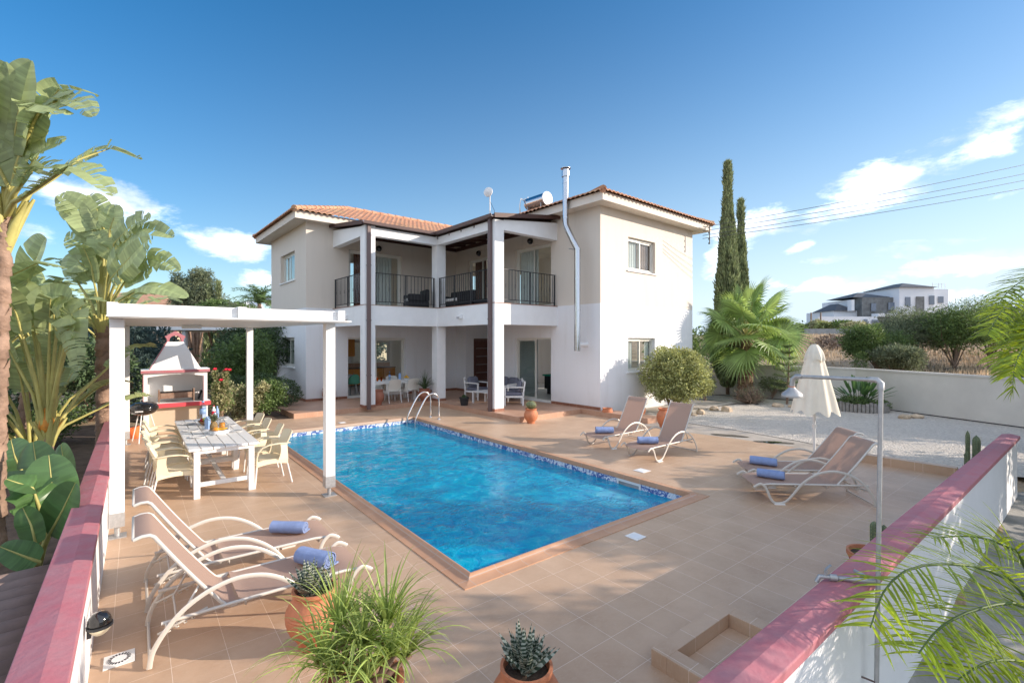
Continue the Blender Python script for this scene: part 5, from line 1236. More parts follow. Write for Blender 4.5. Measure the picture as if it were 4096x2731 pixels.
def shell(label, loc, rz):
    t = thing('shell_chair', label, 'chair', loc, rz, 'green shell chairs inside the villa')
    def sf(u_, v2):
        a = -pi*.55+pi*1.1*u_; return (-.24*cos(a)*(.9+.1*v2), .25*sin(a)*(1-.15*v2*v2), .46+.38*v2*max(0, cos(a*.85)))
    MB().grid(sf, 14, 8, .03).build('backrest', 'green_velvet', t, smooth=True); MB().lathe([(0, .42), (.23, .43), (.24, .47), (0, .49)], n=20).build('seat', 'green_velvet', t, smooth=True)
    for x in (-.15, .15):
        for y in (-.15, .15): MB().cyl((x*.8, y*.8, .43), (x*1.3, y*1.3, 0), .011, n=6).build('leg', 'iron', t)
shell('green velvet shell chair with its back to the terrace inside the villa', HW(-4.28, 9.3, .155), BE+pi/2); shell('green velvet shell chair half hidden by the wall inside the villa', HW(-4.95, 9.25, .155), BE+pi/2+.2)
bottle('small bottle on the indoor dining table', tuple(HW(-4.6, 9.75, .905)), .28, .035, 'orange_glass')
pt_ = thing('pool_table', 'billiard table with green cloth and dark sides inside the sliding door', 'pool table', HW(2.5, 3.5, .155), BE)
MB().box(-.6, .6, -1.2, 1.0, .22, .74).build('cabinet', 'rattan', pt_); MB().box(-.66, .66, -1.26, 1.06, .742, .80).build('rail', 'green_baize', pt_); MB().box(-.55, .55, -1.14, .95, .802, .808).build('cloth', 'green_baize', pt_)
for x in (-.45, .45):
    for y in (-1.0, .8): MB().box(x-.1, x+.1, y-.1, y+.1, 0, .218).build('leg', 'rattan', pt_)
# ================================================================== PLANTS
def rnd(a, b): return a+(b-a)*random.random()
def rdir():
    z = rnd(-1, 1); a = rnd(0, 2*pi); r = sqrt(1-z*z); return Vector((r*cos(a), r*sin(a), z))
def cloud(mb, blobs, n, size, lump=.25, shell=.45, aspect=.5, up=0.0, freq=1.6, seed=0, curl=.25, clump=0, cr_=.12):
    """leaf-sized faces through lumpy volumes; blobs = (centre, radii, weight)"""
    random.seed(seed); tot = sum(b[2] for b in blobs)
    for c, r, w in blobs:
        c = Vector(c); k = 0; m = int(n*w/tot); cc = []
        if clump: cc = [(c+Vector((d.x*r[0], d.y*r[1], d.z*r[2]))*rnd(.5, 1.0), d) for d in (rdir() for _ in range(clump))]
        while k < m:
            if cc and random.random() < .75:
                q, dd = random.choice(cc); d = dd; p = q+rdir()*cr_*(r[0]+r[2])*.5*random.random()**.5*2
            else:
                d = rdir(); f = shell+(1-shell)*random.random()**.6
                l = 1+lump*noise.noise(Vector((d.x*freq+seed, d.y*freq, d.z*freq)))*2
                p = c+Vector((d.x*r[0], d.y*r[1], d.z*r[2]))*f*l
            k += 1
            s = size*rnd(.6, 1.35)
            t = (rdir()+Vector((0, 0, up))+d*.5).normalized(); sd_ = t.cross(rdir()).normalized()*s*aspect*.5; nn_ = t.cross(sd_).normalized()
            mb.v += [tuple(p), tuple(p+t*s*.5+sd_+nn_*s*curl*.3), tuple(p+t*s), tuple(p+t*s*.5-sd_+nn_*s*curl*.3)]
            o = len(mb.v)-4; mb.f.append((o, o+1, o+2, o+3))
def branches(mb, base, blobs, n, r0, seed=0, h0=.3):
    random.seed(seed); base = Vector(base)
    for k in range(n):
        c, r, w = random.choice(blobs); e = Vector(c)+Vector((rnd(-.6, .6)*r[0], rnd(-.6, .6)*r[1], rnd(-.5, .5)*r[2]))
        s = base+Vector((rnd(-1, 1)*r0, rnd(-1, 1)*r0, h0*random.random())); m = s.lerp(e, .5)+Vector((rnd(-.1, .1), rnd(-.1, .1), rnd(0, .12)))*(e-s).length
        mb.tube([s, s.lerp(m, .5)+rdir()*.02, m, e], [r0*.55, r0*.45, r0*.32, r0*.08], 6, False)
def bush(name, label, cat, blobs, n, size, m_, loc=(0,0,0), group=None, stems=10, r0=.05, bark='bark', **k):
    t = thing(name, label, cat, loc, 0, group)
    mb = MB(); cloud(mb, blobs, n, size, **k); mb.build('foliage', m_, t)
    if stems:
        mb = MB(); branches(mb, (0, 0, 0), blobs, stems, r0, k.get('seed', 0)); mb.build('stems' if r0 < .07 else 'trunk', bark, t, smooth=True)
    return t
# ---- paddle leaves
def blade(mb, pts, W, up_=(0, 0, 1), splits=.13, fold=.35, n=42, sag=.25, blunt=.6):
    pts = [Vector(p) for p in pts]; m = len(pts)-1
    def P(t):
        f = min(t*m, m-1e-6); i = int(f); q = f-i; p0 = pts[max(0, i-1)]; p1 = pts[i]; p2 = pts[i+1]; p3 = pts[min(m, i+2)]
        return .5*(2*p1+(p2-p0)*q+(2*p0-5*p1+4*p2-p3)*q*q+(-p0+3*p1-3*p2+p3)*q**3)
    up_ = Vector(up_)
    for sg in (-1, 1):
        grp = 0; gaps = []
        for i in range(n): gaps.append(random.random() < splits*.52)
        dr = rnd(-.15, .25); prev = None
        for i in range(n):
            t0, t1 = i/n, (i+1)/n; g_ = .0
            if gaps[i]: dr = rnd(-.25, .5); prev = None; g_ = .35
            row = []
            for j, t in enumerate((t0+g_/n*(prev is None), t1)):
                if j == 0 and prev is not None: row.append(prev); continue
                p = P(t); tg = (P(min(1, t+.02))-P(max(0, t-.02))).normalized(); s = tg.cross(up_).normalized()*sg; nn_ = s.cross(tg).normalized()
                if nn_.dot(up_) < 0: nn_ = -nn_
                w = W*.5*(sin(pi*min(1, max(0, .06+.94*t))**.75)**blunt if 0 < t < 1 else .12)
                a = fold-dr*.4; d1 = s*cos(a)+nn_*sin(a); d2 = s*cos(a-sag-dr)+nn_*sin(a-sag-dr)+tg*.25
                row.append((p, p+d1*w*.5+tg*w*.08, p+d1*w*.5+tg*w*.08+d2*w*.5+Vector((0, 0, -.10*abs(dr)*w))))
            prev = row[1]; o = len(mb.v)
            for tri in row: mb.v += [tuple(q) for q in tri]
            if sg > 0: mb.f += [(o, o+3, o+4, o+1), (o+1, o+4, o+5, o+2)]
            else: mb.f += [(o+3, o, o+1, o+4), (o+4, o+1, o+2, o+5)]
def strelitzia(label, base, h, leaves=9, L=1.2, W=.42, seed=1, lean=(0, 0), key=(), m_='leaf_banana', r0=.085, splits=.28, group=None, droop=.5, stalkL=.7, name='bird_of_paradise_tree'):
    random.seed(seed); t = thing(name, label, 'plant', base, 0, group); B = Vector(base)
    top = Vector((lean[0], lean[1], h))
    if h > .3:
        tr = MB(); n = int(h/.10)+2; pts = []; rr = []
        for k in range(n):
            for e_, f_ in ((0, 1.09), (.86, .93)):
                q = (k+e_)/n; pts.append(Vector((lean[0]*q*q, lean[1]*q*q, -.1+(h+.1)*q))+Vector((.006*sin(k*2.1), .006*cos(k*1.7), 0))); rr.append(r0*f_*(1.1-.15*q)*(1+.05*sin(k*1.9)))
        tr.tube(pts, rr, 12, True); 
        for k in range(int(h*7)):
            q = rnd(.1, 1); a = rnd(0, 2*pi); p = Vector((lean[0]*q*q, lean[1]*q*q, h*q)); d = Vector((cos(a), sin(a), 0)); s = Vector((-sin(a), cos(a), 0))*r0*.7
            tr.add([p+d*r0*.95-s, p+d*r0*.95+s, p+d*r0*1.25+Vector((0, 0, .10))+s*.2], [(0, 1, 2)])
        tr.build('trunk', 'pale_bark', t, smooth=True)
    lf = MB(); st = MB()
    for k in range(leaves):
        a = 2*pi*(k*.382)+rnd(-.3, .3); inc = rnd(.15, 1.05) if k > 2 else rnd(.05, .3); l = L*rnd(.75, 1.1); sl = stalkL*rnd(.75, 1.2)
        d = Vector((cos(a)*sin(inc), sin(a)*sin(inc), cos(inc))); o_ = Vector((cos(a), sin(a), 0))
        p0 = top+o_*.04-Vector((0, 0, .15)); p1 = p0+Vector((0, 0, .25))+d*sl*.5; p2 = p1+d*sl*.5+o_*.05
        p3 = p2+(d*.9+o_*.15*droop).normalized()*l*.35; p4 = p3+(d*.7+o_*.4*droop-Vector((0, 0, .25*droop))).normalized()*l*.35; p5 = p4+(d*.35+o_*.6-Vector((0, 0, .75*droop))).normalized()*l*.33
        st.tube([p0, p0.lerp(p1, .5)+Vector((0, 0, .04)), p1, p2, p3, p4], [.038, .03, .024, .018, .012, .006], 7, False)
        blade(lf, [p2, p3, p4, p5], W*rnd(.8, 1.15), (-o_*.8+Vector((0, 0, .8))), splits)
    for (b_, mid, tip, w, sp, upv) in key:
        b_, mid, tip = (Vector(q)-B for q in (b_, mid, tip)); s0 = top
        st.tube([s0, s0.lerp(b_, .55)+Vector((0, 0, .06)), b_, mid], [.035, .026, .02, .009], 7, False)
        q = b_.lerp(mid, .5)+Vector((0, 0, .02)); blade(lf, [b_, q, mid, mid.lerp(tip, .55)+Vector((0, 0, .03)), tip], w*1.35, upv, sp)
    # old stalk bases under the crown
    for k in range(9):
        a = rnd(0, 2*pi); l = rnd(.25, .5); st.tube([top-Vector((0, 0, .35)), top-Vector((0, 0, .1))+Vector((cos(a), sin(a), 0))*.08, top+Vector((cos(a)*.22, sin(a)*.22, l*.5))], [.05, .042, .015], 6, False)
    lf.build('leaves', m_, t); st.build('leaf_stalks', 'stalk', t, smooth=True)
    return t
GS = 'bird of paradise trees outside the left wall'
def K(b, m_, t, w, sp, up_=(.2, -.9, .5)): return (at(*b), at(*m_), at(*t), w, sp, up_)
strelitzia('tallest bird of paradise tree at the left edge with a ringed trunk and torn leaves', (-5.46, 5.05, -.1), 3.75, 5, 1.0, .42, 11, (.04, .05), [
    K((22, 380, 5.0), (45, 250, 4.9), (72, 140, 4.85), .40, .10), K((8, 400, 5.0), (2, 270, 4.9), (10, 142, 4.8), .36, .12), K((60, 320, 4.9), (95, 245, 4.8), (140, 262, 4.7), .40, .45, (.1, -.6, .9)),
    K((110, 235, 4.9), (175, 232, 4.85), (215, 268, 4.8), .24, .6, (.1, -.7, .8)), K((48, 420, 4.95), (90, 350, 4.9), (142, 330, 4.8), .36, .3, (0, -.9, .4)), K((50, 455, 4.9), (165, 380, 4.8), (262, 450, 4.7), .28, .75, (.1, -.55, .9)),
    K((45, 430, 4.95), (80, 385, 4.9), (150, 398, 4.8), .30, .8, (.1, -.6, .8)), K((28, 400, 5.0), (60, 300, 4.95), (120, 240, 4.9), .42, .3, (.1, -.95, .2)), K((20, 430, 5), (-30, 330, 4.9), (-70, 300, 4.8), .4, .3), K((15, 330, 5.1), (40, 230, 5.1), (30, 170, 5.1), .38, .15)], r0=.068, group=GS)
strelitzia('bird of paradise tree beside the left pergola post with leaves fanned against the sky', (-8.10, 9.45, -.1), 2.75, 5, 1.05, .38, 5, (-.02, .0), [
    K((228, 560, 9.5), (185, 485, 9.4), (131, 449, 9.3), .48, .35), K((232, 545, 9.5), (190, 500, 9.4), (133, 473, 9.3), .42, .3), K((240, 530, 9.5), (222, 480, 9.5), (206, 448, 9.5), .42, .15), K((252, 530, 9.4), (262, 500, 9.4), (264, 470, 9.4), .38, .05),
    K((262, 560, 9.3), (300, 520, 9.2), (346, 500, 9.1), .40, .3), K((268, 565, 9.3), (330, 525, 9.2), (399, 545, 9.1), .38, .3), K((255, 640, 9.2), (300, 590, 9.0), (345, 548, 8.9), .62, .12, (-.2, -.95, .2)), K((275, 620, 9.2), (350, 590, 9.1), (412, 622, 9.0), .36, .5),
    K((275, 690, 9.2), (340, 655, 9.0), (431, 683, 8.9), .36, .15, (0, -.5, .9)), K((232, 600, 9.5), (190, 560, 9.4), (150, 545, 9.3), .44, .3), K((245, 590, 9.4), (240, 560, 9.4), (228, 530, 9.4), .42, .1), K((285, 650, 9.2), (330, 625, 9.1), (372, 600, 9.0), .40, .2),
    K((250, 600, 9.3), (262, 570, 9.3), (258, 545, 9.3), .40, .1), K((225, 640, 9.5), (180, 600, 9.3), (160, 640, 9.2), .46, .4), K((235, 560, 9.5), (210, 520, 9.5), (240, 500, 9.5), .4, .2)], r0=.11, group=GS)
strelitzia('bird of paradise tree with an orange sheath and tall bare leaf stalks', (-7.30, 7.5, -.1), 1.05, 8, 1.0, .42, 23, (0, 0), [
    K((60, 650, 7.4), (85, 590, 7.3), (106, 546, 7.3), .50, .06, (-.3, -.9, .2)), K((130, 760, 7.3), (120, 700, 7.2), (160, 690, 7.1), .5, .1), K((150, 790, 7.2), (165, 720, 7.1), (180, 850, 7.0), .42, .8, (0, -.9, .4)), K((85, 760, 7.4), (60, 700, 7.3), (30, 650, 7.2), .5, .3)], stalkL=1.25, r0=.075, group=GS)
strelitzia('bird of paradise tree behind the wall between the orange sheathed one and the pergola', (-10.1, 10.4, -.1), .7, 7, .72, .36, 31, stalkL=.8, group=GS)
strelitzia('leaning bird of paradise tree behind the left edge trunk', (-8.35, 7.75, -.1), 1.9, 9, 1.15, .46, 41, (-.5, .2), r0=.08, group=GS)
strelitzia('bird of paradise tree with dark crowded leaves at the back of the left planting', (-9.9, 9.6, -.1), 2.3, 12, 1.15, .46, 47, (.1, .2), r0=.08, group=GS)
strelitzia('bird of paradise tree low on the left beyond the leaning one', (-10.5, 8.7, -.1), 1.7, 10, 1.1, .46, 53, r0=.08, group=GS)
strelitzia('bird of paradise tree low between the trunks at the left edge', (-8.35, 8.3, -.1), .6, 11, 1.0, .44, 61, stalkL=1.1, group=GS)
strelitzia('bird of paradise tree crowded behind the one beside the pergola post', (-10.2, 12.0, -.1), 2.2, 13, 1.15, .46, 67, r0=.08, group=GS)
strelitzia('bird of paradise tree at the far left behind the tallest trunk', (-8.2, 6.9, -.1), 2.5, 11, 1.15, .46, 71, (-.2, .1), r0=.075, group=GS)
bt = thing('bract', 'orange leaf sheath', 'plant'); bpy.data.objects.remove(bt)
s = MB(); s.lathe([(.075, 1.0), (.11, 1.1), (.10, 1.25), (.04, 1.42), (0, 1.45)], (0, 0, 0), 14); 
for o in list(bpy.data.objects):
    if o.get('label', '').startswith('bird of paradise tree with an orange'): s.build('sheath', 'bract', o, smooth=True)
# low broad leaves by the wall
random.seed(8); bt = thing('banana_plant', 'low banana plant with broad dark leaves against the outside of the left wall', 'plant', (-4.95, 4.95, -.1)); lf = MB(); st = MB(); B = Vector((-4.95, 4.95, -.1))
for b_, m_, t_, w, upv in [((114, 1229, 4.6), (145, 1170, 4.6), (173, 1109, 4.6), .42, (-.2, -.95, .2)), ((97, 1168, 5.0), (88, 1090, 5.0), (76, 1015, 5.05), .56, (.1, -.9, .4)), ((120, 1200, 4.9), (120, 1120, 4.9), (112, 1045, 4.95), .50, (.2, -.9, .3)),
                           ((95, 1180, 4.7), (75, 1120, 4.6), (15, 1100, 4.5), .42, (0, -.3, .95)), ((85, 1250, 4.5), (72, 1205, 4.5), (52, 1165, 4.5), .32, (-.1, -.9, .4)), ((90, 1290, 4.4), (50, 1275, 4.3), (0, 1255, 4.2), .26, (.1, -.7, .7)),
                           ((130, 1150, 5.3), (150, 1080, 5.4), (140, 1020, 5.5), .42, (-.2, -.9, .2)), ((60, 1100, 5.3), (35, 1050, 5.3), (25, 1010, 5.4), .36, (.3, -.9, .2))]:
    p = [at(*b_)-B, at(*m_)-B, at(*t_)-B]; blade(lf, [p[0], p[0].lerp(p[1], .5), p[1], p[1].lerp(p[2], .6), p[2]], w, upv, .03, .25, 24, .18)
    st.tube([Vector((0, 0, 0)), p[0].lerp(Vector((0, 0, 0)), .4)+Vector((0, 0, .05)), p[0], p[1], p[2]], [.035, .028, .018, .010, .003], 7, False)
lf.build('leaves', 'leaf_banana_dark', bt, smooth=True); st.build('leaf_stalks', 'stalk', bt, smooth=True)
# dark planting that closes the view on the left
def blobset(c, R, n, s, seed):
    random.seed(seed); return [((c[0]+rnd(-R[0], R[0]), c[1]+rnd(-R[1], R[1]), c[2]+rnd(-R[2], R[2])), (s*rnd(.7, 1.2), s*rnd(.7, 1.2), s*rnd(.7, 1.1)), 1) for _ in range(n)]
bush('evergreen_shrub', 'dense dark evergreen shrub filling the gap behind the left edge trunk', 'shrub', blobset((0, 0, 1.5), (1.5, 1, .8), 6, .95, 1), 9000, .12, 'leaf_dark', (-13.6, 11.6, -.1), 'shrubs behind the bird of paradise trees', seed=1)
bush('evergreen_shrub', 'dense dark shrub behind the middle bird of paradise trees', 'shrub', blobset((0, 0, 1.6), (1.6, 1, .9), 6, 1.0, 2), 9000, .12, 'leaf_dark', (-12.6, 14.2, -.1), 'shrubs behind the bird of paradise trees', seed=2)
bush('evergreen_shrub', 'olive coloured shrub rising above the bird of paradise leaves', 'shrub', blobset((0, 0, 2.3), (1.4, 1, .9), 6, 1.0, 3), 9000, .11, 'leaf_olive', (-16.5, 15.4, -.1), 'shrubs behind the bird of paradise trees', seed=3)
bush('lemon_bush', 'small lemon bush in sun patches beside the leaning trunk', 'shrub', blobset((0, 0, .5), (.6, .3, .2), 4, .45, 4), 3500, .07, 'leaf_mid', (-10.9, 10.9, -.05), seed=4)
bush('conifer', 'blue green conifer behind the kettle grill', 'tree', [((0, 0, 1.0), (1.1, 1.1, .9), 3), ((.1, 0, 2.0), (.9, .9, .7), 2), ((0, 0, 2.7), (.5, .5, .5), 1)], 12000, .10, 'leaf_blue', (-12.1, 15.2, -.05), seed=5, aspect=.3, lump=.35)
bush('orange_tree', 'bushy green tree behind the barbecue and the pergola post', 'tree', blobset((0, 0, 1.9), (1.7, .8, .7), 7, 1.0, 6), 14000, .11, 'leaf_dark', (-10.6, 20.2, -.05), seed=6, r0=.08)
bush('garden_shrub', 'mid green leafy shrub between the two back pergola posts', 'shrub', blobset((0, 0, 1.5), (1.0, .6, .6), 6, .85, 7), 11000, .10, 'leaf_mid', (-9.6, 17.6, -.05), seed=7)
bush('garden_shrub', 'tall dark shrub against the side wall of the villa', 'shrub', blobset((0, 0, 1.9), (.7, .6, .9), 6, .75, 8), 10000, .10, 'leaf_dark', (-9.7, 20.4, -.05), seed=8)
bush('clipped_hedge', 'low dark clipped hedge behind the rose bush', 'hedge', [((-.7, 0, .7), (.8, .5, .55), 1), ((.1, 0, .75), (.8, .5, .6), 1), ((.8, .1, .65), (.6, .5, .5), 1)], 10000, .06, 'leaf_dark', (-8.6, 16.1, -.03), seed=9, lump=.12, shell=.7)
bush('variegated_bush', 'variegated bush with pale sunlit leaves beside the terrace step', 'shrub', [((0, 0, .62), (.62, .55, .55), 3), ((.25, .1, .85), (.4, .4, .35), 1), ((-.35, -.1, .5), (.45, .4, .4), 1)], 8000, .075, 'leaf_mid', (-7.75, 14.75, -.03), seed=10, lump=.3)
s = MB(); cloud(s, [((.12, -.45, .75), (.16, .2, .32), 1), ((.28, -.42, .98), (.12, .15, .14), 1), ((-.02, -.5, .42), (.16, .16, .2), 1)], 1100, .085, seed=11)
for o in list(bpy.data.objects):
    if o.get('label', '').startswith('variegated bush'): s.build('pale_leaves', 'leaf_var', o)
bush('variegated_bush', 'small cream leaved bush just behind the far pergola post', 'shrub', [((0, 0, .55), (.4, .35, .5), 1)], 2600, .075, 'leaf_var', (-8.35, 14.4, -.03), seed=12, lump=.3)
s = MB(); random.seed(9)
def strapplant(lf, base, n, L, w, seed, spread=1.0, arch=.9, up0=.9, seg=6):
    random.seed(seed); base = Vector(base)
    for k in range(n):
        a = rnd(0, 2*pi); e = rnd(.1, 1.0)*spread; l = L*rnd(.6, 1.15); o_ = Vector((cos(a), sin(a), 0)); sd_ = Vector((-sin(a), cos(a), 0)); p = base+o_*rnd(0, .03); d = (o_*e+Vector((0, 0, up0))).normalized(); ww = w*rnd(.8, 1.2); o = len(lf.v)
        tw = rnd(-.3, .3)
        for i in range(seg+1):
            q = i/seg; hw = ww*.5*(1-q**2.2)+.0003; s2 = (sd_*cos(tw*q)+Vector((0, 0, 1))*sin(tw*q))*hw; nrm = d.cross(sd_)*hw*.5
            lf.v += [tuple(p-s2+nrm), tuple(p), tuple(p+s2+nrm)]
            p = p+d*l/seg; d = (d+Vector((0, 0, -1))*arch/seg*(.4+1.6*q)*rnd(.8, 1.2)).normalized()
        for i in range(seg):
            b = o+i*3; lf.f += [(b, b+1, b+4, b+3), (b+1, b+2, b+5, b+4)]
strapplant(s, (0, 0, 0), 260, 1.3, .03, 3, .8, .9); o = s.build('grass_clump', 'leaf_mid'); o.location = (-8.9, 16.9, .35); tag(o, 'fountain of narrow green blades behind the clipped hedge', 'grass plant')
# rose bush
rb = thing('rose_bush', 'rose bush with red blooms beside the barbecue', 'rose bush', PW(-.72, 11.35, 0)); mb = MB(); RB = [((0, 0, .75), (.30, .28, .38), 3), ((.02, 0, 1.15), (.2, .2, .28), 2), ((.12, 0, 1.4), (.08, .08, .14), .5), ((-.14, 0, 1.42), (.07, .07, .12), .4)]
cloud(mb, RB, 3200, .055, lump=.35, shell=.15, seed=14, aspect=.75); mb.build('foliage', 'leaf_var', rb); mb = MB(); cloud(mb, RB, 1200, .055, lump=.35, shell=.3, seed=15, aspect=.75); mb.build('green_leaves', 'leaf_mid', rb)
mb = MB(); branches(mb, (0, 0, 0), RB, 16, .035, 3); mb.build('stems', 'bark', rb, smooth=True)
for p in ((.17, -.03, 1.56), (.10, .02, 1.52), (.24, 0, 1.55), (-.16, 0, 1.57), (.08, -.12, 1.28)):
    mb = MB()
    for k in range(16): a = k*2.4; mb.sphere(Vector(p)+Vector((cos(a), sin(a), 0))*.003*k+Vector((0, 0, .012*sin(k))), (.02, .02, .022), 6, 5)
    mb.build('bloom', 'rose', rb, smooth=True)
# ---- round clipped tree
rt = thing('round_tree', 'round clipped tree with two trunks in a ring of stones by the villa corner', 'tree', (5.30, 15.75, 0)); mb = MB()
cloud(mb, [((.10, .0, 1.22), (1.05, 1.0, .90), 1)], 30000, .068, lump=.15, shell=.70, seed=20, freq=4, aspect=.6, clump=160, cr_=.11); cloud(mb, [((.10, 0, 1.2), (.8, .8, .6), 1)], 5000, .07, seed=21, shell=.1)
mb.build('crown', 'leaf_round', rt); mb = MB()
mb.tube([(-.03, 0, -.05), (-.10, 0, .25), (-.22, 0, .55), (-.25, 0, .8)], [.055, .045, .04, .03], 10); mb.tube([(.04, 0, -.05), (.05, 0, .3), (.12, 0, .6), (.12, 0, .9)], [.06, .055, .045, .03], 10)
branches(mb, (0, 0, .5), [((.1, 0, 1.2), (.9, .9, .7), 1)], 30, .04, 4); mb.build('trunk', 'bark', rt, smooth=True)
def stone(label, x, y, s_, seed, z=0, m_='stone', group='stones edging the gravel'):
    random.seed(seed); mb = MB(); mb.sphere((0, 0, 0), 1, 14, 10); a, b, c = s_*rnd(.9, 1.3), s_*rnd(.7, 1.0), s_*rnd(.5, .7)
    mb.v = [tuple(Vector((p[0]*a, p[1]*b, p[2]*c))*(1+.28*noise.noise(Vector(p)*1.6+Vector((seed, 0, 0))))) for p in mb.v]
    o = mb.build('stone', m_, smooth=True, ang=25); o.location = (x, y, z+s_*.25); o.rotation_euler = (0, 0, rnd(0, 3)); tag(o, label, 'stone', group)
for k, (x, y, s_, lb) in enumerate([(4.98, 15.35, .16, 'pale stone at the left front of the ring round the clipped tree'), (5.22, 15.2, .17, 'pale stone at the front of the ring round the clipped tree'), (5.52, 15.35, .19, 'largest upright stone of the ring round the clipped tree'), (5.74, 15.65, .13, 'small stone at the right of the ring round the clipped tree'),
      (5.70, 14.95, .09, 'small pinkish stone just right of the tree ring'), (6.05, 15.30, .17, 'rounded buff stone alone on the gravel right of the tree ring'), (6.82, 16.1, .18, 'buff stone on the path edge, left of its pair'), (7.12, 15.85, .19, 'buff stone on the path edge, right of its pair'),
      (9.45, 16.95, .16, 'flat stone under the young layered pine'), (9.85, 16.8, .13, 'small stone beside the one under the young pine'), (11.85, 14.4, .17, 'stone alone on the gravel near the boundary wall, left of two'), (12.3, 14.5, .18, 'stone alone on the gravel near the boundary wall, right of two'), (-8.55, 15.0, .12, 'white stone in the dark garden bed')]):
    stone(lb, x, y, s_, 60+k)
# ---- fan palm
def fan(lf, st, base, az_, inc, pl, R, droop=.35, nseg=34, spread=2.6, tw=0):
    d = Vector((cos(az_)*sin(inc), sin(az_)*sin(inc), cos(inc))); o_ = Vector((cos(az_), sin(az_), 0))
    p1 = base+d*pl*.55; hub = p1+(d-Vector((0, 0, droop*.5))).normalized()*pl*.45
    st.tube([base, base.lerp(p1, .5)+Vector((0, 0, .02)), p1, hub], [.026, .02, .015, .011], 6, False, (1, .5))
    dd = (d-Vector((0, 0, droop))).normalized(); s = dd.cross(Vector((0, 0, 1))).normalized(); s = (s*cos(tw)+Vector((0, 0, 1))*sin(tw)).normalized(); nn_ = s.cross(dd).normalized()
    for k in range(nseg):
        th = -spread+2*spread*(k+.5)/nseg; h = spread/nseg*1.02
        def Q(t, r, zz=0): return hub+(dd*cos(t)+s*sin(t))*r+nn_*(zz-.10*r*r/R)+Vector((0, 0, -1))*max(0, r-R*.45)**1.5*.22
        r1 = R*.52; r2 = R*(.82+.18*cos(th*.5))*rnd(.92, 1.05); rm = (r1+r2)/2; o = len(lf.v)
        tip = Q(th, r2); tip = tip+Vector((0, 0, -1))*rnd(.0, .14)*R; hm = h*.42*r1/rm
        lf.v += [tuple(q) for q in (hub, Q(th-h, r1), Q(th, r1, .022*R), Q(th+h, r1), Q(th-hm, rm), Q(th, rm, .014*R), Q(th+hm, rm), tip)]
        lf.f += [(o, o+1, o+2), (o, o+2, o+3), (o+1, o+4, o+5, o+2), (o+2, o+5, o+6, o+3), (o+4, o+7, o+5), (o+5, o+7, o+6)]
fp = thing('fan_palm', 'fan palm with a shaggy trunk and spreading fan leaves before the cypresses', 'palm', (9.35, 19.2, 0)); random.seed(77)
tr = MB(); pts = []; rr = []
for k in range(25): q = k/24; pts.append((.10*sin(q*2), 0, 2.5*q-.05)); rr.append(.30-.10*q+(.018 if k % 2 else 0))
tr.tube(pts, rr, 14)
for k in range(420):
    q = rnd(.05, 1); a = rnd(0, 2*pi); r = .30-.10*q; p = Vector((.1*sin(q*2), 0, 2.2*q)); d = Vector((cos(a), sin(a), 0)); s = Vector((-sin(a), cos(a), 0))*.045
    tr.add([p+d*r*.9-s, p+d*r*.9+s, p+d*(r+.08)+Vector((0, 0, .09))+s*.4, p+d*(r+.08)+Vector((0, 0, .09))-s*.4], [(0, 1, 2, 3)])
tr.build('trunk', 'palm_bark', fp)
lf = MB(); st = MB(); base = Vector((.09, 0, 2.45))
for k in range(34):
    inc = .08+2.15*(k/34)**.8; a = k*2.4+rnd(-.2, .2)
    fan(lf, st, base+Vector((0, 0, .1-.25*inc*.3)), a, inc, rnd(1.05, 1.45), rnd(.98, 1.2), rnd(.15, .45), tw=rnd(-1.1, 1.1))
lf.build('fan_leaves', 'leaf_fan', fp); st.build('leaf_stalks', 'stalk', fp, smooth=True)
# ---- cypresses
def cypress(label, x, y, h, r, seed, n, lean=0, group='cypresses beside the fan palm', size=.15):
    t = thing('cypress', label, 'tree', (x, y, 0), 0, group); random.seed(seed); mb = MB()
    for k in range(n):
        q = random.random()**.8; z = h*(.03+.97*q); a = rnd(0, 2*pi)
        prof = (min(1, (q+.02)/.16)**.6)*(1-q)**.92*1.15+.008
        lob = 1+.22*noise.noise(Vector((cos(a)*1.6, sin(a)*1.6, z*.9+seed)))+.16*noise.noise(Vector((cos(a)*4, sin(a)*4, z*2.2)))
        rr_ = r*prof*lob*rnd(.62, 1.05); o_ = Vector((cos(a), sin(a), 0)); p = Vector((o_.x*rr_+lean*z, o_.y*rr_, z))
        d = (Vector((0, 0, 1))+o_*rnd(.1, .55)+rdir()*.25).normalized(); s = d.cross(rdir()).normalized()*size*rnd(.14, .3); L = size*rnd(.7, 1.7)*(1 if q < .9 else 1.6)
        o = len(mb.v); mb.v += [tuple(p-s), tuple(p+s), tuple(p+s*.6+d*L*.7), tuple(p+d*L)]; mb.f.append((o, o+1, o+2, o+3))
    mb.build('crown', 'leaf_cypress', t); tr = MB(); tr.cyl((0, 0, -.1), (lean*h*.8, 0, h*.8), .12*r, .02, 10); tr.build('trunk', 'bark', t, smooth=True); return t
cypress('tallest cypress rising behind the fan palm', 9.45, 20.9, 9.95, .66, 3, 26000); cypress('shorter cypress on the right of the tallest one', 10.75, 22.4, 8.75, .50, 9, 14000)
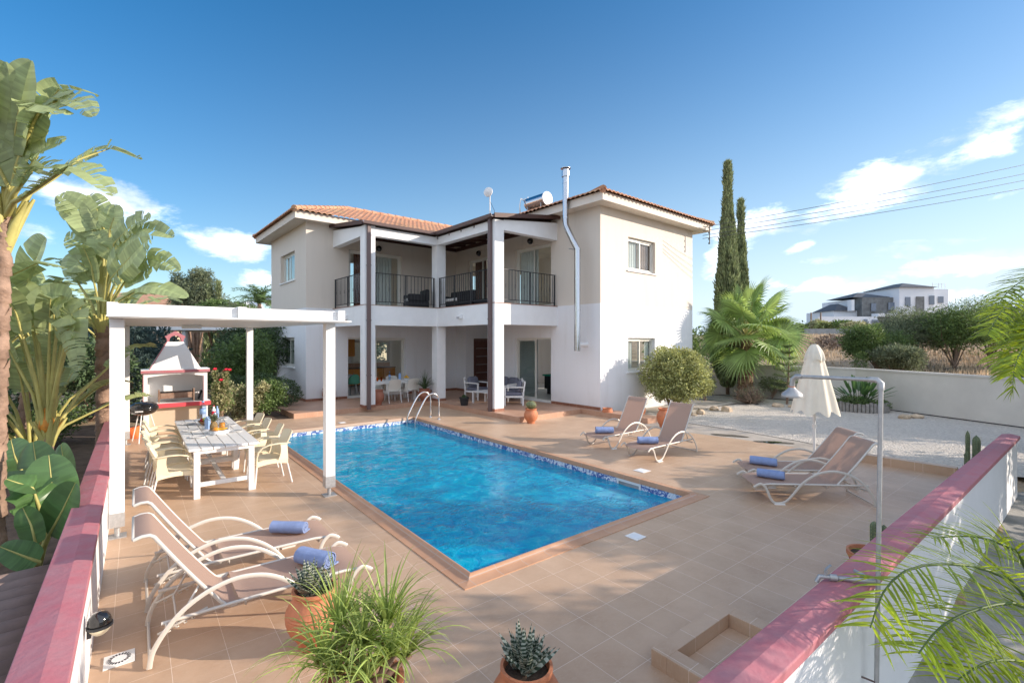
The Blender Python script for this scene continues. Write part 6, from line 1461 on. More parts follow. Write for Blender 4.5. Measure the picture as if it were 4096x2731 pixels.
# ---- small trees and shrubs in the gravel garden
bush('garden_shrub', 'small leafy shrub between the clipped tree and the boundary wall', 'shrub', [((0, 0, .62), (.42, .35, .36), 1)], 2600, .06, 'leaf_round', (7.55, 18.7, 0), seed=31, r0=.03)
bush('jade_shrub', 'low gnarled shrub against the wall between the palm and the young pine', 'shrub', [((0, 0, .62), (.55, .4, .26), 2), ((.5, 0, .5), (.35, .3, .2), 1)], 3000, .055, 'leaf_olive', (10.45, 19.2, 0), seed=32, r0=.045)
tw = thing('twiggy_bush', 'bare grey twiggy bush at the foot of the fan palm', 'shrub', (8.9, 17.8, 0)); mb = MB(); random.seed(5)
for k in range(170):
    a = rnd(0, 2*pi); e = rnd(.1, 1.2); l = rnd(.3, .75); d = Vector((cos(a)*sin(e), sin(a)*sin(e), cos(e))); p = Vector((cos(a)*.15, sin(a)*.15, 0)); m = p+d*l*.55; mb.tube([p, m, m+(d+rdir()*.5).normalized()*l*.45], [.014, .010, .004], 4, False); mb.tube([m, m+(d+rdir()*.9).normalized()*l*.4], [.008, .004], 4, False)
mb.build('twigs', 'dry_twig', tw); mb = MB(); cloud(mb, [((0, 0, .35), (.55, .5, .28), 1)], 500, .05, seed=3, shell=.6); mb.build('leaves', 'leaf_olive', tw)
yp = thing('young_pine', 'young pine with flat layered branches behind the shower head', 'tree', (10.15, 17.6, 0)); mb = MB(); tr = MB(); tr.cyl((0, 0, 0), (.1, 0, 2.25), .045, .012, 8); random.seed(6)
for k in range(8):
    z = .55+.22*k; R = .62*(1-k/9.5)
    for j in range(6):
        a = j*pi/3+k*.5; tip = Vector((cos(a)*R, sin(a)*R, z+.10)); b0 = Vector((.04*k/8, 0, z)); tr.tube([b0, b0.lerp(tip, .5)-Vector((0, 0, .02)), tip], [.010, .008, .004], 4, False)
        for i in range(90):
            q = rnd(.15, 1); p = b0.lerp(tip, q)+Vector((rnd(-1, 1), rnd(-1, 1), rnd(-.3, .3)))*.035; d = (Vector((cos(a), sin(a), 0))*.5+rdir()).normalized(); s = d.cross(rdir()).normalized()*.006; o = len(mb.v); mb.v += [tuple(p-s), tuple(p+s), tuple(p+d*.09)]; mb.f.append((o, o+1, o+2))
tr.build('trunk', 'bark', yp); mb.build('needles', 'leaf_mid', yp)
pln = thing('log_planter', 'round planter edged with short grey logs against the boundary wall', 'planter', (11.75, 16.15, 0)); random.seed(2)
for k in range(46):
    a = 2*pi*k/46; h = rnd(.26, .34); MB().cyl((cos(a)*.78, sin(a)*.78, -.02), (cos(a)*.78, sin(a)*.78, h), .052, n=10).build('log', 'grey_log', pln, smooth=True, ang=40)
MB().cyl((0, 0, 0), (0, 0, .24), .74, n=30).build('soil_fill', 'garden_soil', pln)
sb = thing('strap_leaf_plant', 'dark bird of paradise plant with stiff pointed leaves in the log planter', 'plant', (11.75, 16.15, .24)); lf = MB(); st = MB(); random.seed(14)
for k in range(46):
    a = rnd(0, 2*pi); e = rnd(.1, 1.1); L = rnd(.55, 1.0); d = Vector((cos(a)*sin(e), sin(a)*sin(e), cos(e))); p = Vector((cos(a)*.2, sin(a)*.2, 0)); m = p+d*L*.5; t_ = m+(d-Vector((0, 0, .15))).normalized()*L*.55; st.tube([p, m], [.01, .007], 5, False)
    blade(lf, [m, m.lerp(t_, .5), t_], .13, (-cos(a), -sin(a), .6), 0, .5, 6)
lf.build('leaves', 'leaf_banana_dark', sb); st.build('leaf_stalks', 'leaf_dark', sb)
bush('ground_shrub', 'low trailing green plant spilling over the log planter', 'shrub', [((-.3, -.2, .10), (.55, .45, .16), 2), ((.35, -.55, .0), (.25, .2, .2), 1)], 2600, .05, 'leaf_mid', (11.75, 16.15, .24), seed=15, stems=0)
# hoses lying along the wall and path
for lb, P in (('black irrigation hose lying along the foot of the boundary wall', [(8.2, 20.9), (9.6, 19.8), (11.2, 18.3), (12.3, 17.3), (13.1, 14.6), (13.9, 12.0), (14.1, 11)]), ('black hose curling along the path edge by the buff stones', [(6.2, 16.3), (6.7, 16.3), (7.4, 17.0), (8.3, 17.6), (9.0, 17.4)])):
    mb = MB(); mb.tube([(x, y, .03) for x, y in P], .014, 6); tag(mb.build('hose', 'black_pipe', smooth=True), lb, 'hose')
mb = MB(); mb.lathe([(0, .0), (.15, .0), (.17, -.003)], n=30, sq=(1.25, .6)); mb.v = [(p[0]*(1+.2*sin(3*math.atan2(p[1], p[0])+1)), p[1]*(1+.2*sin(3*math.atan2(p[1], p[0])+1)), p[2]) for p in mb.v]
o = mb.build('puddle', 'water_puddle'); o.location = (6.0, 11.02, .006); tag(o, kind='structure')
mb = MB(); mb.lathe([(0, .0), (.36, .0)], n=30, sq=(1.2, .36)); mb.v = [(p[0]*(1+.15*sin(3*math.atan2(p[1], p[0])+2)), p[1]*(1+.15*sin(2*math.atan2(p[1], p[0]))), p[2]) for p in mb.v]
mat('damp_concrete', (.30, .26, .21), .45); o = mb.build('damp_patch', 'damp_concrete'); o.location = (5.35, 11.85, .004); o.rotation_euler = (0, 0, -.5); tag(o, kind='structure')
o2 = bpy.data.objects.new('damp_patch', o.data); COL.objects.link(o2); o2.location = (6.0, 11.05, .0035); o2.rotation_euler = (0, 0, -.3); tag(o2, kind='structure')
# ---- pots
def pot(name, label, loc, prof, m_='terracotta', ribs=0, cat='pot', group=None):
    t = thing(name, label, cat, loc, 0, group)
    p2 = []
    for i in range(len(prof)-1):
        (r0, z0_), (r1, z1_) = prof[i], prof[i+1]
        for k in range(4):
            q = k/4; p2.append((r0+(r1-r0)*q, z0_+(z1_-z0_)*q))
    p2.append(prof[-1])
    if ribs: p2 = [(r+(.004*sin(z*ribs) if .08 < z < prof[-4][1]*.75 else 0), z) for r, z in p2]
    MB().lathe(p2, n=36).build('pot_body', m_, t, smooth=True, ang=60); return t
def smoothprof(H_, rb_, rm, rn, rr_):
    return [(rb_, 0), (rb_*1.02, .03*H_), (rb_*.96+.15*(rm-rb_), .12*H_), (rb_+.7*(rm-rb_), .3*H_), (rm*.985, .45*H_), (rm, .56*H_), (rm*.97, .66*H_), (rn+.45*(rm-rn), .78*H_), (rn*1.01, .87*H_), (rn, .91*H_), (rr_, .95*H_), (rr_, 1.0*H_), (rr_*.88, 1.0*H_), (rn*.85, .9*H_), (rn*.8, .86*H_)]
def soil(t, r, z): MB().cyl((0, 0, z-.05), (0, 0, z), r, n=24).build('soil', 'soil', t)
def aloe(label, loc, R, n, L, seed, spread=1.0, m_='aloe', group=None):
    t = thing('aloe', label, 'succulent', loc, 0, group); mb = MB(); random.seed(seed)
    cs = [(rnd(-R, R)*.7, rnd(-R, R)*.7) for _ in range(n)]
    for (cx_, cy_) in cs:
        if math.hypot(cx_, cy_) > R: cx_ *= .6; cy_ *= .6
        tilt = Vector((cx_, cy_, 0))*3.5; s_ = rnd(.65, 1.15)
        for k in range(15):
            a = k*2.4+rnd(-.2, .2); e = .10+.95*(1-k/15)*spread; l = L*s_*rnd(.75, 1.1); d = (Vector((cos(a)*sin(e), sin(a)*sin(e), cos(e)))+tilt*.4).normalized(); sd_ = Vector((-sin(a), cos(a), 0)); w = l*.15
            b = Vector((cx_, cy_, 0)); nn_ = sd_.cross(d); P = [b, b+d*l*.35, b+d*l*.7+Vector((0, 0, .03*l)), b+d*l+Vector((0, 0, .10*l))]; Wd = [w, w, w*.55, .001]; o = len(mb.v)
            for p, ww in zip(P, Wd): mb.v += [tuple(p-sd_*ww), tuple(p-nn_*ww*.55), tuple(p+sd_*ww), tuple(p+nn_*ww*.18)]
            for i in range(3):
                for j in range(4): mb.f.append((o+i*4+j, o+i*4+(j+1)%4, o+i*4+4+(j+1)%4, o+i*4+4+j))
    mb.build('leaves', m_, t); return t
p1 = (-1.53, 3.70, 0)
t = pot('terracotta_pot', 'ribbed terracotta urn holding striped aloes beside the nearest lounger', p1, smoothprof(.44, .115, .21, .15, .165), 'terracotta', 240); soil(t, .135, .40)
aloe('striped aloes crowded in the ribbed urn beside the nearest lounger', (p1[0], p1[1], .41), .09, 4, .22, 4)
p2_ = (.085, 2.80, 0)
t = pot('terracotta_pot', 'terracotta urn with striped aloes at the bottom edge of the view', p2_, smoothprof(.45, .12, .21, .15, .155), 'terracotta', 240); soil(t, .13, .41)
aloe('tuft of striped aloes in the urn at the bottom edge of the view', (p2_[0], p2_[1], .42), .085, 5, .21, 6)
p3 = (-.86, 2.74, 0)
t = pot('terracotta_pot', 'wide terracotta pot hidden under long grassy leaves at the bottom edge', p3, smoothprof(.40, .16, .26, .215, .235), 'terracotta'); soil(t, .2, .36)
pp = thing('ponytail_plant', 'bushy plant of long arching grassy leaves in the wide terracotta pot', 'plant', (p3[0], p3[1], .36)); lf = MB(); st = MB()
for k, (x, y, z) in enumerate([(-.20, .12, .30), (.14, .10, .32), (.20, -.02, .20), (-.02, .02, .24), (-.14, -.10, .14), (.06, -.12, .12), (-.27, -.02, .16), (.26, .10, .12), (-.05, .18, .14)]):
    st.tube([(x*.15, y*.15, -.05), (x*.6, y*.6, z*.5), (x, y, z)], [.035, .02, .012], 8, False); x *= .85; y *= .85; strapplant(lf, (x, y, z), 56 if k < 4 else 46, .43, .0135, 80+k, 1.05, 1.7 if k > 1 else 1.2, .9 if k < 2 else .6, 9)
lf.build('leaves', 'leaf_pony', pp); st.build('stems', 'pale_bark', pp, smooth=True)
t = pot('terracotta_pot', 'terracotta jar holding a round golden cactus by the terrace corner', (.54, 13.6, 0), smoothprof(.42, .105, .20, .15, .17)); soil(t, .13, .39)
def barrel(label, loc, r, h, ribs=18):
    t = thing('barrel_cactus', label, 'cactus', loc); mb = MB()
    mb.grid(lambda u_, v2: ((r*(1+.07*cos(ribs*2*pi*u_))*sin(pi*(.06+.94*(1-v2))**.9)**.75+.0)*cos(2*pi*u_), (r*(1+.07*cos(ribs*2*pi*u_))*sin(pi*(.06+.94*(1-v2))**.9)**.75)*sin(2*pi*u_), h*v2), ribs*4, 14); mb.build('cactus_body', 'cactus', t, smooth=True)
    sp_ = MB(); random.seed(4)
    for k in range(ribs):
        for j in range(14):
            v2 = .12+.85*j/13; a = 2*pi*k/ribs; rr_ = r*1.07*sin(pi*(.06+.94*(1-v2))**.9)**.75; p = Vector((rr_*cos(a), rr_*sin(a), h*v2))
            for q in range(4): d = (Vector((cos(a), sin(a), .4))+rdir()*.7).normalized(); s_ = d.cross(rdir()).normalized()*.0015; sp_.add([p-s_, p+s_, p+d*.028], [(0, 1, 2)])
    sp_.build('spines', 'spines', t)
barrel('round golden barrel cactus in the jar by the terrace corner', (.54, 13.6, .38), .135, .25)
t = pot('terracotta_jar', 'tall ribbed terracotta jar behind the right lounger of the middle pair', (4.12, 12.95, 0), smoothprof(.52, .11, .19, .12, .15), 'terracotta', 200); soil(t, .1, .48)
t = pot('terracotta_pot', 'small terracotta pot at the villa corner behind the middle loungers', (2.95, 14.75, .02), smoothprof(.25, .10, .16, .14, .155)); soil(t, .12, .22)
t = pot('terracotta_pot', 'terracotta pot with a curling aloe against the sunlit villa wall', (4.12, 15.2, .0), smoothprof(.22, .1, .14, .12, .135)); soil(t, .1, .19)
s = MB(); strapplant(s, (0, 0, 0), 26, .42, .035, 5, 1.2, -.5, .8, 6); o = s.build('curly_aloe', 'succulent'); o.location = (4.12, 15.2, .2); tag(o, 'pale aloe with upcurled leaves against the sunlit villa wall', 'succulent')
t = pot('black_pot', 'black tapered pot with a small plant on the terrace edge', HW(-2.62, 3.75, .15), [(.12, 0), (.16, .22), (.175, .23), (.175, .27), (.16, .27), (.15, .22), (.14, .2)], 'pot_black'); soil(t, .145, .22)
s = MB(); cloud(s, [((0, 0, .05), (.09, .09, .07), 1)], 220, .05, seed=9, shell=.1); o = s.build('small_plant', 'leaf_dark'); o.location = HW(-2.62, 3.75, .38); tag(o, 'small dark leafy plant in the black pot', 'plant')
t = pot('brown_pot', 'round brown clay pot in front of the column with the left brown downpipe', HW(-4.85, 5.75, .15), smoothprof(.52, .14, .24, .19, .21), 'dark_terracotta'); soil(t, .16, .46)
t = pot('brown_pot', 'round brown clay pot with trailing leaves beside the corner column', HW(-3.05, 5.68, .15), smoothprof(.45, .13, .23, .18, .2), 'dark_terracotta'); soil(t, .16, .40)
s = MB(); strapplant(s, (0, 0, 0), 120, .62, .014, 5, 1.1, 1.5, 1.0, 7); strapplant(s, (0, 0, .1), 12, .75, .014, 6, .3, .3, 1.2, 7); o = s.build('trailing_plant', 'leaf_dark'); q = HW(-3.05, 5.68, .58); o.location = q; tag(o, 'trailing grassy plant in the pot beside the corner column', 'plant')
t = pot('brown_pot', 'brown pot on the terrace half hidden by the white pergola post', HW(-5.75, 7.95, .15), smoothprof(.45, .13, .2, .17, .19), 'dark_terracotta'); soil(t, .14, .4)
def column_cactus(label, loc, cols, seed):
    t = thing('column_cactus', label, 'cactus', loc); sp_ = MB(); random.seed(seed)
    for (x, y, h, r) in cols:
        mb = MB(); mb.grid(lambda u_, v2: (x+r*(1+.12*cos(9*2*pi*u_))*min(1, ((1-v2)/.12))**.5*cos(2*pi*u_), y+r*(1+.12*cos(9*2*pi*u_))*min(1, ((1-v2)/.12))**.5*sin(2*pi*u_), h*v2), 54, 16); mb.build('stem', 'cactus', t, smooth=True)
        for k in range(9):
            for j in range(int(h/.03)):
                a = 2*pi*k/9; p = Vector((x+r*1.1*cos(a), y+r*1.1*sin(a), .02+j*.03))
                for q in range(3): d = (Vector((cos(a), sin(a), .2))+rdir()*.8).normalized(); s_ = d.cross(rdir()).normalized()*.001; sp_.add([p-s_, p+s_, p+d*.02], [(0, 1, 2)])
    sp_.build('spines', 'spines', t)
q = PW(3.03, -2.46)
t = pot('terracotta_bowl', 'terracotta bowl of column cacti inside the red coped wall beside the shower pipe', (q.x, q.y, 0), [(.10, 0), (.15, .08), (.18, .22), (.20, .26), (.20, .30), (.18, .30), (.16, .25), (.15, .24)]); soil(t, .165, .27)
column_cactus('two dark column cacti in the bowl beside the shower pipe', (q.x, q.y, .26), [(.0, -.04, .36, .032), (.14, .02, .30, .028)], 3)
q = PW(7.75, -2.57)
t = pot('terracotta_bowl', 'pot of column cacti hidden behind the far end of the red coped wall', (q.x, q.y, 0), [(.10, 0), (.15, .06), (.18, .16), (.20, .20), (.20, .23), (.18, .23), (.16, .18), (.15, .17)]); soil(t, .165, .2)
column_cactus('column cacti showing above the far end of the red coped wall', (q.x, q.y, .19), [(.03, .02, .68, .045), (-.03, .10, .74, .026), (-.12, .02, .42, .03)], 4)
# prickly cactus tree beyond the boundary wall
pc_ = thing('prickly_pear', 'branching green cactus leaning over the boundary wall under the palm fronds', 'cactus', (15.3, 13.3, 0)); random.seed(8); mb = MB()
def pad(p, d, L, w, depth):
    s = d.cross(Vector((.3, -1, .2))).normalized(); n_ = d.cross(s).normalized(); c = p+d*L*.5; o = MB(); o.sphere((0, 0, 0), 1, 12, 8)
    mb.add([c+s*q[0]*w*.5+n_*q[1]*w*.22+d*q[2]*L*.55 for q in o.v], o.f)
    if depth:
        for k in range(2 if random.random() < .7 else 1): pad(p+d*L*.9+s*rnd(-.3, .3)*w, (d+s*rnd(-.8, .8)+Vector((0, 0, .25))+rdir()*.2).normalized(), L*rnd(.8, 1), w*rnd(.75, 1), depth-1)
for a in (-1.2, -.6, 0., .5): pad(Vector((rnd(-.4, .4), rnd(-.5, .5), .4)), Vector((sin(a), -.2, 1)).normalized(), .55, .30, 3)
mb.build('pads', 'cactus', pc_, smooth=True)
# ---- feather palms
def frond(lf, st, pts, L0, n=46, w=.022, droop=.9, seed=0, tipL=.35, side=(0, 0, 1), r=.014):
    random.seed(seed); pts = [Vector(p) for p in pts]; m = len(pts)-1
    def P(t):
        f = min(t*m, m-1e-6); i = int(f); q = f-i; p0 = pts[max(0, i-1)]; p1 = pts[i]; p2 = pts[i+1]; p3 = pts[min(m, i+2)]
        return .5*(2*p1+(p2-p0)*q+(2*p0-5*p1+4*p2-p3)*q*q+(-p0+3*p1-3*p2+p3)*q**3)
    st.tube([P(k/14) for k in range(15)], [r*(1-.85*k/14)+.0015 for k in range(15)], 6, False)
    for k in range(n):
        for sg in (-1, 1):
            t = .03+.97*(k+rnd(-.4, .4))/n; t = max(.01, min(.995, t)); p = P(t); tg = (P(min(1, t+.02))-P(max(0, t-.02))).normalized(); s = tg.cross(Vector(side)).normalized()*sg; nn_ = s.cross(tg).normalized()
            if nn_.z < 0: nn_ = -nn_
            l = L0*(sin(pi*(.12+.80*t))**.6*(1-t)+tipL*t)*rnd(.85, 1.1); d = (s*.9+tg*rnd(.45, .8)+nn_*rnd(-.25, .5)).normalized(); o = len(lf.v); q = p; ww = w*rnd(.8, 1.15); sd_ = d.cross(nn_).normalized()
            for i in range(6):
                hw = ww*.5*(.5, 1, 1, .8, .5, .04)[i]; lf.v += [tuple(q-sd_*hw), tuple(q+nn_*hw*.35), tuple(q+sd_*hw)]
                q = q+d*l/5; d = (d+Vector((0, 0, -1))*droop*(.10+.16*i)*rnd(.6, 1.4)).normalized()
            for i in range(5): b = o+i*3; lf.f += [(b, b+1, b+4, b+3), (b+1, b+2, b+5, b+4)]
def feather(label, base, h, nf, L, seed, m_='leaf_queen', lean=(0, 0), w=.03, n=34, Ll=.5, r0=.14, keyf=(), kw=.022, kl=.45, skip=None, group=None, r=.02):
    t = thing('feather_palm', label, 'palm', base, 0, group); lf = MB(); st = MB(); B = Vector(base); top = Vector((lean[0], lean[1], h)); tr = MB(); k_ = int(h/.12)+2
    tr.tube([Vector((lean[0]*(k/k_)**1.5, lean[1]*(k/k_)**1.5, -.1+(h+.1)*k/k_)) for k in range(k_+1)], [r0*(1.05 if k % 2 else .96)*(1.1-.25*k/k_) for k in range(k_+1)], 12); tr.build('trunk', 'palm_bark', t, smooth=True)
    random.seed(seed)
    for k in range(nf):
        a = k*2.4+rnd(-.2, .2); inc = .15+1.2*(k/nf)
        if skip and skip(a % (2*pi)): continue
        o_ = Vector((cos(a), sin(a), 0)); l = L*rnd(.85, 1.1); d = (o_*sin(inc)+Vector((0, 0, cos(inc)))); P = [top]
        for i in range(4): P.append(P[-1]+d*l/4); d = (d+o_*.18-Vector((0, 0, .42))).normalized()
        frond(lf, st, P, Ll, n, w, .5, seed*100+k, r=r)
        random.seed(seed*7+k)
    for i, pts in enumerate(keyf): frond(lf, st, [Vector(q)-B for q in pts], kl, 54, kw, .36, 500+i, r=.012)
    lf.build('leaflets', m_, t); st.build('leaf_stalks', 'leaf_mid', t, smooth=True); return t
feather('feather palm whose green fronds reach over the red coped wall in the right foreground', (4.75, 2.75, -.5), 1.75, 12, 1.9, 3, keyf=[
    [(4.4, 2.75, 1.25), at(2420, 1390, 2.7), at(2330, 1335, 2.66), at(2227, 1298, 2.62), at(2105, 1301, 2.55), at(2035, 1350, 2.5), at(1999, 1441, 2.45)],
    [(4.4, 2.72, 1.2), at(2450, 1420, 2.55), at(2340, 1385, 2.5), at(2240, 1400, 2.42), at(2160, 1440, 2.36), at(2110, 1500, 2.3)],
    [(4.4, 2.78, 1.25), at(2420, 1320, 2.9), at(2330, 1262, 2.92), at(2240, 1232, 2.95), at(2140, 1235, 2.95)],
    [(4.35, 2.7, 1.1), at(2440, 1560, 2.4), at(2350, 1520, 2.3), at(2270, 1520, 2.25), at(2200, 1560, 2.2)]], skip=lambda a: 1.9 < a < 4.6, kw=.013, kl=.56, w=.024, group='feather palms at the right')
feather('feather palm with sunlit yellow green fronds hanging in at the right edge', (9.3, 6.6, -.3), 3.0, 16, 1.9, 5, skip=lambda a: 2.2 < a < 4.2, keyf=[
    [(9.1, 6.6, 2.9), at(2460, 650, 6.4), at(2380, 662, 6.3), at(2310, 705, 6.2), at(2268, 770, 6.1)], [(9.1, 6.6, 2.75), at(2460, 690, 6.5), at(2385, 700, 6.4), at(2325, 750, 6.3), at(2290, 830, 6.2)], [(9.1, 6.6, 2.7), at(2440, 730, 6.0), at(2375, 770, 5.9), at(2335, 830, 5.8), at(2325, 900, 5.8)], [(9.1, 6.6, 2.8), at(2470, 700, 6.2), at(2400, 730, 6.1), at(2345, 790, 6.0), at(2320, 860, 5.9)],
    [(9.1, 6.6, 2.9), at(2460, 620, 6.6), at(2390, 625, 6.6), at(2320, 665, 6.5), at(2280, 720, 6.4)], [(9.1, 6.6, 2.6), at(2480, 760, 6.3), at(2410, 800, 6.2), at(2360, 860, 6.1)]], kl=.66, kw=.026, group='feather palms at the right')
# ---- shade trees standing outside the view on the right, along the lane
GT_ = 'shade trees along the lane right of the view'
def shade(label, x, y, z, R, h, n, seed):
    random.seed(seed); B_ = [((rnd(-.5, .5)*R, rnd(-.5, .5)*R, h+rnd(-.35, .35)*z), (R*rnd(.45, .7), R*rnd(.45, .7), z*rnd(.35, .6)), 1) for _ in range(9)]
    bush('shade_tree', label, 'tree', B_, n, .16, 'leaf_mid', (x, y, -.4), GT_, stems=14, r0=.09, seed=seed, lump=.3, shell=.2)
SHADE = 1
shade('leafy tree outside the right edge, the nearest along the lane', 9.6, 3.0, 2.3, 1.5, 2.6, 9000, 71)
shade('leafy tree outside the right edge, level with the shower', 10.6, 5.6, 1.8, 1.6, 2.3, 9000, 72)
shade('leafy tree outside the right edge, level with the right loungers', 12.4, 8.3, 1.4, 1.5, 2.2, 8000, 73)
shade('leafy tree beyond the boundary wall at the right edge', 17.4, 12.6, 2.0, 2.0, 3.2, 9000, 74)
# ================================================================== BEYOND THE GARDEN
GA = 'willowy trees in the field beyond the boundary wall'
for k, (px, Y, top, R, lb) in enumerate([(2020, 25, 748, 1.5, 'low willowy tree at the left end of the field thicket'), (2105, 27, 716, 2.1, 'tall grey green willowy tree in the middle of the field thicket'), (2190, 25.5, 712, 2.0, 'dark dense willowy tree right of the middle of the field thicket'), (2275, 29, 700, 2.4, 'pale feathery willowy tree at the right end of the field thicket'), (2375, 26, 720, 2.2, 'willowy tree partly behind the palm fronds at the right edge'), (2060, 23.5, 800, 1.0, 'small low willowy bush in front of the field thicket')]):
    X_ = (px-1176)/1095.6*Y; g0 = gh(X_, Y); zt = H-(top-782)/1095.6*Y; hh = (zt-g0)*1.12; R *= 1.15; random.seed(200+k)
    B_ = [((rnd(-.6, .6)*R, rnd(-.4, .4)*R, hh*rnd(.45, .78)), (R*rnd(.38, .6), R*rnd(.4, .6), hh*rnd(.16, .26)), 1) for _ in range(11)]
    bush('field_tree', lb, 'tree', B_, 22000, .16, 'leaf_olive' if k % 2 else 'leaf_mid', (X_, Y, g0), GA, stems=16, r0=.07, seed=200+k, lump=.35, shell=.25, aspect=.22, up=.3, bark='dry_twig')
bush('sapling', 'thin bright green sapling in the dry field behind the wall', 'tree', [((0, 0, .9), (.35, .3, .5), 1)], 900, .12, 'leaf_mid', ((1975-1176)/1095.6*23.5, 23.5, gh(17.1, 23.5)), seed=240, stems=5, r0=.03, aspect=.2)
# dry grass of the field
mb = MB(); random.seed(12)
for k in range(26000):
    Y = rnd(22, 75); X_ = rnd(.42, 1.15)*Y+rnd(-2, 4)
    if X_*.62+Y*.785 < 24.6: continue
    if noise.noise(Vector((X_*.15, Y*.15, 0))) < -.12 and random.random() < .8: continue
    g0 = gh(X_, Y)+.0; s = .06+.0028*Y; a = rnd(0, pi); d = Vector((cos(a)*s*.25, sin(a)*s*.25, 0)); p = Vector((X_, Y, g0-.02)); o = len(mb.v); t_ = Vector((rnd(-.4, .4)*s, rnd(-.4, .4)*s, s*rnd(1.2, 2.4)))
    mb.v += [tuple(p-d), tuple(p+d), tuple(p+t_)]; mb.f.append((o, o+1, o+2))
tag(mb.build('dry_grass', 'dry_grass'), 'dry straw coloured grass over the field', 'grass', kind='stuff')
mb = MB(); random.seed(13)
B_ = []
for k in range(30):
    Y = rnd(38, 50); X_ = (rnd(1880, 2060)-1176)/1095.6*Y; B_.append(((X_, Y, gh(X_, Y)+.1), (1.6, 1.2, .35), 1))
cloud(mb, B_, 7000, .25, seed=3); tag(mb.build('scrub', 'dry_twig'), 'dark dry scrub across the field', 'scrub', kind='stuff')
# far white house with grey roofs
fh = thing('far_house', 'distant modern white house with grey tiled roofs and a stone clad bay', 'house', at(2035, 782, 85)); B = Vector(fh.location)
def fb(x0, x1, y0, y1, d0, d1, name, m_, Y=85, par=None, bev=0):
    a = at(x0, y0, Y)-B; b = at(x1, y1, Y)-B; return MB().box(a.x, b.x, d0, d1, b.z, a.z).build(name, m_, par or fh)
fb(1972, 2050, 686, 790, 2.1, 10, 'wing', 'far_white'); fb(1978, 2053, 683, 739, -.2, 2.0, 'stone_wall', 'grey_stone'); fb(2050, 2128, 662, 790, -1.5, 10, 'main_block', 'far_white'); fb(2128, 2178, 664, 790, 0, 10, 'wing', 'far_white'); fb(2179, 2209, 668, 790, 3, 12, 'wing', 'far_white')
fb(1924, 1986, 713, 790, 1, 9, 'wing', 'far_white'); fb(1855, 1986, 729, 790, -3, -2.6, 'garden_front', 'far_white'); fb(1986, 2052, 722, 729, -3.2, -1.6, 'canopy', 'far_white'); fb(1990, 2048, 731, 758, -2.55, -2.4, 'garage', 'grey_stone')
for x0, x1, y0, y1, d in ((1997, 2008, 697, 715, -.35), (2036, 2052, 695, 712, -.35), (2062, 2073, 684, 705, -1.6), (2086, 2104, 683, 735, -1.6), (2116, 2127, 681, 701, -1.6), (2153, 2165, 681, 696, -.1), (1954, 1962, 735, 755, -3.1), (1972, 1986, 736, 752, -3.1)):
    fb(x0, x1, y0, y1, d-.12, d, 'window', 'grey_stone' if x0 == 2086 else 'far_glass')
def hip(x0, x1, ye, ya, d0, d1, Y=85, ov=6):
    a = at(x0-ov, ye, Y)-B; b = at(x1+ov, ye, Y)-B; z = (at(0, ya, Y)-B).z; m_ = MB(); w = b.x-a.x; dd = d1-d0; r = min(w, dd)/2; m_.add([(a.x, d0, a.z), (b.x, d0, a.z), (b.x, d1, a.z), (a.x, d1, a.z), (a.x+r, d0+r if dd > w else (d0+d1)/2, z), (b.x-r, d1-r if dd > w else (d0+d1)/2, z)], [(0,1,5,4), (1,2,5), (2,3,4,5), (3,0,4), (3,2,1,0)] if w >= dd else [(0,1,4), (1,2,5,4), (2,3,5), (3,0,4,5), (3,2,1,0)]); m_.build('roof', 'grey_roof', fh)
hip(2052, 2128, 662, 648, -1.9, 7); hip(1968, 2050, 682, 667, .5, 8, ov=5); hip(1924, 1972, 713, 695, .5, 7, ov=3)
fb(1951, 1958, 689, 714, -.5, .5, 'chimney', 'far_white'); 
an = MB(); p = at(2142, 665, 85)-B; an.cyl(p, p+Vector((0, 0, 1.2)), .05, n=6); an.cyl(p+Vector((-.1, 0, .9)), p+Vector((2.0, 0, 1.0)), .03, n=5)
for x in (2156, 2163, 2171): q = at(x, 662, 85)-B; an.cyl(q, q+Vector((0, 0, .9)), .05, n=6)
an.build('aerial', 'white_metal', fh)
MB_ = MB(); a = at(1850, 755, 62); b = at(2060, 757, 60); z1_ = a.z; MB_.add([(a.x, a.y, .5), (b.x, b.y, .5), (b.x, b.y, z1_), (a.x, a.y, z1_), (a.x, a.y+.3, .5), (b.x, b.y+.3, .5), (b.x, b.y+.3, z1_), (a.x, a.y+.3, z1_)], [(0,1,2,3), (5,4,7,6), (3,2,6,7), (0,3,7,4), (1,5,6,2)])
tag(MB_.build('block_wall', 'block_wall'), 'long grey block wall in front of the distant white house', 'wall')
GB = 'bushes along the distant block wall'
for k, (px, Y, r, top, lb, m_) in enumerate([(1878, 70, 1.0, 736, 'rusty red leaved bush at the left end of the distant house', 'leaf_var'), (1893, 68, 1.0, 740, 'yellow green bush beside the rusty one', 'leaf_round'), (1926, 68, 2.2, 737, 'wide green bush before the distant house', 'leaf_mid'), (1962, 66, 1.9, 741, 'silvery round bush before the distant house', 'leaf_var'), (1862, 75, 1.2, 746, 'dark bush left of the distant house', 'leaf_dark'), (1835, 72, 1.5, 748, 'green bush behind the fan palm at the field edge', 'leaf_mid'), (2045, 60, 2.2, 742, 'bush at the right end of the distant wall', 'leaf_olive'), (1800, 66, 2.5, 745, 'broad bush far behind the fan palm', 'leaf_mid'), (1745, 62, 2.5, 742, 'broad bush far behind the cypresses', 'leaf_olive')]):
    z0_ = at(px, 760, Y).z; z1_ = at(px, top, Y).z; bush('distant_bush', lb, 'bush', [((0, 0, (z1_-z0_)*.5), (r, r, (z1_-z0_)*.5), 1)], 1500, .35, m_, (at(px, 760, Y).x, Y, z0_), GB, stems=0, seed=300+k)
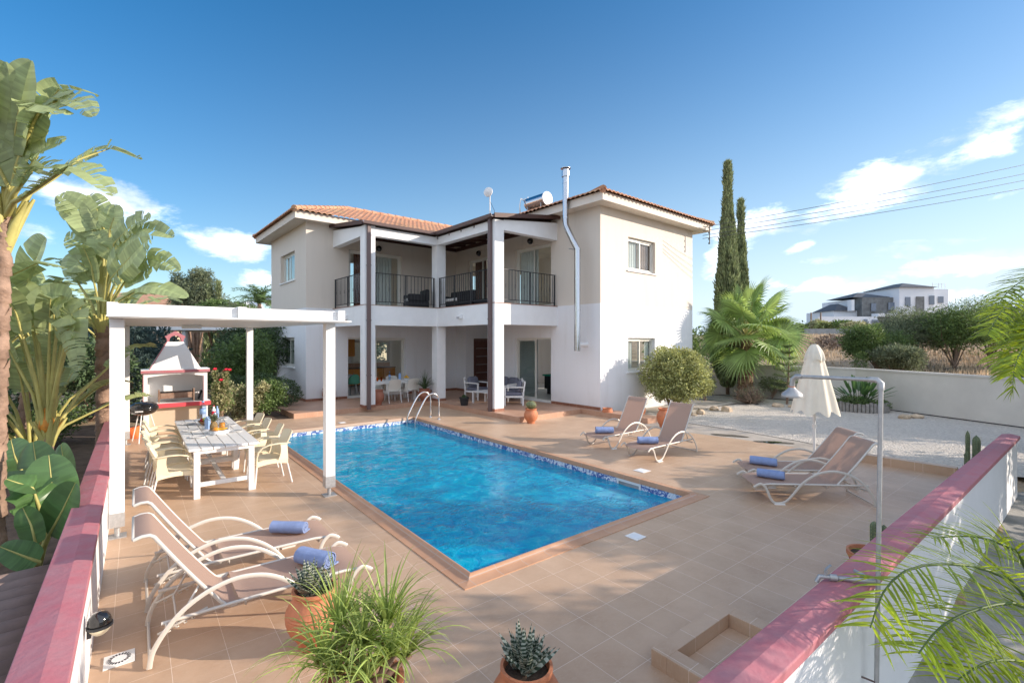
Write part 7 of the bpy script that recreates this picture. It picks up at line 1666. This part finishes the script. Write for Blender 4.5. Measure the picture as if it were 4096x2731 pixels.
for k, px in enumerate((1863, 1885)):
    p = at(px, 750, 80); tag(MB().cyl((p.x, p.y, 1), at(px, 718, 80), .12, n=6).build('utility_pole', 'dry_twig', smooth=True, ang=40), ['dark pole at the left of the distant house', 'leaning dark pole nearer the distant house'][k], 'pole')
for k, (sx_, Y, lb) in enumerate([(1835, 95, 'row of dark trees on the horizon beyond the fan palm'), (1700, 120, 'row of dark trees on the horizon behind the villa corner'), (2300, 60, 'dark trees on the rise at the right edge')]):
    random.seed(400+k); bush('distant_trees', lb, 'trees', [((rnd(-12, 12), rnd(-2, 2), 1.2), (2.5, 2, rnd(1.2, 2.2)), 1) for _ in range(12)], 5000, .5, 'leaf_dark', (at(sx_, 770, Y).x, Y, at(sx_, 768, Y).z-1), 'distant tree rows', stems=0, seed=400+k)
# overhead wires from the eaves bracket
br_ = thing('wire_bracket', 'dark bracket with insulators under the right eave of the villa', 'bracket', HW(5.75, -.62, 6.2), BE); MB().box(-.015, .015, -.015, .015, -.15, .55).build('post', 'iron', br_)
for k, z in enumerate((.45, .25, .02, -.15)): MB().cyl((-.03, 0, z), (-.03, 0, z+.05), .035, n=8).build('insulator', 'iron', br_, smooth=True, ang=40)
MB().box(-.5, 0, -.01, .01, .46, .48).build('arm', 'iron', br_)
for k, (y0_, y1_, lb) in enumerate([(522, 368, 'topmost overhead wire running right from the villa eave'), (531, 391, 'second overhead wire from the top'), (541, 407, 'third overhead wire from the top'), (548, 427, 'lowest overhead wire running right from the villa eave')]):
    a = at(1614, y0_-.0, 17.3); b = at(2480, y1_-18, 19.5); m_ = MB(); m_.tube([a.lerp(b, t/16)-Vector((0, 0, .30*4*(t/16)*(1-t/16)*.35)) for t in range(17)], .010, 5); tag(m_.build('overhead_wire', 'black_pipe'), lb, 'wire', 'overhead wires from the villa')
# neighbouring houses and trees behind the pergola
nh = thing('neighbour_bungalow', 'beige bungalow with a white flat roof edge behind the pergola', 'house', (-14.5, 27, 0)); MB().box(-2.2, 6, 0, 6, -.1, 2.9).build('wall', 'beige_wall', nh); MB().box(-6.5, 6.3, -1.2, 6.2, 2.92, 3.12).build('roof_slab', 'white_paint', nh)
for x in (-6.2, -3.5): MB().box(x, x+.2, -1.0, -.8, -.1, 2.918).build('post', 'white_paint', nh)
MB().box(-.9, -.1, -.03, .0, 1.0, 2.0).build('window', 'far_glass', nh); MB().box(2.6, 3.6, -.03, .0, 1.0, 2.1).build('window', 'far_glass', nh)
oh = thing('tiled_house', 'house with an orange tiled hip roof beyond the bird of paradise trees', 'house', (-32, 43, 0)); MB().box(-6, 5, -5, 5, -.1, 4.6).build('wall', 'beige_wall', oh); s = MB(); s.add([(-7, -6, 4.7), (6, -6, 4.7), (6, 6, 4.7), (-7, 6, 4.7), (-1, 0, 7.0), (0, 0, 7.0)], [(0,1,5,4), (1,2,5), (2,3,4,5), (3,0,4), (3,2,1,0)]); s.build('roof', 'roof_tile', oh)
th_ = thing('flat_roofed_house', 'flat roofed house with a white dome tank and a steel solar tank behind the pergola', 'house', (-22.3, 40, 0)); MB().box(-1.5, 6, 0, 6, -.1, 4.9).build('wall', 'cream_render', th_); s = MB(); s.lathe([(1.1, 4.92), (1.1, 5.1), (.9, 5.5), (.4, 5.7), (0, 5.72)], (-.2, 1, 0), 20); s.build('water_tank', 'white_paint', th_, smooth=True, ang=50); s = MB(); s.cyl((1.5, .5, 5.7), (3.0, .5, 5.75), .42, n=18); s.build('solar_tank', 'steel', th_, smooth=True, ang=40)
bush('pine_tree', 'olive green pine rising above the pergola roof', 'tree', [((0, 0, 6.0), (1.5, 1.3, 1.0), 2), ((-.8, 0, 5.0), (1.2, 1.2, .9), 1), ((.9, 0, 5.2), (1.2, 1.2, .8), 1), ((.3, 0, 7.0), (.8, .8, .6), .7), ((-1.4, 0, 6.6), (.5, .5, .8), .4)], 14000, .20, 'leaf_olive', (-23.2, 35, 0), seed=501, r0=.18, aspect=.3, lump=.3, shell=.3, stems=14)
bush('garden_tree', 'bright green tree above the middle of the pergola roof', 'tree', [((0, 0, 4.4), (1.5, 1.2, .8), 1), ((1.4, 0, 4.2), (1.1, 1, .7), 1)], 8000, .18, 'leaf_mid', (-20.2, 33, 0), seed=502, r0=.12, stems=8)
cypress('thin cypress above the pergola roof, left of two', -21.9, 34.5, 6.1, .42, 21, 2600, group='small cypresses above the pergola', size=.2); cypress('thin cypress above the pergola roof, right of two', -21.3, 34.6, 6.4, .42, 22, 2600, group='small cypresses above the pergola', size=.2)
feather('wind bent feather palm above the pergola roof', (-17.9, 31, 0), 3.9, 14, 1.9, 31, 'leaf_olive', w=.05, n=22, Ll=.6, r0=.14, group='feather palms behind the pergola'); feather('upright feather palm beside the villa wall above the pergola', (-15.35, 29, 0), 4.6, 20, 1.9, 33, 'leaf_mid', w=.05, n=24, Ll=.6, r0=.13, group='feather palms behind the pergola'); feather('feather palm just showing over the tiled roof', (-25.2, 38, 0), 4.4, 12, 1.8, 35, 'leaf_olive', w=.05, n=20, Ll=.6, group='feather palms behind the pergola')
for k, (x, y, r, h, lb) in enumerate([(-24, 26, 3.0, 3.6, 'broad dark tree closing the view far left'), (-30, 32, 3.5, 4.4, 'broad tree behind the tallest bird of paradise tree'), (-19, 24, 2.4, 2.7, 'dark tree behind the conifer'), (-12.5, 24.5, 2.0, 2.9, 'dark tree before the beige bungalow'), (-38, 24, 4, 4.6, 'large tree at the far left edge'), (-10, 30, 2.2, 3.0, 'tree behind the left side of the villa')]):
    bush('background_tree', lb, 'tree', blobset((0, 0, h*.62), (r*.6, r*.4, h*.2), 7, r*.55, 600+k), 9000, .22, ('leaf_dark', 'leaf_mid', 'leaf_blue')[k % 3], (x, y, -.1), 'trees closing the view on the left', seed=600+k, r0=.15, stems=8)
for k, (x, y, r, h, lb) in enumerate([(1.5, 31, 2.2, 4.0, 'tree seen through the kitchen window'), (9.5, 27, 2.0, 3.0, 'tree behind the right side of the villa')]):
    bush('background_tree', lb, 'tree', blobset((0, 0, h*.6), (r*.6, r*.4, h*.25), 6, r*.55, 620+k), 6000, .2, 'leaf_mid', (x, y, -.1), 'trees behind the villa', seed=620+k, r0=.12, stems=6)
# corrugated shed roof outside the left wall
s = MB(); s.grid(lambda u_, v2: (-6.2+3.12*v2, -3.2+4.36*u_, .62-.06*(1-v2)+.028*sin(2*pi*(4.36*u_)/.17)), 240, 6, .004); sh_ = thing('shed', 'rusty corrugated metal shed roof outside the left wall at the bottom corner', 'shed roof', (F0.x, F0.y, 0), AL)
s.build('corrugated_sheet', 'corrugated', sh_, smooth=True); s = MB(); s.box(-6.1, -3.15, -3.1, 1.05, -.3, .50); s.build('shed_wall', 'block_wall', sh_)
